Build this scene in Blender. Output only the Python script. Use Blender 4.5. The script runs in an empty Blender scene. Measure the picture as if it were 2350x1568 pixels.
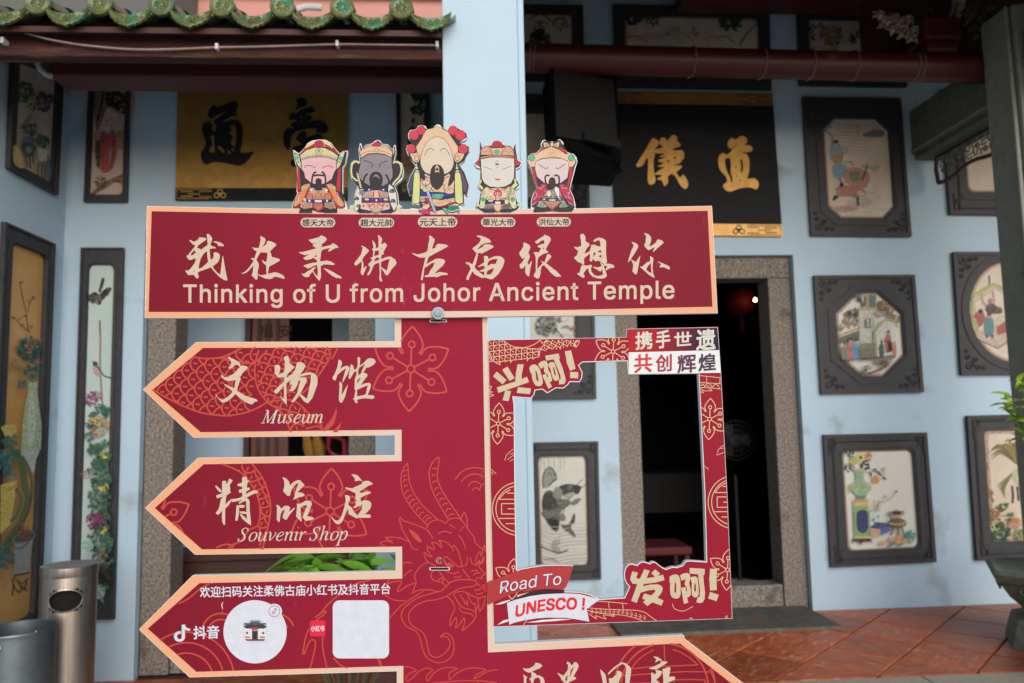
import bpy, math, random
from math import *
from mathutils import Vector
from mathutils.geometry import tessellate_polygon
random.seed(7)
scn = bpy.context.scene
COL = scn.collection

# ---------------------------------------------------------------- camera
F, PITCH, ROLL, YAW = 1820.0, .1012, -.020, .0664
CAM = Vector((0, 0, 1.6))
def _rx(a): return ((1,0,0),(0,cos(a),-sin(a)),(0,sin(a),cos(a)))
def _rz(a): return ((cos(a),-sin(a),0),(sin(a),cos(a),0),(0,0,1))
def _mm(A,B): return tuple(tuple(sum(A[i][k]*B[k][j] for k in range(3)) for j in range(3)) for i in range(3))
RM = _mm(_mm(_rz(-YAW), _rx(pi/2+PITCH)), _rz(ROLL))
from mathutils import Matrix
cd = bpy.data.cameras.new('camera'); cam = bpy.data.objects.new('camera', cd); COL.objects.link(cam)
cam.matrix_world = Matrix.Translation(CAM) @ Matrix(RM).to_4x4()
cd.sensor_width = 36; cd.lens = F/2350*36; cd.clip_end = 800; cd.clip_start = .05
cd.dof.use_dof = True; cd.dof.focus_distance = 2.02; cd.dof.aperture_fstop = 3.6
scn.camera = cam
# ---------------------------------------------------------------- world, sun, exposure
SUN_EL, SUN_AZ = radians(22), radians(164)
w = bpy.data.worlds.new('World'); scn.world = w; w.use_nodes = True
nt = w.node_tree; sky = nt.nodes.new('ShaderNodeTexSky'); sky.sky_type = 'NISHITA'
sky.sun_disc = False; sky.sun_elevation = SUN_EL; sky.sun_rotation = SUN_AZ
sky.air_density = 1.3; sky.dust_density = 1.0; sky.ozone_density = 2.0
nt.links.new(sky.outputs[0], nt.nodes['Background'].inputs[0]); nt.nodes['Background'].inputs[1].default_value = .11
sl = bpy.data.lights.new('sun', 'SUN'); sl.energy = 2.5; sl.angle = radians(56); sl.color = (1, .975, .95)
so = bpy.data.objects.new('sun', sl); COL.objects.link(so)
d = Vector((sin(SUN_AZ)*cos(SUN_EL), cos(SUN_AZ)*cos(SUN_EL), sin(SUN_EL)))
so.rotation_euler = d.to_track_quat('Z', 'Y').to_euler(); so.location = (0, -3, 12)
scn.view_settings.view_transform = 'Standard'; scn.view_settings.look = 'None'
scn.view_settings.exposure = 0.04; scn.view_settings.gamma = 1; scn.view_settings.use_curve_mapping = False
scn.render.engine = 'CYCLES'; scn.cycles.use_denoising = True; scn.cycles.max_bounces = 7

# ---------------------------------------------------------------- picture to place
def ray(u, v):
    c = ((u-1175)/F, -(v-784)/F, -1)
    return Vector(tuple(sum(RM[i][k]*c[k] for k in range(3)) for i in range(3)))
def on_floor(u, v, z=0):
    r = ray(u, v); return CAM + r*((z-CAM.z)/r.z)
def PY(Y):                                   # a plane facing the courtyard
    def f(u, v, off=0):
        r = ray(u, v); return CAM + r*((Y-off)/r.y)
    f.n = Vector((0, -1, 0)); return f
def PX(X):                                   # a plane facing +X
    def f(u, v, off=0):
        r = ray(u, v); return CAM + r*((X+off)/r.x)
    f.n = Vector((1, 0, 0)); return f
YL, YR, XW, YS = 5.437, 6.572, -2.651, 2.0
def V(x, y, o, s): return ((o[0]+x/s)/1.74298, (o[1]+y/s)/1.74298)
def P(txt):
    return [tuple(float(a) for a in q.split(',')) for q in txt.split()]

# ---------------------------------------------------------------- colours and materials
def lin(r, g, b, k=.86):
    f = lambda c: ((c/255)/12.92 if c/255 <= .04045 else ((c/255+.055)/1.055)**2.4)*k
    return (f(r), f(g), f(b), 1)
def mat(name, col, rough=.6, metal=0, var=None, nscale=8, amount=.5, bump=0, bscale=60, detail=6, spec=.5, stretch=None, rnd=0, dirt=None, rvar=0):
    m = bpy.data.materials.new(name); m.use_nodes = True; t = m.node_tree; N = t.nodes; L = t.links
    b = N['Principled BSDF']; b.inputs['Roughness'].default_value = rough; b.inputs['Metallic'].default_value = metal
    b.inputs['Specular IOR Level'].default_value = spec; b.inputs['Base Color'].default_value = col
    tc = N.new('ShaderNodeTexCoord'); mp = N.new('ShaderNodeMapping'); L.new(tc.outputs['Object'], mp.inputs[0])
    if stretch: mp.inputs['Scale'].default_value = stretch
    out = None
    if rnd:
        oi = N.new('ShaderNodeObjectInfo'); ad = N.new('ShaderNodeVectorMath'); ad.operation = 'ADD'
        ml = N.new('ShaderNodeMath'); ml.operation = 'MULTIPLY'; ml.inputs[1].default_value = 37
        L.new(oi.outputs['Random'], ml.inputs[0]); L.new(mp.outputs[0], ad.inputs[0]); L.new(ml.outputs[0], ad.inputs[1]); vec = ad.outputs[0]
    else: vec = mp.outputs[0]
    if var:
        n = N.new('ShaderNodeTexNoise'); n.inputs['Scale'].default_value = nscale; n.inputs['Detail'].default_value = detail; n.inputs['Roughness'].default_value = .65
        L.new(vec, n.inputs['Vector']); r = N.new('ShaderNodeValToRGB'); e = r.color_ramp.elements
        e[0].position = .5-.32*(1-amount)-.03; e[1].position = .5+.32*(1-amount)+.03; e[0].color = col; e[1].color = var
        L.new(n.outputs['Fac'], r.inputs[0]); out = r.outputs[0]
        if rvar:
            mr = N.new('ShaderNodeMapRange'); mr.inputs['To Min'].default_value = rough-rvar; mr.inputs['To Max'].default_value = rough+rvar
            L.new(n.outputs['Fac'], mr.inputs[0]); L.new(mr.outputs[0], b.inputs['Roughness'])
    if dirt:
        n2 = N.new('ShaderNodeTexNoise'); n2.inputs['Scale'].default_value = dirt[1]; n2.inputs['Detail'].default_value = 8
        L.new(vec, n2.inputs['Vector']); r2 = N.new('ShaderNodeValToRGB'); r2.color_ramp.elements[0].position = dirt[2]; r2.color_ramp.elements[1].position = dirt[2]+.14
        mx = N.new('ShaderNodeMix'); mx.data_type = 'RGBA'; L.new(n2.outputs['Fac'], r2.inputs[0]); L.new(r2.outputs[0], mx.inputs['Factor'])
        if out: L.new(out, mx.inputs['A'])
        else: mx.inputs['A'].default_value = col
        mx.inputs['B'].default_value = dirt[0]; out = mx.outputs['Result']
    if rnd and out:
        hs = N.new('ShaderNodeHueSaturation'); mr = N.new('ShaderNodeMapRange'); mr.inputs['To Min'].default_value = 1-rnd; mr.inputs['To Max'].default_value = 1+rnd
        L.new(oi.outputs['Random'], mr.inputs[0]); L.new(mr.outputs[0], hs.inputs['Value']); L.new(out, hs.inputs['Color']); out = hs.outputs[0]
    if out: L.new(out, b.inputs['Base Color'])
    if bump:
        nb = N.new('ShaderNodeTexNoise'); nb.inputs['Scale'].default_value = bscale; nb.inputs['Detail'].default_value = 5
        L.new(vec, nb.inputs['Vector']); bp = N.new('ShaderNodeBump'); bp.inputs['Strength'].default_value = bump; bp.inputs['Distance'].default_value = .01
        L.new(nb.outputs['Fac'], bp.inputs['Height']); L.new(bp.outputs[0], b.inputs['Normal'])
    return m
def print_mat(name, rough=.45, sat=1, thin=0):
    m = bpy.data.materials.new(name); m.use_nodes = True; t = m.node_tree; N = t.nodes; L = t.links; b = N['Principled BSDF']
    a = N.new('ShaderNodeAttribute'); a.attribute_name = 'Col'
    n = N.new('ShaderNodeTexNoise'); n.inputs['Scale'].default_value = 45; n.inputs['Detail'].default_value = 8
    tc = N.new('ShaderNodeTexCoord'); L.new(tc.outputs['Object'], n.inputs['Vector'])
    mr = N.new('ShaderNodeMapRange'); mr.inputs['To Min'].default_value = .86; mr.inputs['To Max'].default_value = 1.12; L.new(n.outputs['Fac'], mr.inputs[0])
    vm = N.new('ShaderNodeVectorMath'); vm.operation = 'SCALE'; L.new(a.outputs['Color'], vm.inputs[0]); L.new(mr.outputs[0], vm.inputs['Scale'])
    hs = N.new('ShaderNodeHueSaturation'); hs.inputs['Saturation'].default_value = sat; L.new(vm.outputs[0], hs.inputs['Color']); L.new(hs.outputs[0], b.inputs['Base Color']); b.inputs['Roughness'].default_value = rough; b.inputs['Specular IOR Level'].default_value = .2
    if thin:                                     # paint laid on thinly, the ground shows through the brush marks
        n2 = N.new('ShaderNodeTexNoise'); n2.inputs['Scale'].default_value = 75; n2.inputs['Detail'].default_value = 9; n2.inputs['Roughness'].default_value = .7; L.new(tc.outputs['Object'], n2.inputs['Vector'])
        r2 = N.new('ShaderNodeMapRange'); r2.inputs['From Min'].default_value = .36; r2.inputs['From Max'].default_value = .56; r2.inputs['To Min'].default_value = 1-thin; L.new(n2.outputs['Fac'], r2.inputs[0]); L.new(r2.outputs[0], b.inputs['Alpha'])
    return m
def side_fade(name, centre, edge, x0, half, weave=.06):     # colour that shifts from the middle of the board to its ends
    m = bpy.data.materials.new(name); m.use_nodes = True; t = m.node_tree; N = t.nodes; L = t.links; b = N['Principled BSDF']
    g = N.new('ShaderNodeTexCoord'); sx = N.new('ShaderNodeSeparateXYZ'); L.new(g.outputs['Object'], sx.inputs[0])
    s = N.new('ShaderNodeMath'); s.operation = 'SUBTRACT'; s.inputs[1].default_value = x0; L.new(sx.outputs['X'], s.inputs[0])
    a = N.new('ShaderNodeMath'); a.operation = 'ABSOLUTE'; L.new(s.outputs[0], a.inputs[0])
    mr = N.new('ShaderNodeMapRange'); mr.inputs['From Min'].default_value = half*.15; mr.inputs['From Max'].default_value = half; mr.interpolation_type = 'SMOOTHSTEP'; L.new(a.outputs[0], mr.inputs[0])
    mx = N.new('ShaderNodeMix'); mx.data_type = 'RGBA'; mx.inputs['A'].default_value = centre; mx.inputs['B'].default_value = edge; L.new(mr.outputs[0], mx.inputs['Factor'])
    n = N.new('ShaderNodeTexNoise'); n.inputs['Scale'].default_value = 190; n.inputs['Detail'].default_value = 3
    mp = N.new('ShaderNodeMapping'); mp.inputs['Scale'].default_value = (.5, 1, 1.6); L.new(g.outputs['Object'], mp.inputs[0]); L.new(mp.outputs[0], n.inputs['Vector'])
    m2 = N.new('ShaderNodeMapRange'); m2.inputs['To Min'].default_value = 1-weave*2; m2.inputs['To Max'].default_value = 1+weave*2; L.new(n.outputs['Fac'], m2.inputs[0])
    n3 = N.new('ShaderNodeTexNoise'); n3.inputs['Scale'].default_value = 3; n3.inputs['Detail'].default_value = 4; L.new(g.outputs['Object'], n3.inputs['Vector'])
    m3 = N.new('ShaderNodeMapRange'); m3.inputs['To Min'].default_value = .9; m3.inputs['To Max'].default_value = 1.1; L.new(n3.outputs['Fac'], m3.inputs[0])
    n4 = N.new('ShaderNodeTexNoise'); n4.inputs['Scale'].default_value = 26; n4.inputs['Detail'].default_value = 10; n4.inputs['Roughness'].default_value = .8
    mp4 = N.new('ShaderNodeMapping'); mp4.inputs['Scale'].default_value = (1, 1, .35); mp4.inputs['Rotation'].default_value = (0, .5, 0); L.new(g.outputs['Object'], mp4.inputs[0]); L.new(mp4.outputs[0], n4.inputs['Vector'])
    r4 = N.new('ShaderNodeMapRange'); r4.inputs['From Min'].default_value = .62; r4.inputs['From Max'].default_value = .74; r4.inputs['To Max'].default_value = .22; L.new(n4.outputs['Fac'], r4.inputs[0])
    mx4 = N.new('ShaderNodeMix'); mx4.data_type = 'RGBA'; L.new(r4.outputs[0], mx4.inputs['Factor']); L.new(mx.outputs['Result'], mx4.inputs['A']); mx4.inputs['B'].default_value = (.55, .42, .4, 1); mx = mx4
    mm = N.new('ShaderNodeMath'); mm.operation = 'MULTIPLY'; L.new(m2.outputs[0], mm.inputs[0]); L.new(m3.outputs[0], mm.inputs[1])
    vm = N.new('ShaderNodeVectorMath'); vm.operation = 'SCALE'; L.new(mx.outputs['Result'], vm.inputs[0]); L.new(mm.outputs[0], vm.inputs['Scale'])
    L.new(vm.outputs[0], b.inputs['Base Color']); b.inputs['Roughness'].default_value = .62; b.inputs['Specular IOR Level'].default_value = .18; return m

M = {}
M['wall'] = mat('pale_blue_paint', lin(186,208,224,.93), .75, var=lin(177,201,218,.93), nscale=2.5, amount=.1, bump=.2, bscale=14, dirt=(lin(150,164,168,.85), 2.3, .6))
M['pillar'] = mat('pillar_paint', lin(194,216,230,.9), .7, var=lin(186,210,226,.9), nscale=3, amount=.2, bump=.12, bscale=20)
M['granite'] = mat('granite', lin(70,64,60), .8, var=lin(172,158,146), nscale=62, amount=.62, bump=.7, bscale=70, detail=10, dirt=(lin(84,70,58), 3.5, .62))
M['slab'] = mat('grey_slab', lin(92,94,92), .75, var=lin(120,120,114), nscale=30, amount=.3, bump=.3, bscale=60)
M['kerb'] = mat('kerb_granite', lin(170,152,130), .85, var=lin(190,180,165), nscale=60, amount=.3, bump=.4, bscale=80, dirt=(lin(110,96,84), 5, .6))
M['grout'] = mat('grout', lin(96,56,60), .85, var=lin(70,40,44), nscale=8, bump=.3)
M['tile'] = mat('terracotta', lin(150,60,40), .42, var=lin(216,116,66), nscale=6, amount=.35, bump=.5, bscale=22, rnd=.22, dirt=(lin(196,158,124), 12, .57), stretch=(1,2.4,1), rvar=.2)
M['slate'] = mat('carved_slate', lin(42,43,47), .58, var=lin(60,58,62), nscale=14, amount=.2, bump=.4, bscale=45, dirt=(lin(72,62,54), 4, .66))
M['gold'] = mat('gold_leaf', lin(196,152,82,1), .42, .5, var=lin(160,116,54,1), nscale=14, amount=.2, bump=.25, bscale=14)
M['black_granite'] = mat('black_granite', lin(15,17,20), .6, var=lin(44,46,50), nscale=40, amount=.0, bump=.2, bscale=40, spec=.15)
M['wood'] = mat('old_red_wood', lin(34,15,12), .85, var=lin(96,44,32), nscale=9, amount=.4, bump=.9, bscale=26, stretch=(.45,4,4), dirt=(lin(110,90,78), 6, .6))
M['wood_dark'] = mat('dark_wood', lin(52,24,20), .6, var=lin(80,38,30), nscale=3, amount=.2, bump=.3, bscale=16, stretch=(.5,5,5))
M['pipe'] = mat('red_lacquer', lin(88,26,22), .45, var=lin(68,20,18), nscale=3, amount=.2, bump=.08, bscale=10, dirt=(lin(150,96,80), 2.2, .68))
M['rattan'] = mat('rattan', lin(132,108,80), .7, var=lin(96,78,58), nscale=30)
M['glaze'] = mat('green_glaze', lin(50,96,62), .22, var=lin(96,116,66), nscale=22, amount=.3, bump=.35, bscale=40, rnd=.15, dirt=(lin(60,150,130), 9, .58), spec=.7)
M['glaze2'] = mat('olive_glaze', lin(60,92,54), .3, var=lin(134,130,76), nscale=30, amount=.3, bump=.5, bscale=55, rnd=.15, dirt=(lin(60,134,104), 14, .54), spec=.6)
M['stone'] = mat('green_grey_stone', lin(132,134,126), .7, var=lin(158,158,146), nscale=10, amount=.3, bump=.35, bscale=50, dirt=(lin(104,108,94), 3, .6))
M['stone_dark'] = mat('dark_carved_stone', lin(84,92,82), .7, var=lin(118,124,108), nscale=14, amount=.3, bump=.5, bscale=40)
M['steel'] = mat('brushed_steel', lin(236,220,206,.95), .38, 1, var=lin(160,150,145), nscale=4, amount=.2, bump=.05, bscale=60, stretch=(20,20,.4), rvar=.08)
M['galv'] = mat('galvanised_steel', lin(150,160,166), .42, .9, var=lin(120,130,138), nscale=9, amount=.3, bump=.06, bscale=30, rvar=.1)
M['black'] = mat('black_paint', lin(3,3,4), .7, var=lin(6,6,7), spec=.1, nscale=20)
M['void'] = mat('shade_black', lin(8,6,6), .9, var=lin(14,10,10), nscale=3)  # interior shade put into a near-black base colour
M['foam'] = mat('white_foam_edge', lin(240,240,238,.9), .7, var=lin(226,226,224,.9), nscale=40, bump=.2, bscale=200)
M['white'] = mat('white_plastic', lin(225,225,222), .5, var=lin(205,205,202), nscale=6)
M['pink'] = mat('pink_render', lin(222,160,150), .8, var=lin(212,150,142), nscale=.6)
M['leaf'] = mat('leaf', lin(70,130,34), .42, var=lin(120,170,50), nscale=9, amount=.3, rnd=.25, spec=.5)
M['leaf_y'] = mat('young_leaf', lin(150,190,50), .42, var=lin(190,215,80), nscale=20, amount=.3, rnd=.2)
M['stem'] = mat('stem', lin(110,96,74), .7, var=lin(90,76,56), nscale=20)
M['red'] = mat('red_cloth', lin(150,24,34), .6, var=lin(120,18,26), nscale=7)
M['print'] = print_mat('printed_colour')
M['glazepaint'] = print_mat('painted_ceramic', .3, .85, .65)
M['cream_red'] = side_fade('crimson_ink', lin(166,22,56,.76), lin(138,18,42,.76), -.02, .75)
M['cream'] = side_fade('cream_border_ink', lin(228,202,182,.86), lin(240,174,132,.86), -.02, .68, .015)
M['deepred'] = side_fade('frame_crimson_ink', lin(164,20,50,.80), lin(160,20,46,.80), .3, .6)
M['plum'] = side_fade('red_to_plum_ink', lin(190,32,40,.8), lin(58,28,62,.8), .42, .22, .03)
M['court'] = mat('courtyard_paving', lin(196,192,186), .85, var=lin(182,176,168), nscale=1.2, amount=.3, bump=.2)
em = bpy.data.materials.new('lamp_glow'); em.use_nodes = True; b = em.node_tree.nodes['Principled BSDF']
b.inputs['Emission Color'].default_value = (1, .55, .2, 1); b.inputs['Emission Strength'].default_value = 40; M['glow'] = em

# ---------------------------------------------------------------- mesh building
ORG = {}
class MB:
    def __init__(s): s.v = []; s.f = []; s.c = []; s.has = False
    def add(s, vs, fs, col=None):
        n = len(s.v); s.v += [tuple(a) for a in vs]
        for f in fs: s.f.append(tuple(i+n for i in f)); s.c.append(col or (1,1,1,1))
        if col: s.has = True
        return s
    def box(s, x0, x1, y0, y1, z0, z1):
        return s.add([(x0,y0,z0),(x1,y0,z0),(x1,y1,z0),(x0,y1,z0),(x0,y0,z1),(x1,y0,z1),(x1,y1,z1),(x0,y1,z1)],
                     [(0,3,2,1),(4,5,6,7),(0,1,5,4),(1,2,6,5),(2,3,7,6),(3,0,4,7)])
    def tube(s, pts, r, n=8, cap=True):
        pts = [Vector(p) for p in pts]; rr = r if isinstance(r, (list, tuple)) else [r]*len(pts)
        rings = []
        for i, p in enumerate(pts):
            t = (pts[min(i+1, len(pts)-1)]-pts[max(i-1, 0)]).normalized()
            a = t.orthogonal().normalized() if i == 0 else (pa - t*pa.dot(t)).normalized()
            pa = a; b2 = t.cross(a)
            rings.append([p+(a*cos(2*pi*k/n)+b2*sin(2*pi*k/n))*rr[i] for k in range(n)])
        vs = [q for g in rings for q in g]; fs = []
        for i in range(len(pts)-1):
            for k in range(n): fs.append((i*n+k, i*n+(k+1)%n, (i+1)*n+(k+1)%n, (i+1)*n+k))
        if cap: fs += [tuple(reversed(range(n))), tuple(range((len(pts)-1)*n, len(pts)*n))]
        return s.add(vs, fs)
    def lathe(s, prof, n=32, c=(0,0,0), cap=False):
        vs = [(c[0]+r*cos(2*pi*k/n), c[1]+r*sin(2*pi*k/n), c[2]+z) for r, z in prof for k in range(n)]
        fs = [(i*n+k, i*n+(k+1)%n, (i+1)*n+(k+1)%n, (i+1)*n+k) for i in range(len(prof)-1) for k in range(n)]
        if cap: fs += [tuple(reversed(range(n))), tuple(range((len(prof)-1)*n, len(prof)*n))]
        return s.add(vs, fs)
    def plate(s, pl, outer, holes=(), off=0, th=.01):       # traced outline given its own thickness, square to its plane
        loops = [outer]+list(holes); flat = [q for l in loops for q in l]
        tris = tessellate_polygon([[Vector((q[0], q[1], 0)) for q in l] for l in loops])
        fr = [pl(q[0], q[1], off) for q in flat]; bk = [p-pl.n*th for p in fr]; n = len(fr)
        s.add(fr+bk, [tuple(t) for t in tris]+[tuple(i+n for i in reversed(t)) for t in tris])
        vs = fr+bk; fs = []; st = 0
        for l in loops:
            m = len(l)
            for i in range(m): a = st+i; b_ = st+(i+1) % m; fs.append((a, b_, b_+n, a+n))
            st += m
        return s.add(vs, fs)
def thing(name, label=None, cat=None, loc=(0,0,0), group=None, kind=None):
    o = bpy.data.objects.new(name, None); o.empty_display_size = .1; COL.objects.link(o); o.location = loc
    ORG[o.name] = Vector(loc)
    if label: o['label'] = label
    if cat: o['category'] = cat
    if group: o['group'] = group
    if kind: o['kind'] = kind
    return o
def obj(name, mb, m, parent=None, label=None, smooth=False, loc=None, bevel=0):
    org = ORG[parent.name] if parent else Vector(loc or (0,0,0))
    me = bpy.data.meshes.new(name); me.from_pydata([(a[0]-org.x, a[1]-org.y, a[2]-org.z) for a in mb.v], [], mb.f)
    if mb.has:
        ca = me.color_attributes.new('Col', 'FLOAT_COLOR', 'CORNER'); k = 0; buf = []
        for p, c in zip(me.polygons, mb.c): buf += list(c)*p.loop_total
        ca.data.foreach_set('color', buf)
    me.materials.append(m); 
    if smooth:
        for p in me.polygons: p.use_smooth = True
        me.set_sharp_from_angle(angle=radians(40)) if hasattr(me, 'set_sharp_from_angle') else None
    me.update(); o = bpy.data.objects.new(name, me); COL.objects.link(o)
    if parent: o.parent = parent
    else: o.location = org
    ORG[o.name] = org
    if label: o['label'] = label
    if bevel:
        bv = o.modifiers.new('edge', 'BEVEL'); bv.width = bevel; bv.segments = 2; bv.limit_method = 'ANGLE'
    return o
def top(name, mb, m, label, cat, group=None, kind=None, base=None, **k):
    if base is None:
        xs = [a[0] for a in mb.v]; ys = [a[1] for a in mb.v]; zs = [a[2] for a in mb.v]
        base = ((min(xs)+max(xs))/2, (min(ys)+max(ys))/2, min(zs))
    o = obj(name, mb, m, loc=base, **k)
    if kind: o['kind'] = kind
    else: o['label'] = label; o['category'] = cat
    if group: o['group'] = group
    return o
def inst(src, loc, parent=None, name=None, rot=None):
    o = src.copy(); COL.objects.link(o); o.parent = parent; o.location = loc
    if rot is not None: o.rotation_euler = rot
    return o

# ---------------------------------------------------------------- flat print
def cat_rom(pts, n=6, closed=False):
    if len(pts) < 3: return pts
    out = []; m = len(pts)
    rng = range(m) if closed else range(m-1)
    for i in rng:
        g = (lambda j: pts[j % m]) if closed else (lambda j: pts[max(0, min(m-1, j))])
        p0, p1, p2, p3 = g(i-1), g(i), g(i+1), g(i+2)
        for k in range(n):
            t = k/n
            out.append(tuple(.5*((2*b)+(-a+c)*t+(2*a-5*b+4*c-d)*t*t+(-a+3*b-3*c+d)*t**3) for a, b, c, d in zip(p0, p1, p2, p3)))
    if not closed: out.append(pts[-1])
    return out
def inside(p, poly):
    x, y = p[0], p[1]; r = False; j = len(poly)-1
    for i in range(len(poly)):
        xi, yi = poly[i][0], poly[i][1]; xj, yj = poly[j][0], poly[j][1]
        if (yi > y) != (yj > y) and x < (xj-xi)*(y-yi)/(yj-yi)+xi: r = not r
        j = i
    return r
class Print:
    def __init__(s, pl, off, step=.00005, T=None, clip=None, avoid=()):
        s.pl = pl; s.off = off; s.step = step; s.L = 0; s.mb = MB(); s.T = T or (lambda x, y: (x, y)); s.clip = clip; s.k = 1; s.avoid = avoid; s.cyc = 10**9
    def frame(s, o, sc): s.T = lambda x, y: V(x, y, o, sc); s.k = 1/(sc*1.74298); return s
    def ok(s, q):
        return (not s.clip or inside(q, s.clip)) and not any(inside(q, a) for a in s.avoid)
    def faces(s, pts, fs, col):
        s.L += 1; s.mb.add([s.pl(q[0], q[1], s.off+(s.L % s.cyc)*s.step) for q in pts], fs, col)
    def poly(s, pts, col, holes=()):
        if isinstance(pts, str): pts = P(pts)
        holes = [P(h) if isinstance(h, str) else h for h in holes]
        loops = [[s.T(*q[:2]) for q in l] for l in [pts]+list(holes)]
        tris = tessellate_polygon([[Vector((q[0], q[1], 0)) for q in l] for l in loops])
        s.faces([q for l in loops for q in l], [tuple(t) for t in tris], col); return s
    def blob(s, pts, col, n=4):
        if isinstance(pts, str): pts = P(pts)
        return s.poly(cat_rom(pts, n, True), col)
    def ell(s, x, y, rx, ry, col, rot=0, n=20):
        return s.poly([(x+rx*cos(a)*cos(rot)-ry*sin(a)*sin(rot), y+rx*cos(a)*sin(rot)+ry*sin(a)*cos(rot)) for a in [2*pi*k/n for k in range(n)]], col)
    def stroke(s, pts, col, w=None, sm=5, closed=False, raw=False):
        if isinstance(pts, str): pts = P(pts)
        if w is not None: pts = [(p[0], p[1], w) for p in pts]
        if sm and len(pts) > 2: pts = cat_rom(pts, sm, closed)
        elif s.clip or s.avoid:
            o_ = []
            for a_, b_ in zip(pts, pts[1:]):
                m_ = max(1, int(hypot(b_[0]-a_[0], b_[1]-a_[1])*s.k/w/1.0*(w or 1)/3)) if w else max(1, int(hypot(b_[0]-a_[0], b_[1]-a_[1])*s.k/3))
                o_ += [tuple(x+(y-x)*i/m_ for x, y in zip(a_, b_)) for i in range(m_)]
            pts = o_+[pts[-1]]
        if closed: pts = pts+[pts[0]]
        q = [s.T(p[0], p[1]) for p in pts]; ws = [p[2]*s.k/2 for p in pts]; vs = []
        for i in range(len(q)):
            a, b2 = q[max(0, i-1)], q[min(len(q)-1, i+1)]; dx, dy = b2[0]-a[0], b2[1]-a[1]; l = hypot(dx, dy) or 1
            nx, ny = -dy/l*ws[i], dx/l*ws[i]; vs += [(q[i][0]+nx, q[i][1]+ny), (q[i][0]-nx, q[i][1]-ny)]
        fs = [(2*i, 2*i+1, 2*i+3, 2*i+2) for i in range(len(q)-1) if s.ok(((q[i][0]+q[i+1][0])/2, (q[i][1]+q[i+1][1])/2))]
        if fs: s.faces(vs, fs, col)
        return s
    def ring(s, x, y, r, w, col, a0=0, a1=360, n=28):
        pts = [(x+r*cos(radians(a0+(a1-a0)*k/n)), y+r*sin(radians(a0+(a1-a0)*k/n)), w) for k in range(n+1)]
        return s.stroke(pts, col, sm=0)
    def build(s, name, m, parent, label=None): return obj(name, s.mb, m, parent, label)

_tc = {}
import os
def _font(kind):
    if kind in _tc: return _tc[kind]
    f = None
    if kind == 'sans':
        try: f = bpy.data.fonts.load(os.path.join(bpy.utils.system_resource('DATAFILES', path='fonts'), 'Inter.woff2'))
        except Exception: f = None
    _tc[kind] = f; return f
def glyphs(txt, bold=0, kind=None, spacing=1, shear=0):
    c = bpy.data.curves.new('t', 'FONT'); c.body = txt; c.size = 1; c.offset = bold; c.resolution_u = 3; c.space_character = spacing; c.shear = shear
    f = _font(kind) if kind else None
    if f: c.font = f
    o = bpy.data.objects.new('t', c); COL.objects.link(o); bpy.context.view_layer.update()
    e = o.evaluated_get(bpy.context.evaluated_depsgraph_get()); me = bpy.data.meshes.new_from_object(e)
    vs = [(a.co.x, a.co.y) for a in me.vertices]; fs = [tuple(p.vertices) for p in me.polygons]
    bpy.data.objects.remove(o); bpy.data.curves.remove(c); bpy.data.meshes.remove(me)
    return vs, fs
def interp(tab, u):
    for (a, b2), (c, d2) in zip(tab, tab[1:]):
        if u <= c or (c, d2) == tab[-1]: return b2+(d2-b2)*(u-a)/(c-a)
_ch = {}
def text(pr, txt, base, x0, x1, h, col, bold=0, kind=None, spacing=1, lean=0, shear=0, ref=None):
    if ref == 'cap':
        if (kind, bold) not in _ch: g_ = glyphs('T', 0, kind)[0]; _ch[(kind, bold)] = (min(q[1] for q in g_), max(q[1] for q in g_))
        ref = _ch[(kind, bold)]
    vs, fs = glyphs(txt, 0, kind, spacing, shear)
    if not vs: return
    if kind == 'sans' and 'k' in txt and _font(kind):      # the k of this face fills badly: lay it out again
        kv = glyphs('k', 0, kind)[0]; best = None
        tops = [q for q in vs if abs(q[1]-kv[9][1]) < 1e-3]
        for t_ in tops:
            ox_ = t_[0]-kv[9][0]
            if all(any(abs(x-ox_-kx_) < 2e-3 and abs(y-ky_) < 2e-3 for x, y in vs) for kx_, ky_ in kv): best = ox_
        ox = best if best is not None else -99
        isk = [ox+.03 < x < ox+.39 for x, y in vs]
        if best is not None: fs = [f for f in fs if not all(isk[i] for i in f)]
        else: ox = -99
        for q in ([(.0526,0),(.1137,0),(.1137,.5087),(.0526,.5087)], [(.11,.2117),(.11,.1366),(.1772,.1994),(.184,.1994),(.3602,.3793),(.2844,.3793),(.1205,.2117)], [(.294,0),(.3721,0),(.1912,.2287),(.1478,.1857)]):
            if ox == -99: break
            n_ = len(vs); vs += [(x+ox, y) for x, y in q]; fs += [tuple(n_+i for i in t) for t in tessellate_polygon([[Vector((x, y, 0)) for x, y in q]])]
    a = min(p[0] for p in vs); b2 = max(p[0] for p in vs); y0 = 0 if ref is None else ref[0]; yh = (max(p[1] for p in vs) if ref is None else ref[1])-y0
    for sx, sy in (((-1,-1),(1,-1),(-1,1),(1,1),(0,0)) if bold else ((0,0),)):
        out = []
        for x, y in vs:
            x, y = x+sx*bold*.8, y+sy*bold*.8
            u = x0+(x-a)/(b2-a)*(x1-x0); yy = (y-y0)/yh*h; out.append((u+yy*lean, interp(base, u)-yy))
        pr.faces(out, fs, col)
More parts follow.
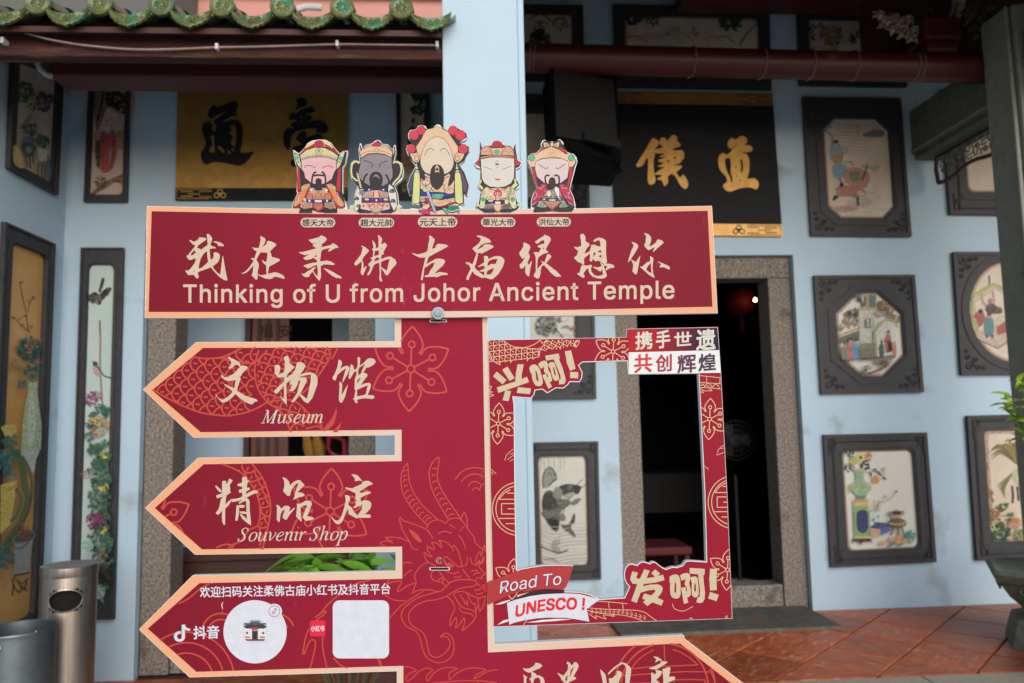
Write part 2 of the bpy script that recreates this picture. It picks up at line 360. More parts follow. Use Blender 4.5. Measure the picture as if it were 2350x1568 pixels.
# ================================================================ SETTING
pl_L, pl_R, pl_W, pl_S = PY(YL), PY(YR), PX(XW), PY(YS)
top('courtyard_ground', MB().box(-60,60,-60,4.55,-.4,-.16), M['court'], None, None, kind='structure')
top('porch_floor', MB().box(-9,9,4.56,YR+.3,-.4,-.012).box(-9,9,YR+.3,30,-.4,-.012), M['grout'], None, None, kind='structure')
kb = thing('stone_kerb', kind='structure', loc=(0, 4.7, -.15))
for i in range(7):
    obj('kerb_stone', MB().box(-5.2+i*1.6, -5.2+i*1.6+1.592, 4.55, 4.878, -.155, .002), M['kerb'], kb, bevel=.006)
# diagonal terracotta tiles, side .452 m
TS = .452; th_ = TS/2-.006
tb = MB(); N = 3
tv = []; 
for k, (a, z) in enumerate(((th_, -.02), (th_, 0), (th_-.006, .004))): tv += [(-a,-a,z),(a,-a,z),(a,a,z),(-a,a,z)]
tb.add(tv, [(8,9,10,11)]+[(b_+i, b_+(i+1) % 4, b_+4+(i+1) % 4, b_+4+i) for b_ in (0, 4) for i in range(4)])
tiles = thing('tile_paving', kind='structure', loc=(0, 5.4, 0))
t0 = obj('floor_tile', tb, M['tile'], None); t0.parent = tiles; ORG['t'] = 0; first = True
def clip_tile(cx, cy):
    # square rotated 45 degrees, cut at the kerb, at the walls
    h = TS/sqrt(2)-.008; pts = [(cx, cy-h), (cx+h, cy), (cx, cy+h), (cx-h, cy)]
    def cut(pts, f):
        o = []
        for i in range(len(pts)):
            a, b2 = pts[i], pts[(i+1) % len(pts)]; fa, fb = f(a), f(b2)
            if fa >= 0: o.append(a)
            if (fa < 0) != (fb < 0): t = fa/(fa-fb); o.append((a[0]+(b2[0]-a[0])*t, a[1]+(b2[1]-a[1])*t))
        return o
    yb = YL-.02 if cx < .1 else YR-.02
    n0 = len(pts); q = cut(cut(pts, lambda p: p[1]-4.89), lambda p: yb-p[1])
    return q, len(q) == 4 and abs(q[0][1]-pts[0][1]) < 1e-6
for i in range(-14, 20):
    for j in range(2, 28):
        s_, d_ = 7.432+(i-2)*.64/1, -3.005+(j-14)*.64
        cx, cy = (s_+.32+d_+.32)/2, (s_+.32-d_-.32)/2
        if not (-2.9 < cx < 5.3 and 4.6 < cy < YR+.3): continue
        q, full = clip_tile(cx, cy)
        if len(q) < 3: continue
        if full:
            if first: o = t0; first = False
            else: o = t0.copy(); COL.objects.link(o); o.parent = tiles
            o.location = (cx, cy-5.4, random.uniform(-.001, .001)); o.rotation_euler = (random.uniform(-.003,.003), random.uniform(-.003,.003), pi/4+pi/2*random.randint(0,3))
        else:
            n = len(q); m_ = MB().add([(a, b2, -.02) for a, b2 in q]+[(a, b2, .003) for a, b2 in q], [tuple(range(n, 2*n))]+[(k, (k+1) % n, (k+1) % n+n, k+n) for k in range(n)])
            c0 = (sum(a for a, _ in q)/n, sum(b2 for _, b2 in q)/n)
            o = obj('floor_tile', m_, M['tile'], None); me = o.data; me.transform(Matrix.Translation((-c0[0], -c0[1], 0))); o.parent = tiles; o.location = (c0[0], c0[1]-5.4, 0)

# ---------------------------------------------------------------- walls
def wall_with_door(name, label, Y, x0, x1, z1, d0, d1, dz, m, th=.07):
    mb = MB(); fl = lambda u, v, off=0: Vector((u, Y-off, v)); fl.n = Vector((0,-1,0))
    mb.plate(fl, [(x0,-.05),(d0,-.05),(d0,dz),(d1,dz),(d1,-.05),(x1,-.05),(x1,z1),(x0,z1)], off=0, th=th)
    t = thing(name, label, 'wall', (x0, Y, 0)); obj('plaster', mb, m, t)
    fl2 = lambda u, v, off=0: Vector((u, Y+th+.002-off, v)); fl2.n = fl.n; e = .12
    obj('backing', MB().plate(fl2, [(x0,-.05),(d0-.001+e,-.05),(d0-.001+e,dz-e),(d1-e,dz-e),(d1-e,-.05),(x1,-.05),(x1,z1),(x0,z1)], off=-.262, th=.1), m, t)
    return t
LX0, LX1, LZ = -2.12, -.575, 2.95
RX0, RX1, RZ = 1.31, 2.885, 2.99
wall_with_door('porch_wall', 'pale blue wall of the left porch with the gold plaque and a stone doorway', YL, XW, -.07, 3.96, LX0, LX1, LZ, M['wall'])
wall_with_door('hall_wall', 'pale blue wall right of the pillar carrying the black plaque and dark framed ceramic panels', YR, .3, 7.5, 6.2, RX0, RX1, RZ, M['wall'])
top('side_wall', MB().box(XW-.3, XW, 2.4, 3.949, -.05, 3.45).box(XW-.3, XW, 3.95, YL+.34, -.05, 3.88), M['wall'], 'pale blue side wall at the far left, at right angles to the gold plaque wall', 'wall')
pw = thing('partition_pillar', 'bright pale blue wall end rising behind the middle of the signboard', 'pillar', (.15, 4, 0))
x0_, x1_ = pl_at = (PY(4)(1019, 420).x, PY(4)(1208, 420).x)
obj('wall_end', MB().box(x0_, x1_-.03, 4, YL, -.05, 4.8).box(x0_, x1_-.03, YL+.002, YR, -.05, 5.7), M['pillar'], pw, bevel=.004)
obj('corner_strip', MB().box(x1_-.029, x1_+.006, 4.012, YR, -.05, 5.6), M['pillar'], pw, bevel=.008)

# ---------------------------------------------------------------- granite doorways
def door_frame(label, Y, x0, x1, z1, jw, lh, sill, rt=.25):
    t = thing('stone_door_frame', label, 'door frame', ((x0+x1)/2, Y+.07, 0), 'granite doorways of the temple')
    y0, y1 = Y+.07, Y+.07+rt
    for a, b2 in ((x0+.002, x0+jw), (x1-jw, x1-.002)): obj('jamb', MB().box(a, b2, y0, y1, 0, z1-lh-.002), M['granite'], t, bevel=.008)
    obj('lintel', MB().box(x0+.002, x1-.002, y0-.004, y1, z1-lh, z1-.002), M['granite'], t, bevel=.008)
    obj('threshold', MB().box(x0+jw+.002, x1-jw-.002, y0+.02, y1-.02, 0, sill), M['granite'], t, bevel=.01)
    return t
door_frame('speckled granite doorway behind the arrow boards, left of the pillar', YL, LX0, LX1, LZ, .19, .2, .1)
door_frame('speckled granite doorway with a dark interior, right of the pillar', YR, RX0, RX1, RZ, .205, .19, .2)
a_, b_ = on_floor(1439, 1429, .03), on_floor(1904, 1436, .03)
top('door_step_slab', MB().box(a_.x-.12, on_floor(1885,1410,.03).x, b_.y-.02, YR+.08, -.01, .03), mat('worn_slab', lin(70,70,68), .8, var=lin(116,108,98), nscale=9, amount=.4, bump=.6, bscale=30, dirt=(lin(120,84,66), 5, .58)), 'flat grey stone slab on the tiles before the right doorway', 'step', bevel=.006)

# dark hall behind the right doorway
def room(name, label, x0, x1, y0, y1, z1, m, mf):
    t = thing(name, label, 'room', (x0, y0, 0))
    obj('back_wall', MB().box(x0, x1, y1, y1+.1, 0, z1), m, t)
    obj('side_panel', MB().box(x0-.1, x0, y0, y1, 0, z1), m, t); obj('side_panel', MB().box(x1, x1+.1, y0, y1, 0, z1), m, t)
    obj('ceiling', MB().box(x0, x1, y0, y1, z1, z1+.1), M['void'], t); obj('floor', MB().box(x0, x1, y0, y1, -.01, .012), mf, t); return t
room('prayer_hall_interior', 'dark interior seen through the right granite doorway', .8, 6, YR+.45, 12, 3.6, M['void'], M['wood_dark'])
rl = thing('museum_room_interior', 'blue and brown room seen through the left granite doorway', 'room', (-2.6, YL+.45, 0))
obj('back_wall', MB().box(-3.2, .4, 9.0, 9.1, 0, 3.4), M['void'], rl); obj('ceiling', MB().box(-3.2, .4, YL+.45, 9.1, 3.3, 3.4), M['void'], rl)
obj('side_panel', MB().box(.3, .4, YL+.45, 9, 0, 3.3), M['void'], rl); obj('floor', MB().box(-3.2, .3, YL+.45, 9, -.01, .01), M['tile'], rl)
Q = PY(6.6); bx = Q(567, 900).x
obj('blue_wall', MB().box(-3.2, bx, 6.6, 6.7, 0, 3.3), M['wall'], rl)
dr = thing('wooden_door', 'reddish brown carved wooden door leaf inside the left doorway, beside the blue wall', 'door', (bx+.02, 6.55, 0))
x1d = Q(664, 900).x
obj('door_post', MB().box(bx+.002, bx+.045, 6.5, 6.62, 0, 3.2), M['wood_dark'], dr)
obj('door_leaf', MB().box(bx+.047, x1d, 6.56, 6.6, .05, 3.1), mat('brown_red_panel', lin(120,62,52), .5, var=lin(96,46,40), nscale=4, stretch=(6,6,.5)), dr)
for i in range(3):
    x = bx+.09+i*(x1d-bx-.12)/3; obj('moulding', MB().box(x, x+.03, 6.545, 6.559, .3, 2.9), M['wood_dark'], dr)
pr = Print(PY(6.55), .012)
for k, c in enumerate('福安'):
    vs, fs = glyphs(c); pr.faces([(592+x*36+k*44, 772-y*34) for x, y in vs], fs, lin(60,26,22))
pr.build('carved_characters', M['print'], dr)
# folded yellow umbrellas, red hooks and blue crate glimpsed below
um = thing('folded_umbrellas', 'two folded yellow umbrellas seen in the gap between the museum and souvenir shop arrows', 'umbrella', (Q(720,1100).x, 6.9, 0))
for k, (u0, u1) in enumerate(((700, 716), (722, 742))):
    Q2 = PY(6.9); pts = [Q2(u0, 985), Q2((u0+u1)/2, 1025), Q2(u1, 1075)]
    obj('umbrella_canopy', MB().tube(pts, [.02, .05, .03], 8), mat('ochre_cloth', lin(196,146,50), .7, var=lin(160,112,40), nscale=18), um, smooth=True)
hk = thing('red_plastic_chair', 'dark pink plastic chair back glimpsed beside the folded umbrellas', 'chair', (Q(770,1040).x, 7.0, 0))
Q3 = PY(7.0); mr_ = mat('pink_red_plastic', lin(190,44,76), .4)
for cc in (((756,1000),(752,1030),(762,1042)), ((762,1042),(775,1048),(790,1050),(806,1048)), ((758,1001),(775,1004),(790,1012),(792,1046))):
    obj('chair_bar', MB().tube([Q3(*q) for q in cc], .02, 8), mr_, hk, smooth=True)
top('blue_crate', MB().box(Q3(786,1040).x, Q3(840,1040).x, 7.1, 7.4, 0, Q3(780,1020).z), mat('crate_blue', lin(70,110,140), .6, var=lin(60,96,124), nscale=4), 'small blue crate standing inside the left doorway by its right jamb', 'crate')
top('blue_noticeboard', MB().box(Q3(748,760).x, Q3(800,760).x, 7.35, 7.4, Q3(770,786).z, Q3(770,700).z), M['wall'], 'pale blue board inside the left doorway near its top right', 'board')
# things in the dark hall
QH = PY(8.2)
ln = thing('red_lantern', 'round red paper lantern hanging in the dark right doorway', 'lantern', tuple(QH(1708, 690)))
c = PY(8.6)(1700, 692); obj('lantern_body', MB().lathe([(.02,-.17),(.1,-.15),(.16,-.08),(.18,0),(.16,.08),(.1,.15),(.02,.17)], 20, c), M['red'], ln, smooth=True)
obj('tassel', MB().tube([c-Vector((0,0,.16)), c-Vector((0,0,.34))], [.012,.02], 6), M['red'], ln)
cap = c+Vector((0,0,.17)); obj('hanging_cord', MB().tube([cap, cap+Vector((0,0,1.2))], .004, 5), M['black'], ln)
ln2 = thing('red_lantern', 'dim red lantern deep in the hall beside the slogan plate of the photo frame', 'lantern', tuple(PY(9.5)(1600, 800)))
c = PY(9.5)(1590, 790); obj('lantern_body', MB().lathe([(.02,-.2),(.12,-.17),(.2,-.08),(.21,0),(.2,.08),(.12,.17),(.02,.2)], 20, c), M['red'], ln2, smooth=True)
bl = thing('bulb', 'small glowing warm bulb in front of the red lantern', 'lamp', tuple(QH(1733, 689)))
obj('glass', MB().lathe([(.001,-.018),(.011,-.013),(.016,0),(.011,.012),(.005,.021),(.001,.024)], 14, QH(1733,689)), M['glow'], bl, smooth=True)
obj('flex', MB().tube([QH(1733,684), QH(1733,500)], .003, 5), M['black'], bl)
QF = PY(7.6); fb = QF(1696, 1268); fz = on_floor(0,0)
fn = thing('standing_fan', 'white pedestal fan in the dark right doorway, right of the photo frame', 'fan', (fb.x, 7.6, .012))
obj('base', MB().lathe([(.2,0),(.2,.02),(.16,.035),(.03,.05)], 28, (fb.x,7.6,.012)), M['white'], fn, smooth=True)
fgm = mat('dimmed_plastic', lin(60,60,58), .6)  # white fan parts greyed in colour to look dim inside the hall
obj('pole', MB().tube([(fb.x,7.6,.05),(fb.x,7.6,1.05)], .016, 10), fgm, fn, smooth=True)
hz = QF(1696, 1010).z
gr = obj('cage', MB(), M['white'], fn) if False else None
mb = MB()
for r in (.05,.1,.15,.19):
    mb.tube([(fb.x+r*cos(a), 7.6-.09+r*r*.8, hz+r*sin(a)) for a in [2*pi*k/24 for k in range(25)]], .0035, 4, False)
for k in range(24):
    a = 2*pi*k/24; mb.tube([(fb.x+r*cos(a), 7.51+r*r*.8, hz+r*sin(a)) for r in (.02,.08,.14,.19)], .0025, 4, False)
obj('fan_guard', mb, fgm, fn)
mb = MB()
for k in range(3):
    a = 2*pi*k/3; vs = [(fb.x+r*cos(a+t), 7.585+.02*sin(t*3), hz+r*sin(a+t)) for r, t in ((.03,-.3),(.15,-.45),(.17,0),(.15,.45),(.03,.3))]; mb.add(vs, [(0,1,2,3,4)])
obj('blades', mb, fgm, fn); obj('motor', MB().tube([(fb.x,7.6,hz),(fb.x,7.74,hz)], [.05,.035], 14), fgm, fn, smooth=True)
bn = thing('red_kneeling_bench', 'low bench with a dark red cushion in the doorway framed by the photo frame', 'bench', (2.05, 7.6, 0))
QB = PY(7.4); p0, p1 = QB(1470, 1240), QB(1590, 1262)
obj('cushion', MB().box(p0.x-.1, p1.x, 7.4, 7.95, p1.z-.05, p1.z+.03), mat('dark_red_cushion', lin(84,12,18), .7), bn, bevel=.02)
for x in (p0.x-.05, p1.x-.06):
    for y in (7.45, 7.85): obj('leg', MB().box(x, x+.04, y, y+.04, .012, p1.z-.052), M['wood_dark'], bn)
ib = PY(6.15); bn2 = thing('dark_wooden_bench', 'dark brown wooden bench inside the left doorway, behind the green leaves', 'bench', (ib(640,1300).x, 6.1, 0))
bz = ib(640,1258).z
obj('seat', MB().box(ib(350,1300).x, ib(960,1300).x, 6.0, 6.35, bz-.06, bz), M['wood_dark'], bn2, bevel=.006); obj('apron', MB().box(ib(352,1300).x, ib(958,1300).x, 6.03, 6.06, .1, bz-.062), M['wood_dark'], bn2)
tbq = QB(1480,1010)
at = thing('altar_table', 'dark altar table with a pale cloth edge deep in the right doorway', 'table', (2, 9, 0))
obj('table_top', MB().box(1.7, 3.1, 9, 9.7, .92, .98), mat('shade_dark_wood', lin(10,7,6), .7), at); obj('cloth', MB().box(1.68, 3.12, 8.97, 8.998, .55, .98), mat('altar_cloth', lin(14,8,7), .8, var=lin(22,14,10), nscale=6), at)  # wood and cloth coloured near black to stand for the hall's shade
for x in (1.75, 2.98): obj('leg', MB().box(x, x+.07, 9.05, 9.12, .012, .918), mat('shade_dark_wood', lin(10,7,6), .7), at)

# ================================================================ ROOFS
# left eave with glazed tiles
YE = 3.9; QE = PY(YE); xs_ = QE(228, 15).x; pitch = (QE(785, 17).x-xs_)/4; ze = QE(500, 15).z
roof = thing('tiled_eave', 'green glazed tile eave with flower discs over the left porch', 'roof', (-1, YE, ze))
sl_ = tan(radians(15)); cs = cos(radians(15))
def rz_(y): return ze+(y-YE)*sl_
deck = MB(); y2 = 10.5
deck.add([(-3.6,YE+.03,ze-.13),(x0_-.003,YE+.03,ze-.13),(x0_-.003,y2,rz_(y2)-.12),(-3.6,y2,rz_(y2)-.12),(-3.6,YE+.03,ze-.1),(x0_-.003,YE+.03,ze-.1),(x0_-.003,y2,rz_(y2)-.09),(-3.6,y2,rz_(y2)-.09)],
         [(0,3,2,1),(4,5,6,7),(0,1,5,4),(1,2,6,5),(2,3,7,6),(3,0,4,7)])
obj('roof_boards', deck, M['wood_dark'], roof)
ks = [k for k in range(-3, 6) if xs_+k*pitch < x0_+.05]
tu = None; dsk = None; drp = None; pan = None
for k in range(-3, 6):
    x = xs_+k*pitch
    if x > x0_+.05: break
    for j in range(6):
        ya, yb = YE+.015+j*.24, YE+.015+(j+1)*.24+.01
        if tu is None:
            mb = MB(); n = 10; vs = []; fs = []
            for (yy, r) in ((0,.063),(.02,.066),(.03,.058),(.25,.054)):
                vs += [(r*cos(pi*i/n-0.0), yy, yy*sl_+r*sin(pi*i/n)*1.05-.012) for i in range(n+1)]
            for a in range(3): fs += [(a*(n+1)+i, a*(n+1)+i+1, (a+1)*(n+1)+i+1, (a+1)*(n+1)+i) for i in range(n)]
            mb.add(vs, fs); tu = obj('tube_tile', mb, M['glaze'], None, smooth=True); tu.parent = roof; o = tu
        else: o = tu.copy(); COL.objects.link(o)
        o.location = (x-roof.location.x, ya-YE, rz_(ya)-ze)
        if x+pitch < x0_+.2:
            if pan is None:
                mb = MB(); n = 8; h = pitch/2; vs = []
                for yy in (0, .25): vs += [(h*(-1+2*i/n)*.86, yy, yy*sl_-.075+.055*((-1+2*i/n)**2)-(.008 if yy else 0)) for i in range(n+1)]
                mb.add(vs, [(i, i+1, n+2+i, n+1+i) for i in range(n)]); vs2 = [(a, b2, c2-.012) for a, b2, c2 in vs]; mb.add(vs2, [(i, n+1+i, n+2+i, i+1) for i in range(n)]); mb.add(vs[:n+1]+vs2[:n+1], [(i, n+1+i, n+2+i, i+1) for i in range(n)])
                pan = obj('pan_tile', mb, M['glaze'], None, smooth=True); pan.parent = roof; o = pan
            else: o = pan.copy(); COL.objects.link(o)
            o.location = (x+pitch/2-roof.location.x, ya-YE, rz_(ya)-ze)
    if dsk is None:
        mb = MB(); R_ = .062
        mb.add([(r*cos(2*pi*i/24), y, r*sin(2*pi*i/24)) for r, y in ((R_,.02),(R_,0),(R_-.006,-.005),(R_-.012,-.001),(R_-.018,-.004),(R_-.024,0),(.012,-.002),(.0005,-.008)) for i in range(24)],
               [(a*24+i, a*24+(i+1) % 24, (a+1)*24+(i+1) % 24, (a+1)*24+i) for a in range(7) for i in range(24)])
        for i in range(8):
            a = 2*pi*i/8; cx, cz = .021*cos(a), .021*sin(a)
            mb.add([(cx+.013*cos(a)*cos(t)-.008*sin(a)*sin(t), -.001-.008*(q), cz+.013*sin(a)*cos(t)+.008*cos(a)*sin(t)) for q, s2 in ((0,1),) for t in [2*pi*z/8 for z in range(8)]]+[(cx, -.011, cz)], [(z, (z+1) % 8, 8) for z in range(8)])
        dsk = obj('end_disc', mb, M['glaze2'], None, smooth=True); dsk.parent = roof; o = dsk
    else: o = dsk.copy(); COL.objects.link(o)
    o.location = (x-roof.location.x, -.004, .006); o.rotation_euler = (radians(-6), random.uniform(-.4,.4), 0)
    if x+pitch < x0_+.28:
        if drp is None:
            mb = MB(); W2 = .107; n = 22; vs = []
            for g in (0, .12, .3, .62, .8, .9, 1):
                for i in range(n+1):
                    t = -1+2*i/n; zt = -.012-.04*(1-t*t); zb = zt-.026-.042*(1-t*t)**.5+.004*cos(i*pi*.75)-(.01 if abs(t) < .06 else 0)
                    y = {0:0,.12:-.008,.3:-.001,.62:-.002,.8:-.009,.9:-.003,1:0}[g]-(.006*(sin(i*1.7)*sin(i*.9)) if g in (.3,.62) else 0)
                    vs.append((t*W2*(1-.06*g), y, zt+(zb-zt)*g))
            mb.add(vs, [(a*(n+1)+i, a*(n+1)+i+1, (a+1)*(n+1)+i+1, (a+1)*(n+1)+i) for a in range(6) for i in range(n)])
            for px_ in (0, -.035, .035):
                for i in range(5):
                    a = 2*pi*i/5+.3; cx, cz = px_+.011*cos(a), -.082+(.008 if px_ else 0)+.011*sin(a)
                    mb.add([(cx+.008*cos(t), -.002, cz+.008*sin(t)) for t in [2*pi*z/7 for z in range(7)]]+[(cx, -.012, cz)], [(z, (z+1) % 7, 7) for z in range(7)])
            vb = [(a, .012, c2) for a, b2, c2 in vs]; mb.add(vb, [(a*(n+1)+i, (a+1)*(n+1)+i, (a+1)*(n+1)+i+1, a*(n+1)+i+1) for a in range(6) for i in range(n)])
            drp = obj('drip_tile', mb, M['glaze2'], None, smooth=True); drp.parent = roof; o = drp
        else: o = drp.copy(); COL.objects.link(o)
        o.location = (x+pitch/2-roof.location.x, .0, -.004); o.rotation_euler = (radians(-14), 0, random.uniform(-.02,.02))
QF1 = PY(4.02); zf0, zf1 = QF1(500, 134).z, QF1(500, 52).z
obj('fascia_board', MB().box(-3.6, x0_-.004, 4.02, 4.08, zf0+.05, zf1), M['wood'], roof, bevel=.006)
obj('fascia_rail', MB().box(-3.6, x0_-.004, 3.995, 4.08, zf0-.008, zf0+.047), M['wood'], roof, bevel=.008)
QF2 = PY(4.5)
obj('tie_beam', MB().box(QF2(112, 150).x, x0_-.004, 4.5, 4.72, QF2(500, 177).z, QF2(500, 118).z), mat('oxblood_beam', lin(96,32,28), .6, var=lin(72,24,22), nscale=3, amount=.2, bump=.2, bscale=10, stretch=(.6,5,5)), roof, bevel=.01)
cp = QF2(100, 150); obj('beam_end_scroll', MB().tube([QF2(82,118), QF2(84,140), QF2(92,158), QF2(104,170), QF2(118,176)], .016, 8), M['white'], roof, smooth=True)
cable = thing('eave_cable', 'thin pale cable strung along the dark fascia under the green tiles', 'cable', (-1, 3.99, zf1))
QC = PY(3.975)
obj('cable_run', MB().tube([QC(*q) for q in cat_rom([(-20,44),(20,66),(60,76),(110,90),(170,101),(220,107),(275,112),(330,114),(400,113),(498,109),(560,108),(640,106),(774,102),(880,103),(1005,104)], 4)], .0055, 7), mat('cable_sheath', lin(176,160,152), .5, var=lin(130,110,104), nscale=90), cable, smooth=True)
for q in ((7,94),(498,108),(774,101),(1003,103)):
    p = QC(*q); obj('clip', MB().box(p.x-.008, p.x+.008, 3.962, 4.018, p.z-.016, p.z+.016), M['white'], cable, bevel=.003)
pk = PY(24); pb = thing('pink_building', 'pink rendered building rising beyond the green tile eave', 'building', (-4, 24, 0))
obj('facade', MB().box(pk(430,10).x, 3, 24, 30, -.1, 19), M['pink'], pb)
for k in range(3):
    u = 560+k*150; a, b2 = pk(u, 8), pk(u+70, -60); obj('window', MB().box(a.x, b2.x, 23.96, 24.02, a.z+1.3, b2.z+1.5), M['slab'], pb)
obj('ledge', MB().box(pk(430,10).x, 3, 23.8, 23.999, pk(700,-2).z, pk(700,-5).z), M['white'], pb)
a = PY(20)(705, 17); obj('awning', MB().tube([(PY(20)(675,24).x,20,PY(20)(675,24).z),(a.x,20,PY(20)(700,16).z),(PY(20)(738,18).x,20,PY(20)(738,18).z)], .09, 8), M['white'], pb, smooth=True)
gb = PY(22); top('grey_building', MB().box(-22, gb(400,10).x, 22, 29, -.1, 16.5), M['slab'], 'dark grey building beyond the left end of the tile eave', 'building')

# right porch roof, out of view; front edge height set to shade the wall
rf = thing('porch_roof', 'dark wooden roof over the right porch above the red beam', 'roof', (2, 4, 4))
obj('roof_boards', MB().add([(x1_+.01,4.0,4.25),(8,4.0,4.25),(8,YR+.1,5.75),(x1_+.01,YR+.1,5.75),(x1_+.01,4.0,4.35),(8,4.0,4.35),(8,YR+.1,5.85),(x1_+.01,YR+.1,5.85)],
    [(0,3,2,1),(4,5,6,7),(0,1,5,4),(1,2,6,5),(2,3,7,6),(3,0,4,7)]), M['wood_dark'], rf)
for i in range(13):
    x = .75+i*.5; obj('rafter', MB().add([(x,4.02,4.14),(x+.09,4.02,4.14),(x+.09,YR-.02,5.62),(x,YR-.02,5.62),(x,4.02,4.24),(x+.09,4.02,4.24),(x+.09,YR-.02,5.72),(x,YR-.02,5.72)],
    [(0,3,2,1),(4,5,6,7),(0,1,5,4),(1,2,6,5),(2,3,7,6),(3,0,4,7)]), M['wood_dark'], rf)
top('upper_purlin', MB().box(1.9, 7.4, 6.15, 6.4, PY(6.2)(2000, 8).z, PY(6.2)(2000, -60).z), M['pipe'], 'dark red beam along the top edge above the wall panels', 'beam')
QP = PY(5.55)
pipe = thing('red_roof_beam', 'round red lacquered beam bound with rattan across the right porch', 'beam', tuple(QP(1700,140)))
bp_ = [QP(1195,133), QP(1500,141), QP(1900,151), QP(2280,160)]; rad = (QP(1700,116).z-QP(1700,179).z)/2
obj('beam_log', MB().tube(bp_, rad, 28), M['pipe'], pipe, smooth=True)
for u, l in ((1214,0),(1223,0),(1588,1),(1748,1),(1858,1),(1957,1),(2095,1),(2106,2),(2258,1),(2276,0)):
    f_ = (u-1195)/1085; cz = QP(u, 133+27*f_); mb = MB()
    pts = [cz+Vector((.004*sin(a*2), (rad+.003)*-cos(a), (rad+.003)*sin(a))) for a in [radians(t) for t in range(-70, 111, 15)]]
    mb.tube(pts, .006, 6)
    if l: e = pts[0]; mb.tube([e, e+Vector((-.02, -.005, -.025)), e+Vector((-.05,0,-.04 if l == 1 else -.03))], .0045, 6)
    if l == 2: mb.tube([e+Vector((-.05,0,-.03)), e+Vector((-.03,0,-.12)), e+Vector((-.02,0,-.2))], .004, 6)
    obj('rattan_tie', mb, M['rattan'], pipe, smooth=True)

# loudspeaker hanging in front of the black plaque
QS = PY(5.7); sp = thing('loudspeaker', 'large black loudspeaker hung under the red beam beside the pillar', 'loudspeaker', tuple(QS(1335, 300)))
z0, z1 = QS(1335,398).z, QS(1335,172).z; xa, xb = QS(1256,280).x, QS(1419,280).x
obj('cabinet', MB().add([(xa,5.5,z1),(xb,5.7,z1),(xb,6.1,z1),(xa,6.0,z1),(xa+.02,5.42,z0+.1),(xb,5.62,z0+.06),(xb,6.05,z0),(xa+.02,5.95,z0)], [(0,1,2,3),(4,7,6,5),(0,4,5,1),(1,5,6,2),(2,6,7,3),(3,7,4,0)]), M['black'], sp, bevel=.01)
mb = MB(); fq = lambda s, t: ((xa+.03)+(xb-xa-.06)*s, 5.492+.19*s-.075*t, z1-.04-(z1-z0-.22)*t)
q4 = [fq(0,0), fq(1,0), fq(1,1), fq(0,1)]; mb.add(q4+[(a[0], a[1]+.01, a[2]) for a in q4], [(0,3,2,1),(4,5,6,7),(0,1,5,4),(1,2,6,5),(2,3,7,6),(3,0,4,7)])
obj('grille', mb, mat('grille_metal', lin(4,4,5), .8), sp)
obj('bracket', MB().box(xa+.04, xb-.04, 5.75, 5.8, z1+.002, z1+.1), M['black'], sp)
obj('badge', MB().box(xb-.07, xb-.055, 5.62, 5.632, z0+.28, z0+.3), M['white'], sp)
mb = MB(); q = [QS(1330,322), QS(1410,348), QS(1410,366), QS(1330,346)]; mb.add([a+Vector((0,-.24,0)) for a in q], [(0,1,2,3)]); mb.add([a+Vector((0,-.2,0)) for a in q], [(0,3,2,1)])
obj('port_slot', mb, mat('matt_black', lin(8,8,9), .9), sp)
top('speaker_bracket_arm', MB().tube([QS(1372,398), QS(1400,405), QS(1425,388)], .02, 8), M['black'], 'black tapered bracket end under the loudspeaker at the plaque corner', 'bracket')

# ---------------------------------------------------------------- stone column, beam, carved bracket
cx0 = PY(5.46)(2302, 700).x
colm = thing('stone_column', 'green grey stone column at the right edge standing on a carved pedestal', 'column', (cx0+.2, 5.3, 0))
obj('shaft', MB().box(cx0, cx0+.4, 5.2, 5.46, .52, 4.5).box(cx0+.03, cx0+.37, 5.14, 5.199, .52, 4.5), M['stone'], colm, bevel=.012)
obj('shaft_bead', MB().box(cx0-.012, cx0+.02, 5.17, 5.198, .52, 4.5), M['stone'], colm, bevel=.012)
pcx, pcy = cx0+.2, 5.32
p_l = PY(5.3)(2292, 1345); mb = MB()
hexp = [(.32,.5),(.36,.515),(.38,.49),(.36,.44),(.34,.42),(.30,.34),(.24,.27),(.22,.24),(.22,.2),(.27,.18),(.29,.1),(.31,0)]
sc_ = (pcx-p_l.x)/.36
mb.lathe([(r*sc_, z*1.03) for r, z in reversed(hexp)], 6, (pcx, pcy, 0), cap=True); obj('pedestal', mb, M['stone_dark'], colm, bevel=.006)
mb = MB()
for k in range(6):
    a0, a1 = 2*pi*k/6, 2*pi*(k+1)/6; m_ = (a0+a1)/2; r = .335*sc_*cos(pi/6)
    for t in (-.1, 0, .1):
        c_ = Vector((pcx+r*cos(m_)-t*sin(m_)*1.0, pcy+r*sin(m_)+t*cos(m_), .4)); tg = Vector((-sin(m_), cos(m_), 0)); nn = Vector((cos(m_), sin(m_), 0))
        mb.tube([c_+tg*(.035*cos(q))*(1-q/9)+Vector((0,0,.035*sin(q)*(1-q/9)))-nn*.02*(.4-c_.z) for q in [i*.7 for i in range(9)]], .008, 5)
obj('scroll_carving', mb, M['stone_dark'], colm)
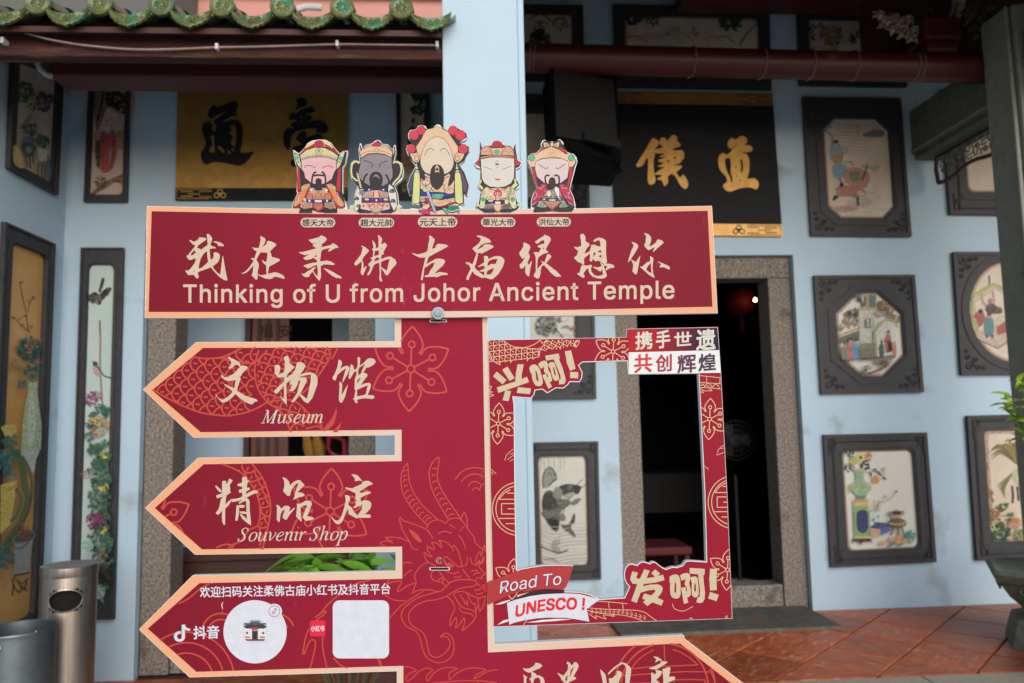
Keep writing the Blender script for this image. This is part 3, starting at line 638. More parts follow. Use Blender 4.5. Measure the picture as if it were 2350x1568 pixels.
# stone tie beam running back to the wall
BXa, BXb = PY(YR-.02)(2091, 300).x, PY(YR-.02)(2091, 300).x+.3
zb0, zb1 = PY(YR-.02)(2091, 368).z, PY(YR-.02)(2091, 256).z
sb = thing('stone_tie_beam', 'green grey stone beam running from the column back to the blue wall', 'beam', (BXa, 5.5, zb0))
obj('beam_block', MB().box(BXa, BXb, 4.4, YR-.004, zb0+.05, zb1), M['stone_dark'], sb, bevel=.01)  # darker stone colour stands in for the shade under the roof
obj('beam_moulding', MB().box(BXa+.02, BXb-.02, 4.4, YR-.004, zb0, zb0+.047), M['stone_dark'], sb, bevel=.012)
obj('beam_bead', MB().box(BXa-.012, BXa-.001, 4.4, YR-.004, zb0+.07, zb0+.09), M['stone'], sb)
mb = MB()
for cyy in (4.95, 5.15): mb.tube([(BXa-.01, cyy+.12*cos(q)*(1-q/14), (zb0+zb1)/2+.04+.12*sin(q)*(1-q/14)) for q in [i*.5 for i in range(22)]], .007, 5)
obj('incised_scroll', mb, M['stone'], sb)
PXb = PX(BXa+.13); ob = thing('openwork_bracket', 'dark carved openwork bracket with a red lower edge under the stone beam', 'bracket', (BXa+.13, 6, zb0-.3))
kx = BXa+.13; ya, yb = 5.52, 6.42
def zb_(y): t = (y-ya)/(yb-ya); return zb0-.21-.02*sin(t*9)-.03*t
grey_gilt = mat('gilt_grey_wood', lin(110,112,108), .5, .2, var=lin(64,58,50), nscale=20)
n = 12; top_ = [(y, zb0-.005) for y in [ya+(yb-ya)*i/n for i in range(n+1)]]
mb = MB(); pts = [(kx, ya+(yb-ya)*i/n, zb_(ya+(yb-ya)*i/n)) for i in range(n+1)]; mb.tube(pts, .017, 6); obj('red_edge', mb, M['pipe'], ob)
mb = MB(); mb.tube([(kx, ya, zb0-.02), (kx, yb, zb0-.02)], .014, 6); mb.tube([(kx, yb, zb0-.02), (kx, yb+.02, zb0-.12), (kx, yb, zb_(yb))], .018, 6); obj('frame_rail', mb, M['wood_dark'], ob)
mb = MB(); random.seed(3)
cols = 9
for i in range(cols):
    y = ya+.04+(yb-ya-.08)*i/cols; dy = (yb-ya-.08)/cols
    for lv in range(3):
        zt = zb0-.035-lv*.055; zz = zt-.05
        if zz < zb_(y)+.01: continue
        k = (i+lv) % 3
        if k == 0: mb.tube([(kx-.01,y,zt),(kx-.01,y+dy*.8,zt),(kx-.01,y+dy*.8,zz+.015),(kx-.01,y+dy*.3,zz+.015),(kx-.01,y+dy*.3,zt-.02)], .0065, 5)
        elif k == 1: mb.tube([(kx-.01,y+dy*.4+dy*.35*cos(q)*(1-q/12), zt-.022+.024*sin(q)*(1-q/12)) for q in [z*.6 for z in range(14)]], .0065, 5)
        else: mb.tube([(kx-.01,y,zz),(kx-.01,y,zt),(kx-.01,y+dy*.5,zt),(kx-.01,y+dy*.5,zz+.02),(kx-.01,y+dy*.9,zz+.02),(kx-.01,y+dy*.9,zt)], .0065, 5)
obj('fretwork', mb, grey_gilt, ob)
# carved brackets under the roof, top right
QK = PY(5.5); kb_ = thing('carved_roof_bracket', 'dark roof bracket with pale gilt carved flowers and a curved tusk at top right', 'bracket', tuple(QK(2160,100)))
obj('cap_block', MB().box(QK(2118,150).x, QK(2188,150).x, 5.42, 5.68, QK(2150,128).z, QK(2150,103).z).box(QK(2112,150).x, QK(2194,150).x, 5.4, 5.7, QK(2150,102).z, QK(2150,52).z), M['pipe'], kb_, bevel=.02)
obj('dark_corbel', MB().box(QK(2040,50).x, QK(2400,50).x, 5.72, 5.95, QK(2150,100).z, QK(2150,-60).z), M['wood_dark'], kb_, bevel=.03)
gilt = mat('pale_gilt', lin(196,178,150), .45, .1, var=lin(110,84,58), nscale=24, bump=.3, bscale=60)
obj('tusk', MB().tube([QK(*q) for q in cat_rom([(2196,-25),(2204,0),(2203,22),(2194,42),(2180,60),(2164,72)], 4)], [.035]*6+[.034,.033,.032,.03,.028,.026,.024,.022,.02,.018,.016,.014,.012,.01,.008][:15], 10), gilt, kb_, smooth=True)
obj('tusk_ridge', MB().tube([QK(*q) for q in cat_rom([(2184,-25),(2190,0),(2186,22),(2176,42),(2160,62),(2150,72)], 3)], .014, 8), gilt, kb_, smooth=True)
mb = MB(); random.seed(11)
def petals(c, n, r, tilt):
    for i in range(n):
        a = 2*pi*i/n+tilt; e = c+Vector((r*cos(a), -.02, r*sin(a)*.8)); m_ = (c+e)/2+Vector((0,-.035,0))
        mb.tube([c, m_, e], [.012, r*.28, .006], 6)
for u, v, n, r in ((2013,38,6,.055),(2030,52,6,.07),(2048,46,5,.06),(2062,60,6,.075),(2078,50,6,.06),(2045,72,5,.06),(2068,82,5,.07),(2092,72,5,.05),(2020,62,4,.05),(2088,92,4,.06)):
    petals(QK(u, v), n, r, random.random())
obj('gilt_flowers', mb, gilt, kb_, smooth=True)
mb = MB()
for i in range(26):
    c = QK(2212+random.random()*70, 18+random.random()*80); petals(c, 4, .03+random.random()*.025, random.random()*3)
obj('small_carvings', mb, mat('dim_gilt', lin(90,80,66), .5, .1, var=lin(50,38,30), nscale=30), kb_, smooth=True)
mb = MB(); c = QK(2128, 50)
mb.tube([QK(2128+28*cos(q)*(1-q/16), 40+30*sin(q)*(1-q/16)) for q in [i*.5 for i in range(24)]], .01, 6); obj('swirl', mb, M['wood_dark'], kb_, smooth=True)
# ================================================================ FRAMED PANELS, PLAQUES
def bil(q, s, t):
    return tuple((1-s)*(1-t)*q[0][i]+s*(1-t)*q[1][i]+s*t*q[2][i]+(1-s)*t*q[3][i] for i in (0, 1))
def rrect(x0, y0, x1, y1, r, ry=None, n=4):
    ry = ry or r; o = []
    for cx, cy, a0 in ((x1-r, y0+ry, -90), (x1-r, y1-ry, 0), (x0+r, y1-ry, 90), (x0+r, y0+ry, 180)):
        o += [(cx+r*cos(radians(a0+90*k/n)), cy+ry*sin(radians(a0+90*k/n))) for k in range(n+1)]
    return o
def octo(x0, y0, x1, y1, c, cy): return [(x0+c,y0),(x1-c,y0),(x1,y0+cy),(x1,y1-cy),(x1-c,y1),(x0+c,y1),(x0,y1-cy),(x0,y0+cy)]
def circ(x, y, rx, ry, n=40): return [(x+rx*cos(2*pi*k/n), y+ry*sin(2*pi*k/n)) for k in range(n)]
def grow(pts, f):
    cx = (min(p[0] for p in pts)+max(p[0] for p in pts))/2; cy = (min(p[1] for p in pts)+max(p[1] for p in pts))/2
    w2 = (max(p[0] for p in pts)-min(p[0] for p in pts))/2; h2 = (max(p[1] for p in pts)-min(p[1] for p in pts))/2
    return [(cx+(x-cx)*(w2+f[0])/w2, cy+(y-cy)*(h2+f[1])/h2) for x, y in pts]
GRP = 'framed ceramic panels on the temple walls'
def picture(label, pl, q, opening, paper, paint=None, ornament='fret', brown=.5, rim=.035):
    m0 = pl(*bil(q, .5, 1)); t = thing('framed_panel', label, 'framed picture', tuple(m0), GRP)
    W = lambda pts: [bil(q, *p) for p in pts]
    full = [(0,0),(1,0),(1,1),(0,1)]; asp = abs(q[1][0]-q[0][0])/abs(q[3][1]-q[0][1])
    rx, ry = rim, rim*asp
    obj('frame', MB().plate(pl, W(full), [W(opening)], off=.03, th=.03), M['slate'], t, bevel=.002)
    inner = [(rx,ry),(1-rx,ry),(1-rx,1-ry),(rx,1-ry)]
    obj('outer_moulding', MB().plate(pl, W(full), [W(inner)], off=.042, th=.0115), M['slate'], t, bevel=.003)
    g1 = grow(opening, (.02, .02*asp)); g2 = grow(opening, (.075, .075*asp))
    if min(p[0] for p in g2) > rx*1.1: obj('inner_moulding', MB().plate(pl, W(g2), [W(g1)], off=.038, th=.0075), M['slate'], t, bevel=.002)
    pn = obj('panel', MB().plate(pl, W(grow(opening, (.012, .012*asp))), off=.006, th=.005), paper, t)
    if ornament:
        x0 = min(p[0] for p in g2); y0 = min(p[1] for p in g2)
        mb = MB(); wd = max(.5, abs(q[1][0]-q[0][0])*.011)
        k = min(.24, x0*1.6 if ornament == 'scroll' else .2); ky = k*asp
        def rib(pts):
            pts = [pl(*bil(q, *p), .034) for p in pts]
            mb.tube(pts, .0062, 6)
        for sx in (0, 1):
            for sy in (0, 1):
                f = lambda x, y: ((1-x) if sx else x, (1-y) if sy else y)
                if ornament == 'fret':
                    a, b2 = x0, y0; e = rx+.014; ey = ry+.014*asp
                    rib([f(e+.0,ey+.16*asp), f(e,ey), f(e+.045,ey), f(e+.045,ey+.06*asp), f(e+.02,ey+.06*asp), f(e+.02,ey+.1*asp), f(e+.06,ey+.1*asp), f(e+.06, ey)])
                    rib([f(a-.012, ey), f(a-.012, .5)]); rib([f(e+.07, b2-.012*asp), f(.5, b2-.012*asp)])
                elif ornament == 'scroll':
                    for cx, cy, s in ((.085,.085,.045),(.16,.07,.028),(.07,.17,.028),(.215,.065,.02),(.062,.23,.02),(.135,.14,.03)):
                        rib([f(cx+s*cos(z)*(1-z/11), (cy+s*sin(z)*(1-z/11))*asp) for z in [i*.75 for i in range(13)]])
                else:
                    rib([f(rx+.02, .2*asp), f(rx+.02, ry+.02*asp), f(.2, ry+.02*asp)])
        obj('carving', mb, M['slate'], t, smooth=True)
    p = Print(pl, .0065, step=.0001, clip=W(opening))
    if brown:
        c_ = lin(176,128,104)
        for f_, cc in ((.004, lin(150,104,84)), (-.008, lin(196,164,140))):
            w_ = W(grow(opening, (f_, f_*asp))); w2 = W(grow(opening, (f_-.012*brown*2, (f_-.012*brown*2)*asp))); p.poly(w_, cc, [w2])
    if paint: paint(p)
    if p.mb.v: p.build('painting', M['glazepaint'], pn)
    return t
def paper(name, c, c2=None): return mat(name, c, .35, var=c2 or tuple(a*.93 for a in c[:3])+(1,), nscale=4, amount=.15)
white_p, cream_p, ochre_p, aqua_p, ink_p = paper('white_ceramic', lin(228,226,216)), paper('cream_ceramic', lin(222,212,196), lin(196,170,150)), paper('ochre_ceramic', lin(220,172,104), lin(204,152,84)), paper('aqua_ceramic', lin(176,204,204), lin(206,216,208)), paper('ink_ceramic', lin(214,212,202), lin(190,190,180))
rnd = random.Random(5)
def clump(p, x, y, r, n, cols, rr=.4):
    n *= 3; rr *= .58
    for i in range(n):
        a = rnd.random()*6.3; d_ = r*1.08*sqrt(rnd.random()); s = r*rr*(.6+rnd.random()*.8)
        p.ell(x+d_*cos(a), y+d_*sin(a), s, s*(.5+rnd.random()*.5), rnd.choice(cols), rnd.random()*3, 7)
def leafp(p, x, y, l, a, col, w_=.4):
    dx, dy = cos(a), sin(a); p.poly([(x,y),(x+dx*l*.35-dy*l*w_/2,y+dy*l*.35+dx*l*w_/2),(x+dx*l*.75-dy*l*w_/3,y+dy*l*.75+dx*l*w_/3),(x+dx*l,y+dy*l),(x+dx*l*.75+dy*l*w_/3,y+dy*l*.75-dx*l*w_/3),(x+dx*l*.35+dy*l*w_/2,y+dy*l*.35-dx*l*w_/2)], col)
def daisy(p, x, y, r, col, cc, n=12):
    for i in range(n): leafp(p, x, y, r, 2*pi*i/n+rnd.random()*.2, col, .32)
    if cc: p.ell(x, y, r*.28, r*.28, cc)
BLK, BRN, TEAL, GRN, YEL, ORG_, REDC, PURP = lin(44,44,46), lin(120,84,58), lin(40,110,106), lin(70,112,76), lin(214,196,70), lin(222,140,50), lin(190,64,52), lin(140,50,110)
def vase_p(p):
    p.frame((3280,1720), 2.8)
    clump(p, 340, 270, 50, 9, [TEAL, lin(30,80,84), GRN]); clump(p, 330, 420, 50, 9, [TEAL, lin(30,80,84)]); clump(p, 500, 400, 55, 10, [lin(60,90,80), lin(30,70,64)])
    daisy(p, 375, 350, 62, YEL, None); daisy(p, 455, 310, 62, lin(226,218,120), lin(120,60,30), 16); clump(p, 545, 300, 45, 12, [ORG_, lin(236,160,60), lin(200,110,40)])
    for x, y, a in ((590,445,-.1),(620,460,.3),(560,470,1.2),(650,480,.6),(700,520,.7)): leafp(p, x, y, 60, a, lin(40,84,72))
    clump(p, 620, 555, 42, 14, [ORG_, lin(236,160,60)]); clump(p, 712, 445, 26, 7, [lin(226,120,60), ORG_]); clump(p, 735, 490, 18, 5, [YEL])
    p.stroke('500,440 530,480 580,460 640,470', BRN, 7)
    G1, G2 = lin(150,200,150), lin(186,220,180)
    p.poly('385,445 500,440 490,470 500,560 555,610 560,660 525,735 430,740 370,700 340,640 360,600 405,575 400,480', G1)
    p.poly('378,440 505,430 498,462 388,466', lin(220,180,150))
    for i in range(6): p.stroke([(370+i*34, 600, 6), (385+i*30, 660, 6), (420+i*18, 730, 5)], G2)
    for y in (485,505,525,545): p.stroke([(400,y,4),(490,y-3,4)], lin(110,160,100))
    p.stroke('345,610 332,650 345,700', ORG_, 14); p.stroke('555,600 572,640 560,685', ORG_, 14)
    p.ell(452, 600, 28, 18, ORG_); p.ring(455, 650, 26, 8, lin(190,170,80))
    p.poly('400,742 520,732 522,772 412,778', lin(110,150,110)); p.poly('370,790 552,782 552,850 376,858', lin(224,196,110)); p.poly('370,788 552,780 552,798 372,808', ORG_)
    p.poly('376,858 552,850 560,1195 388,1200', lin(130,190,110)); p.poly('430,895 475,882 520,895 545,925 550,1100 520,1150 475,1172 430,1150 405,1110 398,930', lin(190,180,90)); p.poly('436,905 475,893 515,905 538,932 542,1096 515,1140 475,1160 434,1140 412,1104 406,936', lin(34,52,110))
    for i in range(5):
        for j in range(9): p.ell(425+i*24+(j % 2)*12, 930+j*25, 8, 7, lin(84,104,170), 0, 6)
    p.poly('385,1196 562,1190 566,1225 385,1232', lin(224,196,110)); p.poly('370,1220 580,1215 585,1272 560,1250 470,1262 458,1300 440,1262 385,1250 362,1280', lin(74,48,40))
    p.poly('553,910 678,905 672,1060 560,1075', lin(222,230,226)); p.stroke('553,910 678,905', lin(100,140,140), 8)
    for q in ('608,900 610,780','640,900 660,780','630,905 650,830 690,800'): p.stroke(q, lin(120,110,70), 8)
    p.stroke('660,900 700,810 790,770 840,720 858,690', lin(190,196,110), 12); p.ell(855, 688, 16, 12, lin(40,90,80)); p.ell(736, 745, 12, 20, lin(206,130,110))
    clump(p, 610, 1020, 30, 6, [lin(50,80,70), BLK], .3); clump(p, 655, 975, 16, 4, [BLK], .4)
    p.poly('555,1100 640,1030 800,1050 680,1115', lin(44,70,150)); p.poly('680,1115 800,1050 795,1130 670,1190', lin(60,94,180)); p.poly('558,1104 680,1112 668,1192 565,1190', lin(224,180,140)); p.poly('640,1060 700,1040 725,1055 660,1080', lin(110,90,80))
    for y in (1135,1160): p.stroke([(560,y,4),(668,y+4,4)], lin(180,130,100))
    p.poly('768,915 945,905 945,955 770,965', lin(160,110,90)); p.ell(860, 925, 52, 20, lin(40,50,50)); p.ell(855, 905, 22, 14, lin(190,120,80)); p.poly('800,965 915,960 905,1000 815,1005', lin(206,160,130))
    p.ell(867, 1045, 104, 58, lin(120,84,72)); p.stroke('775,1045 867,1060 965,1040', lin(190,190,90), 20)
    for q in ('815,1095 815,1140 785,1180','880,1100 875,1150 880,1185','915,1090 925,1130 940,1160'): p.stroke(q, lin(110,78,64), 22)
    for a in (.1,.5,1.2,-.2): leafp(p, 935, 1190, 130, a-.4, lin(50,150,140), .3)
    leafp(p, 1065, 1135, 140, 1.8, lin(50,150,140), .3); leafp(p, 850, 1250, 120, 2.5, lin(50,150,140), .35); leafp(p, 940, 1270, 90, 2.7, lin(50,150,140), .35)
    for x, y, a, b2 in ((705,1270,38,26),(810,1228,48,26),(895,1205,34,26),(885,1250,42,26),(955,1240,28,26)): p.ell(x, y, a, b2, ORG_, -.1); p.ell(x-6, y-6, a*.5, b2*.4, lin(238,176,80), -.1)
def octa_p(p):
    p.frame((3250,1080), 3.015)
    clump(p, 450, 600, 90, 26, [lin(170,140,120), lin(196,150,120), lin(130,130,110)], .35); clump(p, 490, 520, 60, 18, [lin(70,90,76), lin(100,100,90)], .3); clump(p, 345, 690, 40, 10, [lin(110,120,90), lin(170,150,120)], .4)
    p.stroke('310,790 430,750 560,700', lin(206,150,100), 22); p.poly('305,820 560,730 570,850 310,890', lin(130,126,122))
    for k in range(7): p.stroke([(310,835+k*9,3),(565,745+k*14,3)], lin(80,80,78))
    p.poly('555,480 770,480 775,880 575,880', lin(222,218,206)); p.poly('540,455 835,452 835,480 545,490', lin(196,190,100)); p.stroke('545,472 830,466', lin(150,150,80), 4)
    p.stroke('600,450 600,400 560,330', lin(110,80,70), 26); p.stroke('610,440 640,380 640,320', lin(110,80,70), 18); clump(p, 560, 315, 60, 14, [lin(110,80,84), lin(80,90,80)], .3)
    p.poly('640,300 670,300 670,440 645,440', lin(214,150,100)); p.poly('670,295 770,300 770,445 672,445', lin(110,128,130)); p.stroke('770,300 768,440', lin(180,186,90), 14); p.stroke('678,300 678,440', lin(190,196,110), 10)
    clump(p, 850, 430, 60, 22, [lin(140,96,60), lin(160,116,74)], .35); clump(p, 800, 520, 50, 14, [lin(140,96,60), lin(170,120,74)], .3); clump(p, 930, 500, 60, 18, [lin(140,96,60), lin(160,116,74)], .35); clump(p, 985, 600, 60, 22, [lin(140,96,60), lin(166,110,70)], .35)
    p.poly('645,582 735,580 738,690 650,692', lin(140,140,130)); p.poly('655,592 680,592 682,682 658,682', lin(214,212,200)); p.poly('700,592 724,590 726,680 704,682', lin(214,212,200)); p.stroke('692,590 694,684', lin(70,74,70), 8)
    p.poly('740,740 850,600 1020,640 1040,1010 790,1050 745,1000', lin(232,230,222)); p.stroke('770,1040 765,900 750,740 860,605 960,600 1030,700', lin(186,190,96), 24, 0); p.stroke('775,1040 772,900 762,750 865,620 950,618', lin(120,124,70), 4, 0); p.stroke('800,740 870,710 910,640', lin(200,196,150), 8)
    p.poly('560,890 760,880 765,1060 575,1075', lin(150,140,120)); p.poly('570,960 740,950 742,1030 575,1035', lin(120,126,110))
    for k in range(5): p.stroke([(560,892+k*12,4),(750,880+k*12,4)], lin(90,94,84) if k % 2 else lin(190,160,120))
    for x in (600,650,700): p.ring(x, 995, 16, 5, lin(196,196,176))
    p.poly('570,1062 1000,1040 1000,1060 570,1085', lin(90,80,70)); p.poly('770,1065 1000,1055 900,1120 740,1130', lin(150,130,104))
    def person(x, y, s, robe, sash, col=lin(214,160,130)):
        p.blob([(x-22*s,y),(x+20*s,y-4*s),(x+34*s,y+70*s),(x+30*s,y+190*s),(x-30*s,y+190*s),(x-36*s,y+80*s)], robe); p.stroke([(x-30*s,y+80*s,10*s),(x+30*s,y+76*s,10*s)], sash)
        p.stroke([(x-20*s,y+30*s,20*s),(x-46*s,y+80*s,16*s),(x-20*s,y+95*s,12*s)], robe); p.ell(x, y-16*s, 20*s, 22*s, col); p.ell(x, y-34*s, 20*s, 15*s, BLK); p.ell(x-14*s, y+196*s, 12*s, 8*s, BLK); p.ell(x+16*s, y+196*s, 12*s, 8*s, BLK)
    person(385, 920, .85, lin(110,140,120), lin(190,120,110)); person(460, 870, 1.1, lin(206,100,88), lin(120,60,64)); person(525, 880, 1, lin(60,150,196), lin(40,100,150))
    person(835, 890, .8, lin(80,110,100), lin(150,50,60)); person(915, 780, 1.05, lin(196,90,80), lin(60,70,70)); person(990, 900, .7, lin(214,110,96), lin(200,90,80))
    p.poly('905,870 960,870 965,980 915,985', lin(70,40,40)); clump(p, 660, 1215, 60, 16, [lin(50,90,76), lin(80,104,80)], .3); clump(p, 870, 1140, 50, 16, [lin(50,90,76), lin(80,104,80)], .3)
    for k in range(9): p.stroke([(620+k*14,1248,7),(760+k*14,1215-k*4,7),(900+k*10,1130-k*6,6)], rnd.choice([lin(120,84,56), lin(160,110,74), lin(90,70,54)]))
def sea_p(p):
    p.frame((3000,0), 1.568)
    for k in range(9): y = 770+k*22; p.stroke([(480+rnd.random()*60,y,3),(600,y+14,4),(720+rnd.random()*80,y+26,3)], lin(170,176,170))
    p.stroke('675,780 680,850', ORG_, 8); p.stroke('660,795 700,793', ORG_, 6); p.blob('705,850 760,820 830,818 838,855 760,862', lin(110,130,124)); p.stroke('765,815 820,815', lin(206,150,60), 10)
    R_ = rnd
    p.blob('515,900 560,900 590,960 560,1020 510,1010 498,950', lin(140,180,196)); p.ell(543, 905, 16, 18, lin(214,180,160)); p.ell(538, 888, 18, 11, BLK); p.stroke('510,930 515,860 475,820', lin(130,170,190), 16); p.stroke('462,826 515,790', lin(110,150,170), 8)
    p.stroke('580,920 608,935 600,960 575,955', lin(130,160,170), 8); p.poly('512,975 585,960 582,1020 530,1030', lin(190,150,80)); p.blob('520,1040 590,1030 610,1080 570,1120 525,1110', lin(130,170,190)); p.stroke('590,1020 630,1015 650,1040', lin(100,120,120), 7)
    p.blob('600,1070 660,1050 740,1080 750,1130 720,1180 640,1170 590,1130', lin(206,130,110)); p.blob('620,1090 680,1080 690,1130 640,1140', lin(120,150,110)); p.ell(715, 1060, 14, 16, lin(220,190,170)); p.stroke('735,1030 720,1090 700,1130', BLK, 9); p.stroke('700,1040 760,1055 800,1040 805,1060 765,1065', lin(110,140,120), 6)
    p.blob('540,1190 600,1165 700,1180 730,1220 690,1250 640,1235 560,1230', lin(196,120,104)); p.stroke('560,1120 575,1160 540,1190', lin(190,110,100), 16); p.ell(575, 1160, 14, 14, BLK); p.blob('530,1225 560,1235 520,1262', BLK); p.stroke('675,1235 678,1295', BLK, 16); p.blob('670,1200 710,1200 720,1240 690,1250', lin(224,210,170))
    for k in range(14): x = 480+R_.random()*330; y = 1180+R_.random()*150; p.stroke([(x,y,3),(x+25,y+8,4),(x+60,y-2,3)], lin(190,190,184) if k % 3 else lin(206,150,124))
    p.ell(590, 1310, 90, 18, lin(206,160,136))
    for k in range(6): p.ring(690, 1320, 30+k*12, 3, lin(150,150,150), 180, 330)
def fish_p(p):
    p.frame((2120,1760), 2.75); D, G_, LG = lin(44,46,44), lin(96,100,92), lin(150,154,144)
    for x in (120,150,200,260,330,370): p.stroke([(x,185,8),(x+8,240+rnd.random()*80,6),(x-4,330,2)], lin(150,156,136))
    p.blob('140,520 150,360 215,295 280,350 300,430 240,480 210,520', LG); p.stroke('145,530 140,420 165,340 215,300 260,340 280,400', D, 12); p.stroke('215,500 250,460 300,425', D, 14); p.stroke('190,400 215,360 240,400', G_, 10)
    p.blob('160,580 240,560 330,640 440,660 430,720 340,790 330,900 300,1010 240,980 180,900 130,740', G_); p.blob('150,600 230,580 280,650 300,740 200,770 132,745', lin(64,66,62)); p.blob('190,880 300,880 320,960 280,1010', D)
    for i in range(50): x = 200+rnd.random()*200; y = 660+rnd.random()*220; p.ell(x, y, 9, 6, rnd.choice([lin(110,114,104), lin(80,84,78), LG]), 0, 6)
    p.blob('320,520 400,485 480,490 560,510 550,560 500,600 430,650 370,610', D); p.blob('370,610 420,645 500,600 470,575', lin(176,180,166)); p.ring(437, 525, 22, 7, LG); p.ell(437, 525, 8, 8, LG)
    p.blob('490,570 520,510 555,530 545,580 510,600', lin(66,60,58)); p.stroke('515,500 545,465 580,435', G_, 8); p.stroke('560,535 600,500 640,485', G_, 8)
    p.blob('250,620 280,520 345,540 360,620 300,650', lin(140,146,134)); p.blob('130,790 270,790 265,850 210,875 160,850', lin(120,126,116)); p.stroke('130,800 160,850 210,872 262,850', D, 10); p.blob('440,700 510,645 565,650 500,715', lin(120,122,110))
    p.blob('340,930 430,920 490,800 495,900 450,960 500,1040 490,1070 430,1020 380,990', lin(70,74,66)); p.blob('330,880 350,800 395,850 380,890', lin(130,134,120))
    for k in range(12):
        y = 900+k*38; p.stroke([(110+rnd.random()*30,y+rnd.random()*30,5),(260,y+60,7),(420,y+30,8),(640,y+rnd.random()*50,5)], rnd.choice([lin(176,178,168), lin(150,154,140), lin(190,190,180)]))
    for k in range(5): p.ring(320, 1170, 24+k*14, 6, lin(140,146,124), 60, 290)
    p.stroke('120,1170 220,1215 330,1240 420,1210', D, 12); p.stroke('140,1320 250,1310 320,1360', G_, 8); clump(p, 320, 1050, 50, 8, [lin(222,222,214)], .25)
def crane_p(p):
    p.frame((1850,1200), 1.96); D, G_, LG = lin(48,50,48), lin(100,104,96), lin(156,158,150)
    for x, y, r in ((640,190,60),(690,215,50),(620,230,40),(700,150,40),(660,250,30),(760,150,22)): clump(p, x, y, r, 14, [D, G_, LG, lin(130,134,120)], .45)
    p.stroke('780,215 820,205 850,225 870,235', G_, 12); p.stroke('730,225 760,260 790,295', D, 9); p.ell(875, 212, 13, 17, REDC); p.stroke('880,225 876,270 870,280', G_, 6); p.stroke('760,150 800,170 840,140', LG, 5)
    for k in range(5): p.stroke([(600+k*60,290,3),(640+k*60,262,4),(700+k*50,290,3)], LG)
    p.stroke('850,640 890,690', G_, 4); p.stroke('840,660 930,650', LG, 4); p.ell(760, 600, 80, 60, lin(190,196,186))
def bird_p(p):
    p.frame((0,850), 1.65); D = lin(52,54,54)
    p.blob('650,520 670,440 685,432 690,450 668,520', D); p.blob('640,560 700,500 735,500 710,545 660,580', D); p.blob('575,580 590,545 630,525 655,560 620,590', D)
    for k in range(5): leafp(p, 640, 560, 60, 2.2+k*.28, lin(70,76,72), .3); leafp(p, 665, 550, 62, -.9+k*.18, lin(60,66,64), .3)
    p.blob('578,560 600,540 640,550 655,580 610,600', lin(84,90,86)); p.blob('655,560 690,525 735,500 728,520 700,555 670,585', lin(70,76,72)); p.blob('625,560 660,540 670,590 655,610 630,598', lin(120,110,104)); p.ell(655, 597, 13, 14, D); p.ell(640, 592, 9, 9, lin(196,120,100))
    p.stroke('658,712 662,860 660,1000 668,1150 680,1330', lin(170,130,100), 13); p.stroke('658,712 662,800', lin(110,84,64), 5)
    p.blob('615,1020 650,1015 668,1050 655,1085 622,1065', lin(196,160,150)); p.ell(628, 1000, 17, 16, D); p.poly('610,985 622,980 620,1000', D); p.stroke('640,1010 665,1050 690,1080 735,1092', D, 9)
    clump(p, 600, 1230, 44, 26, [PURP, lin(170,80,140), lin(196,120,170)], .28); clump(p, 640, 1210, 30, 12, [PURP, lin(196,120,170)], .28)
    for x, y in ((660,1290),(700,1330),(620,1340),(600,1400),(690,1300),(590,1480),(700,1520),(640,1550),(600,1560)): clump(p, x, y, 28, 6, [TEAL, lin(50,104,84), lin(90,130,90)], .6)
    clump(p, 650, 1410, 60, 26, [lin(176,120,50), lin(200,150,60), lin(150,96,44)], .26); clump(p, 640, 1380, 30, 8, [YEL], .3)
    p.frame((0,1800), 1.68)
    for y in range(10, 900, 42):
        for x in (640, 690, 715): clump(p, x+rnd.uniform(-25,15), y+rnd.uniform(-20,20), 30, 4, [TEAL, lin(60,100,70), lin(90,120,70), lin(44,84,64)], .7)
    clump(p, 700, 35, 24, 5, [YEL], .5); clump(p, 700, 255, 30, 6, [YEL, lin(180,170,50)], .5); clump(p, 580, 160, 36, 14, [lin(150,110,70), lin(120,90,60)], .22)
    clump(p, 640, 480, 56, 22, [PURP, lin(110,40,80)], .3); clump(p, 700, 545, 20, 4, [YEL], .5); clump(p, 590, 640, 34, 8, [lin(130,180,150)], .6); clump(p, 690, 700, 40, 12, [lin(96,80,66), lin(140,120,96)], .4)
    clump(p, 690, 830, 50, 16, [BLK, lin(80,60,40)], .5); leafp(p, 650, 940, 110, 1.1, lin(110,150,140), .25)
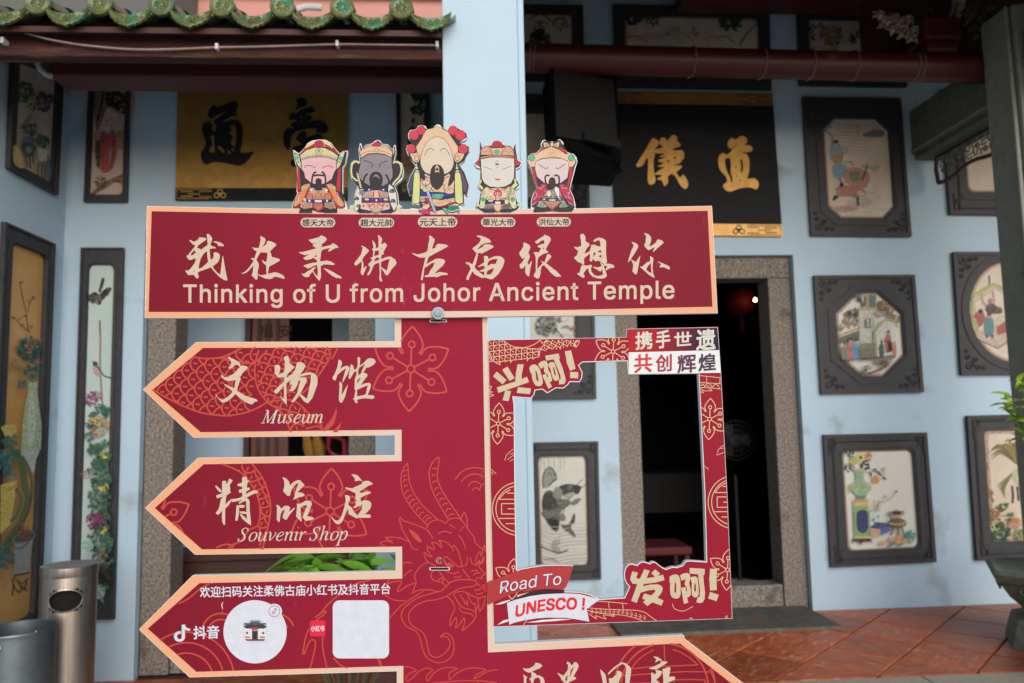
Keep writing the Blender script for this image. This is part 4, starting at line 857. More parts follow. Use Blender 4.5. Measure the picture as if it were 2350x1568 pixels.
def vaseS_p(p):
    p.frame((0,850), 1.65)
    p.stroke('132,455 145,540 170,650 185,760 200,800', lin(110,70,60), 7); p.stroke('185,660 195,600 220,560', lin(110,70,60), 5); p.stroke('90,690 130,730 180,780', lin(110,70,60), 5)
    for x, y in ((140,465),(195,590),(222,565),(170,680),(90,690),(135,700),(145,740),(205,755),(185,770)): clump(p, x, y, 12, 4, [REDC, lin(150,50,60), lin(60,60,40)], .5)
    clump(p, 200, 900, 70, 26, [TEAL, lin(30,90,86), lin(50,110,90)], .4); clump(p, 235, 860, 34, 12, [lin(150,100,50), lin(180,130,70)], .35); clump(p, 180, 900, 34, 12, [lin(180,130,80), lin(150,100,60)], .3); clump(p, 110, 1000, 38, 20, [lin(150,110,70), lin(170,130,84)], .25); clump(p, 250, 990, 26, 10, [lin(150,100,50)], .35); clump(p, 150, 1130, 30, 8, [TEAL], .5); clump(p, 210, 1040, 50, 16, [TEAL, lin(30,90,86)], .4)
    p.poly('190,1110 245,1110 245,1180 262,1290 275,1400 270,1568 140,1568 150,1380 165,1280 185,1190', lin(176,206,160)); p.blob('200,1200 225,1220 235,1400 215,1540 180,1500 185,1300', lin(206,220,200)); p.stroke('190,1100 215,1118 248,1102', TEAL, 12); p.stroke('255,1240 272,1400 272,1500', lin(110,130,100), 6)
    clump(p, 60, 1440, 44, 14, [YEL, lin(220,200,90)], .4); clump(p, 70, 1510, 44, 10, [TEAL], .5)
    p.frame((0,1800), 1.68)
    p.blob('150,0 262,0 245,60 225,150 190,140 150,60', lin(190,206,196))
    for x, y in ((20,40),(60,90),(30,130),(80,40),(55,150)): clump(p, x, y, 38, 5, [TEAL, lin(60,130,130)], .7)
    p.poly('5,235 115,205 112,260 70,500 0,570', lin(222,190,40)); p.stroke('5,240 60,270 115,225', lin(190,150,30), 12); p.stroke('8,420 60,425', lin(190,160,30), 8)
    p.stroke('105,0 130,60 150,120 165,240 190,330 160,440 120,520 60,600 40,700', lin(60,104,60), 46); p.stroke('105,260 140,330 110,440 70,480', lin(90,110,60), 24); p.stroke('150,40 200,140 215,250 200,380 160,480', lin(70,84,54), 16)
    for x, y in ((30,660),(60,720),(20,760)): clump(p, x, y, 40, 6, [lin(60,110,110)], .6)
    clump(p, 165, 560, 50, 20, [lin(160,60,50), lin(130,70,50), lin(50,90,60)], .3)
    p.ell(160, 590, 82, 44, lin(110,130,126), -.3); p.ell(160, 586, 70, 32, lin(70,96,84), -.3); clump(p, 165, 560, 44, 16, [lin(160,60,50), lin(130,80,60)], .3)
    p.poly('95,640 225,605 205,700 200,780 195,830 95,845 100,760', lin(136,156,164)); p.stroke('75,600 100,660 160,650 235,560', lin(60,70,70), 8); p.stroke('95,845 200,825', BLK, 12)
    for q in ('100,850 85,900 130,960 150,920 185,950','190,860 150,900 130,880','110,870 160,940 180,880','95,900 80,980'): p.stroke(q, BLK, 12)
    p.stroke('20,860 40,900 20,930', lin(160,130,80), 10)
def S1_p(p):
    p.frame((0,0), 1.568)
    clump(p, 150, 580, 60, 34, [TEAL, lin(60,90,90), lin(170,150,60), lin(110,90,120)], .3); clump(p, 200, 650, 40, 16, [YEL, TEAL], .3); clump(p, 280, 640, 55, 24, [lin(60,60,64), lin(110,90,110)], .3)
    p.poly('205,720 240,725 250,830 230,880 180,830 185,760', lin(196,160,150)); clump(p, 180, 810, 44, 16, [TEAL, YEL, lin(60,90,80)], .35)
    p.ell(180, 880, 44, 26, lin(70,90,130)); p.blob('135,900 220,910 215,970 180,985 145,960', lin(50,70,80)); p.ell(180, 940, 22, 24, lin(110,150,160))
    for q in ('160,980 170,1050','185,980 190,1060','205,980 212,1030'): p.stroke(q, lin(50,44,46), 10)
    clump(p, 270, 890, 40, 16, [TEAL, lin(60,110,90)], .4); p.poly('235,920 300,945 295,1010 240,1010', lin(206,206,196)); 
    for q in ('240,1020 235,1110','265,1020 262,1130','285,1025 280,1140'): p.stroke(q, lin(110,96,70), 14)
    p.blob('85,920 120,930 150,1050 90,1030', lin(206,176,80)); p.blob('300,960 325,1060 310,1130 290,1100', lin(70,110,130))
def W1_p(p):
    p.frame((0,0), 1.568)
    p.ell(740, 640, 110, 200, lin(222,180,160)); p.blob('590,500 660,520 690,600 660,700 610,820 590,700', lin(130,110,96)); p.stroke('600,510 650,560 640,640 610,760', lin(60,50,44), 12); p.stroke('640,500 680,560 670,640', lin(60,50,44), 8)
    clump(p, 720, 630, 55, 30, [lin(50,54,48), lin(70,76,60)], .35); clump(p, 760, 690, 26, 12, [lin(50,54,48)], .35)
    p.poly('580,830 790,820 790,940 580,960', lin(206,160,120)); 
    for k in range(7): p.stroke([(730+k*9,825,3),(730+k*9,930,3)], lin(160,104,70))
    p.blob('640,830 690,810 730,860 730,960 700,1060 640,1080 622,1000 625,880', lin(196,60,44)); p.poly('682,930 700,925 696,1030 684,1036', lin(170,150,146)); p.stroke('650,860 645,960 650,1060', lin(150,40,32), 6); p.stroke('710,870 715,960 690,1060', lin(150,40,32), 6); p.ell(672, 790, 20, 24, lin(224,190,160)); p.ell(675, 815, 22, 22, lin(214,206,200)); p.blob('600,890 628,890 626,1040 602,1030', lin(60,84,64)); p.ell(612, 870, 13, 14, lin(214,170,140))
    for k in range(12): p.stroke([(560+k*10,1230-k*6,10),(640+k*10,1160-k*4,12),(775,1090+k*9,9)], rnd.choice([lin(120,96,70), lin(160,130,96), lin(90,76,60)]))
    clump(p, 630, 1140, 34, 12, [lin(110,96,70), lin(130,80,60)], .3)
def W3_p(p):
    p.frame((1100,400), 1.8077)
    clump(p, 1040, -60, 60, 24, [lin(50,84,66), lin(40,70,60)], .35); p.stroke('1085,-40 1090,60 1080,160 1095,260', lin(60,50,44), 14); clump(p, 1030, 60, 50, 20, [lin(50,84,66), lin(40,70,60)], .35)
    p.blob('965,230 1000,190 1015,260 1010,400 960,440', lin(50,90,84)); p.ell(1000, 150, 14, 20, BLK); p.ell(990, 175, 12, 14, lin(214,180,150)); p.blob('925,420 985,400 1000,520 930,520', lin(196,160,130)); clump(p, 980, 470, 26, 8, [lin(200,110,60)], .4); clump(p, 960, 620, 50, 16, [lin(70,96,80), lin(120,120,90)], .35)
def circ_p(p):
    p.frame((3000,950), 1.845)
    p.poly('1640,720 1900,600 1900,780 1830,825', lin(214,184,164)); p.stroke('1765,280 1768,350', BLK, 12)
    p.stroke('1625,560 1625,440 1800,345 1900,400', lin(186,190,90), 26, 0); p.stroke('1645,560 1640,455 1800,370 1900,430', lin(110,110,60), 4, 0); p.stroke('1662,560 1655,470 1800,388', lin(190,190,110), 10, 0)
    p.stroke('1710,420 1720,480 1770,520 1800,480 1790,400', lin(206,150,140), 20); p.ell(1780, 520, 40, 34, lin(70,96,100)); p.ell(1772, 470, 18, 22, lin(190,120,100)); p.blob('1740,520 1840,510 1860,560 1760,560', lin(100,80,70))
    p.blob('1650,580 1700,540 1735,580 1720,640 1680,660', lin(176,60,50)); p.ell(1702, 543, 18, 16, BLK); p.blob('1730,600 1780,585 1800,640 1790,720 1735,720', lin(70,140,160)); p.ell(1768, 580, 16, 18, lin(206,150,130)); p.ell(1765, 566, 17, 11, BLK)
    p.blob('1630,620 1665,600 1690,700 1640,700', lin(190,190,120)); p.poly('1820,660 1900,610 1900,700 1826,722', lin(180,70,54)); p.poly('1800,600 1900,560 1900,610 1818,655', lin(214,200,180))
    p.stroke('1665,745 1830,820 1900,770', lin(120,110,100), 8, 0); p.stroke('1745,720 1750,742', BLK, 14); p.stroke('1785,720 1790,745', BLK, 14); p.stroke('1655,690 1675,735', lin(210,200,190), 14)
def bird2_p(p):
    p.frame((3000,1700), 1.518)
    for k in range(22):
        a = -2.75+k*.115; L = 150+rnd.random()*60; p.stroke([(1620,240,5),(1620+cos(a)*L*.6,240+sin(a)*L*.6-30,16),(1620+cos(a)*L,240+sin(a)*L*.8+20,4)], rnd.choice([lin(140,120,56), lin(166,140,74), lin(110,96,44), lin(150,136,84)]))
    for k in range(9): p.stroke([(1600,290,8),(1550,330+k*6,8),(1500+k*6,370+k*9,3)], rnd.choice([lin(110,130,70), lin(150,150,80)]))
    p.blob('1590,300 1640,250 1680,260 1680,360 1630,370', lin(196,206,150)); p.stroke('1592,370 1598,440 1592,475', BLK, 13); p.stroke('1625,375 1632,460', BLK, 13)
    for q in ('1430,330 1450,400 1480,470','1420,200 1440,250 1430,300'): p.stroke(q, lin(150,120,60), 14)
    p.ell(1465, 415, 15, 20, lin(196,110,70)); p.ell(1465, 415, 7, 9, TEAL); clump(p, 1490, 545, 46, 20, [lin(176,120,50), lin(150,96,44)], .3); clump(p, 1545, 500, 28, 8, [lin(70,110,60)], .45); daisy(p, 1490, 625, 42, lin(214,222,170), lin(190,190,90), 9)
    clump(p, 1520, 660, 60, 20, [lin(50,84,70), lin(80,110,70)], .35); clump(p, 1590, 560, 30, 10, [lin(90,120,60)], .4); clump(p, 1610, 600, 34, 14, [lin(206,150,60), lin(196,110,70)], .4); clump(p, 1640, 660, 34, 12, [lin(190,190,80), lin(90,120,60)], .4)
def U1_p(p):
    p.frame((2000,0), 1.568)
    clump(p, 850, 100, 60, 30, [lin(44,70,60), lin(60,90,76)], .3); clump(p, 960, 130, 40, 14, [lin(60,80,60)], .3); clump(p, 1450, 120, 70, 34, [lin(44,80,66), lin(50,90,76)], .3); p.stroke('1620,150 1560,200 1500,290', lin(60,64,50), 9)
    for k in range(8): p.stroke([(800+k*80,200+rnd.random()*60,6),(860+k*80,230,9),(920+k*80,260+rnd.random()*30,5)], rnd.choice([lin(190,176,150), lin(150,140,110), lin(120,120,80)]))
    p.blob('920,230 980,240 1060,220 1110,180 1130,280 960,290', lin(206,196,176)); clump(p, 1110, 190, 18, 5, [lin(130,110,60)], .4); clump(p, 1220, 200, 30, 8, [lin(150,130,90)], .3)
def U2_p(p):
    p.frame((3000,0), 1.568)
    for x, y in ((400,170),(445,165),(555,190),(560,225),(400,235),(380,190),(540,260),(640,230),(680,215),(650,265),(530,300)): clump(p, x, y, 18, 6, [BLK, lin(44,50,44)], .5)
    clump(p, 500, 225, 55, 20, [lin(190,150,70), lin(170,130,60)], .4); clump(p, 695, 190, 14, 4, [REDC], .5); p.stroke('480,280 560,270 640,250', BLK, 5); p.stroke('350,320 420,300 520,320', lin(90,96,80), 5)
def U3_p(p):
    p.frame((2000,0), 1.568)
    p.stroke('180,120 260,90 330,130 400,110 430,180', lin(90,80,54), 9); clump(p, 250, 160, 40, 14, [lin(150,140,60), lin(90,100,60)], .25); clump(p, 370, 150, 40, 14, [lin(150,140,60), lin(90,100,60)], .25); clump(p, 250, 250, 60, 20, [lin(60,50,44), lin(90,76,60)], .35)
def Q_(*a): return list(a)
PR_ = PY(YR); PL_ = PY(YL); PW_ = PX(XW)
picture('carved frame with chamfered opening, robed figures over sea waves, right of the black plaque', PR_, [(1842,222),(2068,225),(2093,543),(1862,541)], octo(.185,.15,.85,.87,.12,.085), cream_p, sea_p, 'scroll')
picture('square carved frame round an octagon painting of a white tower and villagers', PR_, [(1868,632),(2100,630.5),(2121,900),(1885,905)], octo(.19,.145,.84,.86,.225,.18), white_p, octa_p, 'scroll', .8)
picture('dark fret cornered frame with a green vase, blue books and yellow flowers', PR_, [(1890,998),(2128,992.5),(2150,1290),(1907.5,1303)], rrect(.165,.125,.85,.885,.05), white_p, vase_p, 'fret')
picture('frame with a round painting of figures, half behind the stone column', PR_, [(2188,578),(2425,577),(2448,859),(2207,861)], circ(.52,.49,.40,.41), cream_p, circ_p, 'scroll', .8)
picture('frame with a long tailed golden bird above flowers at the right edge', PR_, [(2220,954),(2462,948),(2484,1276),(2243,1287)], rrect(.145,.105,.85,.88,.04), cream_p, bird2_p, 'fret', 1.2)
picture('small part of a dark frame visible under the carved openwork bracket', PR_, [(2160,205),(2390,207),(2416,495),(2181,492)], rrect(.19,.12,.84,.82,.05), cream_p, None, 'fret')
picture('ink painting of a leaping carp above waves, seen through the photo frame', PR_, [(1212,1016),(1373,1013),(1380,1330),(1222,1335)], rrect(.13,.10,.825,.895,.05), ink_p, fish_p, 'fret', .7)
picture('ink painting of a red crowned crane, behind the top bar of the photo frame', PR_, [(1140,640),(1363,638),(1369,915),(1150,919)], octo(.18,.12,.80,.87,.16,.11), ink_p, crane_p, 'scroll')
picture('dark frame mostly hidden behind the black loudspeaker', PR_, [(1128,216),(1349,219),(1354,492),(1138,492)], octo(.17,.15,.85,.87,.12,.085), cream_p, None, 'scroll')
picture('long horizontal panel with pine sprays above the red beam, over the black plaque', PR_, [(1407,9),(1766,18),(1771,206),(1412,200)], rrect(.07,.13,.93,.87,.03,.06), cream_p, U1_p, None)
picture('upper panel with black leaves and a yellow bloom, right of the long pine panel', PR_, [(1829,18),(2075,24),(2082,200),(1835,196)], rrect(.1,.14,.9,.86,.04), cream_p, U2_p, None)
picture('upper panel with gnarled branches in shadow next to the pillar top', PR_, [(1095,8),(1338,12),(1342,186),(1100,184)], rrect(.1,.12,.9,.9,.04), cream_p, U3_p, None)
picture('tall narrow panel of an old man in a red robe, left of the gold plaque', PL_, [(206,120),(299,120),(290.5,463),(191,463)], rrect(.12,.06,.9,.955,.09,.03), paper('peach_ceramic', lin(214,176,160), lin(206,196,184)), W1_p, None, .5, .06)
picture('tall narrow dark panel with a pine and robed figures between gold plaque and pillar', PL_, [(907,120),(985,120),(989,458),(912,458)], rrect(.12,.06,.88,.95,.09,.03), cream_p, W3_p, None, .5, .06)
picture('very tall narrow panel with two birds over flowering shrubs', PL_, [(185,568),(283,568),(261,1422),(157.5,1424)], rrect(.19,.045,.80,.945,.12,.02), aqua_p, bird_p, None, .4, .05)
picture('side wall panel with a flower vase and stands, under the left end of the eave', PW_, [(35,105),(150,142),(134.5,449),(22.7,386)], rrect(.1,.1,.88,.94,.08,.03), cream_p, S1_p, None, .5, .05)
s2 = [PW_(13.9, 509), PW_(128.6, 560)]; zb2 = .38
def unproj(p):
    r = p-CAM; c = [sum(RM[i][k]*r[i] for i in range(3)) for k in range(3)]; return (1175+F*c[0]/-c[2], 784-F*c[1]/-c[2])
b0, b1 = unproj(Vector((XW, s2[0].y, zb2))), unproj(Vector((XW, s2[1].y, zb2)))
picture('very tall ochre side wall panel with a pale green bottle vase, at the left edge', PW_, [(13.9,509),(128.6,560),b1,b0], rrect(.16,.04,.84,.96,.1,.015), ochre_p, vaseS_p, None, .3, .05)

# plaques with gold and black lettering
def plaque(label, pl, q, bands, field_m, band_m, field_name, band_name):
    t = thing('wall_plaque', label, 'plaque', tuple(pl(*bil(q, .5, 1))), 'large character plaques over the doorways')
    W = lambda pts: [bil(q, *p) for p in pts]
    obj(field_name, MB().plate(pl, W([(0,bands[0]),(1,bands[0]),(1,bands[1]),(0,bands[1])]), off=.03, th=.03), field_m, t, bevel=.002)
    b1_ = obj(band_name, MB().plate(pl, W([(0,0),(1,0),(1,bands[0]),(0,bands[0])]), off=.034, th=.034), band_m, t, bevel=.002)
    b2_ = obj(band_name, MB().plate(pl, W([(0,bands[1]),(1,bands[1]),(1,1),(0,1)]), off=.034, th=.034), band_m, t, bevel=.002)
    return t, b1_, b2_
def key_band(p, q, col, flip=1, cloud=True):
    # key fret at both ends and cloud knots, on a band given by its quad
    B = lambda s, t: bil(q, s, t); st = lambda pts, w=1.6: p.stroke([B(*a)+(w,) for a in pts], col, sm=0)
    for e in (0, 1):
        f = lambda s, t: (1-s if e else s, t)
        st([f(.01,.12),f(.01,.88),f(.2,.88)]); st([f(.01,.12),f(.2,.12)]); st([f(.03,.3),f(.1,.3),f(.1,.7),f(.03,.7)], 2.2)
        st([f(.07,.5),f(.14,.5),f(.14,.28),f(.21,.28),f(.21,.12)]); st([f(.14,.5),f(.14,.74),f(.21,.74),f(.21,.88)])
        if cloud:
            c_ = B(*f(.26, .5)); h = abs(q[3][1]-q[0][1])
            for dx, dy, r in ((0,-.2,.2),(-.28,.12,.2),(.28,.12,.2)): p.ring(c_[0]+dx*h, c_[1]+dy*h, r*h, 2.4, col, 0, 360, 12)
            p.ell(c_[0], c_[1]+.02*h, .13*h, .15*h, col)
QL_ = [(408,166),(799,166),(796.5,459),(402,459)]
tL, bt, bb = plaque('gold wall plaque with two black brush characters above the left doorway', PL_, QL_, (.085,.907), M['gold'], M['black_granite'], 'gold_field', 'black_band')
gold_c, blk_c = lin(196,152,62), lin(30,31,34)
p = Print(PL_, .0345, .0001); key_band(p, [bil(QL_,0,.907),bil(QL_,1,.907),QL_[2],QL_[3]], gold_c); p.build('key_fret', M['print'], bb)
p = Print(PL_, .0345, .0001); key_band(p, [QL_[0],QL_[1],bil(QL_,1,.085),bil(QL_,0,.085)], gold_c, cloud=False); p.build('key_fret', M['print'], bt)
QR_ = [(1395,209),(1773,214),(1796,542.5),(1414,538)]
tR, bt, bb = plaque('black granite plaque with two gold brush characters above the right doorway', PR_, QR_, (.085,.918), M['black_granite'], M['gold'], 'black_field', 'gold_band')
p = Print(PR_, .0345, .0001); key_band(p, [bil(QR_,0,.918),bil(QR_,1,.918),QR_[2],QR_[3]], blk_c); p.build('key_fret', M['print'], bb)
p = Print(PR_, .0345, .0001); key_band(p, [QR_[0],QR_[1],bil(QR_,1,.085),bil(QR_,0,.085)], blk_c, cloud=False); p.build('key_fret', M['print'], bt)
def raised(pl, o, sc, loops, off, th):
    mb = MB()
    for l in loops:
        ls = [[V(x, y, o, sc) for x, y in cat_rom(P(s), 4, True)] for s in l]
        mb.plate(pl, ls[0], ls[1:], off=off, th=th)
    return mb
Oa = ((780,360), 3.917)
TONG = [["200,400 225,300 300,235 330,270 440,240 560,190 620,178 660,210 655,270 625,330 650,370 630,400 560,410 470,460 420,520 560,465 660,475 720,530 735,620 730,800 700,960 790,985 910,965 880,1020 800,1120 700,1180 560,1160 400,1130 270,1125 180,1165 110,1110 90,1000 130,930 165,860 150,760 110,640 130,530 200,490 260,530 265,640 320,650 330,570 300,520 310,470 400,410 480,350 480,325 330,390 250,445",
 "240,690 255,700 300,720 300,860 305,980 210,950 260,850 240,770","530,560 620,560 640,640 640,800 620,890 545,820 590,740 530,660 570,620","360,860 450,940 460,990 400,960 350,900","500,930 560,980 520,1000","560,900 615,925 600,970"]]
DI = [["1590,150 1680,120 1760,190 1720,240 1640,270 1570,305 1605,230"],["1475,400 1530,360 1570,370 1700,300 1830,265 1870,310 1850,345 1720,370 1740,400 1820,400 1820,450 1770,500 1930,470 2040,520 2085,600 2050,660 1960,665 1890,650 1900,600 1700,610 1560,660 1500,730 1490,860 1445,935 1400,870 1380,740 1420,620 1500,600 1560,610 1495,540 1590,490 1560,455 1480,465","1610,430 1680,400 1660,440","1620,490 1690,450 1670,490"],
 ["1640,660 1730,650 1750,740 1850,710 1950,690 1990,740 1980,850 1900,840 1880,1000 1900,1200 1850,1260 1760,1240 1800,1000 1780,860 1700,900 1640,960 1560,1000 1520,920 1590,870 1690,850 1600,790 1590,740"],["1500,1110 1560,1090 1620,1140 1560,1195 1510,1180"]]
obj('black_character', raised(PL_, *Oa, TONG, .042, .0118), M['black_granite'], tL, bevel=.003)
obj('black_character', raised(PL_, *Oa, DI, .042, .0118), M['black_granite'], tL, bevel=.003)
Ob = ((2530,500), 3.917)
YI = [["60,630 200,400 310,215 400,250 415,300 330,400 350,470 330,560 335,720 360,880 300,935 240,880 240,520 150,640"],
 ["440,210 510,200 540,250 630,160 700,190 700,250 750,300 740,335 620,375 680,400 780,400 810,470 790,540 690,560 770,560 740,600 650,630 770,640 750,690 690,740 740,820 800,780 870,900 860,980 810,1000 740,930 650,780 560,800 555,900 500,955 460,870 390,850 460,790 350,770 440,700 500,660 400,650 480,600 400,560 520,500 420,500 500,450 350,440 350,390 480,350 430,300","640,500 690,500 660,530","550,560 575,560 560,600","540,730 600,680 560,720"]]
DAO = [["1490,280 1540,210 1580,210 1620,230 1700,175 1780,200 1795,270 1760,310 1850,325 1885,380 1850,415 1720,430 1790,460 1830,560 1830,720 1800,840 1900,835 1970,890 1970,980 1920,1010 1850,980 1700,990 1520,1045 1430,990 1430,930 1480,890 1460,810 1370,700 1340,570 1370,470 1430,440 1480,465 1560,390 1500,350",
 "1450,545 1520,520 1540,600 1540,740 1570,860 1545,900 1530,820 1470,700","1690,540 1720,560 1730,700 1700,750 1700,640","1610,650 1635,650 1620,680","1630,780 1650,790 1635,810","1660,870 1710,850 1690,875","1560,370 1650,290 1600,350"]]
obj('gold_character', raised(PR_, *Ob, YI, .042, .0118), M['gold'], tR, bevel=.003)
obj('gold_character', raised(PR_, *Ob, DAO, .042, .0118), M['gold'], tR, bevel=.003)

# ================================================================ BINS
Qb = PY(4.75); c1 = Qb(160, 1295); r1 = (Qb(222,1295).x-Qb(98,1295).x)/2
b1_ = thing('ashtray_bin', 'tall brushed steel bin with a dark oval slot and dished top, by the left corner', 'bin', (c1.x, 4.75, .003))
H1 = c1.z; mb = MB(); n = 48; a0 = -pi/2+.32
zs = [.003,.02,H1-.3,H1-.235,H1-.115,H1-.05]
hw = .62
def cyl_hole(mb, r):
    zz = [.003, .3]+[H1-.235+.12*k/8 for k in range(9)]+[H1-.04]
    pts = [(r*cos(2*pi*k/n), r*sin(2*pi*k/n)) for k in range(n)]
    vs = [(c1.x+x, 4.75+y, z) for z in zz for x, y in pts]; fs = []
    for i in range(len(zz)-1):
        for k in range(n):
            a = ((2*pi*(k+.5)/n)-a0+pi) % (2*pi)-pi; zm = (zz[i]+zz[i+1])/2; e = max(0, 1-((zm-(H1-.175))/.062)**2)
            if abs(a) < hw*sqrt(e)**.6 and abs(zm-(H1-.175)) < .06: continue
            fs.append((i*n+k, i*n+(k+1) % n, (i+1)*n+(k+1) % n, (i+1)*n+k))
    mb.add(vs, fs); return mb
obj('body', cyl_hole(MB(), r1*.97), M['steel'], b1_, smooth=True)
obj('liner', MB().lathe([(r1*.8,.02),(r1*.8,H1-.06)], 32, (c1.x,4.75,0), cap=True), M['void'], b1_)
ringp = [(c1.x+(r1*.975)*cos(a0+hw*cos(q)), 4.75+(r1*.975)*sin(a0+hw*cos(q)), H1-.175+.06*sin(q)) for q in [2*pi*k/32 for k in range(33)]]
obj('slot_rim', MB().tube(ringp, .005, 6, False), M['steel'], b1_, smooth=True)
obj('collar', MB().lathe([(r1*.985,H1-.055),(r1,H1-.05),(r1,H1-.003),(r1*.98,H1),(r1*.9,H1-.006),(r1*.55,H1-.03),(.001,H1-.034)], n, (c1.x,4.75,0)), M['steel'], b1_, smooth=True)
Qb2 = PY(4.35); c2 = Qb2(38, 1441); r2 = Qb2(123,1441).x-c2.x
b2_ = thing('open_bin', 'low open galvanised bin with a riveted rim, in front of the taller steel bin', 'bin', (c2.x, 4.35, -.16))
obj('body', MB().lathe([(r2*.985,-.16),(r2*.985,c2.z-.03),(r2*.99,c2.z-.012),(r2*1.0,c2.z-.004),(r2*.99,c2.z),(r2*.965,c2.z-.004),(r2*.965,-.13),(.001,-.13)], 56, (c2.x,4.35,0)), M['galv'], b2_, smooth=True)
for a in (-pi/2+.06, pi/2-.1):
    c = Vector((c2.x+r2*1.0*cos(a), 4.35+r2*1.0*sin(a), c2.z-.055)); obj('rivet', MB().tube([c+Vector((0,-.006,0)), c+Vector((0,.004,0))], [.011,.014], 12), M['black'] if a < 0 else M['galv'], b2_, smooth=True)
    obj('rivet_ring', MB().tube([c+Vector((.014*cos(q),-.004,.014*sin(q))) for q in [2*pi*k/12 for k in range(13)]], .003, 5, False), M['steel'], b2_, smooth=True)

# ================================================================ PLANTS
def leaf_mesh(L, W_, fold=.25, droop=.3, n=6):
    vs = []; fs = []
    for i in range(n+1):
        t = i/n; w_ = W_*sin(pi*min(1, t*1.02))**.75*(1-.25*t); z = -droop*L*t*t
        vs += [(-w_/2, L*t, z+fold*w_/2), (0, L*t, z), (w_/2, L*t, z+fold*w_/2)]
    for i in range(n): fs += [(3*i,3*i+1,3*i+4,3*i+3),(3*i+1,3*i+2,3*i+5,3*i+4)]
    me = bpy.data.meshes.new('leaf'); me.from_pydata(vs, [], fs); me.update()
    for p in me.polygons: p.use_smooth = True
    return me
def leafset(parent, specs, me, m):
    me.materials.append(m)
    for (loc, rot, s) in specs:
        o = bpy.data.objects.new('leaf', me); COL.objects.link(o); o.parent = parent; o.location = Vector(loc)-ORG[parent.name]; o.rotation_euler = rot; o.scale = (s, s, s)
R2 = random.Random(12)
QPl = PY(4.2); base = QPl(800, 1330)
bs = thing('potted_shrub', 'broad leaved green shrub showing through the gap below the souvenir shop arrow', 'plant', (base.x, 4.25, -.16))
pz = base.z
obj('pot', MB().lathe([(.13,-.16),(.16,-.1),(.2,.12),(.21,.16),(.19,.165),(.18,.1)], 24, (base.x,4.25,0)), M['stone_dark'], bs, smooth=True)
mb = MB(); specs = []
for k in range(26):
    a = R2.random()*6.28; r = .06+.24*R2.random(); tip = Vector((base.x+.02+r*cos(a)*1.2, 4.25+r*sin(a)*.6, pz+R2.uniform(-.08,.12)))
    p0 = Vector((base.x+.04*cos(a), 4.25+.04*sin(a), .1)); md = (p0+tip)/2+Vector((.03*cos(a),.03*sin(a),.04)); mb.tube([p0, md, tip], [.009,.007,.003], 6)
    for j in range(7):
        t = .8+.2*j/6; pt = p0.lerp(tip, t); specs.append((tuple(pt), (R2.uniform(-.5,.5), R2.uniform(-.6,.6), a-pi/2+(1.0 if j % 2 else -1.0)+R2.uniform(-.4,.4)), R2.uniform(.8,1.35)))
obj('stems', mb, M['stem'], bs)
for k in range(84): u_ = R2.uniform(690, 925)*(1 if R2.random() < .8 else .99); q = QPl(u_, R2.uniform(1275, 1345)); specs.append(((q.x, 4.1+R2.uniform(0,.3), q.z), (R2.uniform(-.9,.3), R2.uniform(-.9,.9), R2.choice((1.3,-1.3,1.7,-1.7,.6,-.6))+R2.uniform(-.4,.4)), R2.uniform(.9,1.3)))
leafset(bs, specs, leaf_mesh(.2, .066), mat('bright_leaf', lin(96,160,40), .4, var=lin(150,200,70), nscale=7, amount=.3, rnd=.35))
QP2 = PY(4.6); rp = thing('leafy_branch_plant', 'bright green small leaved plant at the right edge in front of the stone column', 'plant', (QP2(2400,950).x, 4.6, -.16))
obj('pot', MB().lathe([(.14,-.16),(.18,-.1),(.22,.2),(.23,.25),(.2,.25),(.19,.2)], 24, (QP2(2480,950).x,4.6,0)), M['stone_dark'], rp, smooth=True)
b0_ = Vector((QP2(2480,950).x, 4.6, .2)); mb = MB(); s1 = []; s2_ = []
for (u, v) in ((2345,880),(2350,905),(2362,930),(2310,925),(2340,950),(2372,915),(2358,965),(2395,900),(2400,960),(2420,920),(2440,880),(2300,912),(2335,985),(2370,1000),(2420,1010),(2450,960)):
    tip = QP2(u, v)+Vector((0, R2.uniform(-.08,.08), 0)); root = Vector((b0_.x+R2.uniform(-.05,.05), 4.6, .25)); md = Vector((b0_.x-.08, 4.6, tip.z-.25)); mb.tube(cat_rom([tuple(root), tuple(md), tuple(tip)], 4), [.012,.011,.01,.009,.008,.006,.005,.004,.003], 6)
    for j in range(9):
        a = R2.random()*6.28; q = tip+Vector((R2.uniform(-.02,.02), R2.uniform(-.02,.02), R2.uniform(-.06,.01))); (s1 if j < 4 or v < 935 else s2_).append((tuple(q), (R2.uniform(.1,1.1), R2.uniform(-.5,.5), a), R2.uniform(.7,1.2)))
obj('stems', mb, M['stem'], rp); leafset(rp, s1, leaf_mesh(.085,.038), M['leaf_y']); leafset(rp, s2_, leaf_mesh(.085,.038), M['leaf'])
# ================================================================ THE SIGNBOARD
sg = thing('direction_signboard', 'crimson arrow signboard with cream calligraphy, cartoon figure cutouts and an open photo frame', 'signboard', (0, YS, -.16))
MAINO = P("906,700 1117.5,700 1119,730 1134,1478.7 1569.8,1457.9 1571,1466 1800,1640 1590,1755 1142,1772 1152,2520 916,2520 910.6,1540.8 435,1555 318.7,1445 441.6,1321 908,1310.7 908,1267 447.5,1273.3 333,1166 454,1051 906,1044.7 906,999 444.4,1004.8 328,894 450,785.3 906,783.5")
MAINI = P("921,703 1106.3,703 1106.8,720 1120,1497.6 1561,1477 1770,1640 1584,1741 1128,1757 1137,2505 930,2505 925.8,1528.4 450.8,1542 339,1443 457.9,1338.6 923.4,1328.4 922.9,1254.5 463.7,1261 355.3,1166.2 467.5,1065.8 921.7,1058.5 921.7,986.3 460.6,992 349,896 466,798.8 921,797.5")
main = obj('arrow_board', MB().plate(pl_S, MAINO, off=0, th=.018), M['foam'], sg)
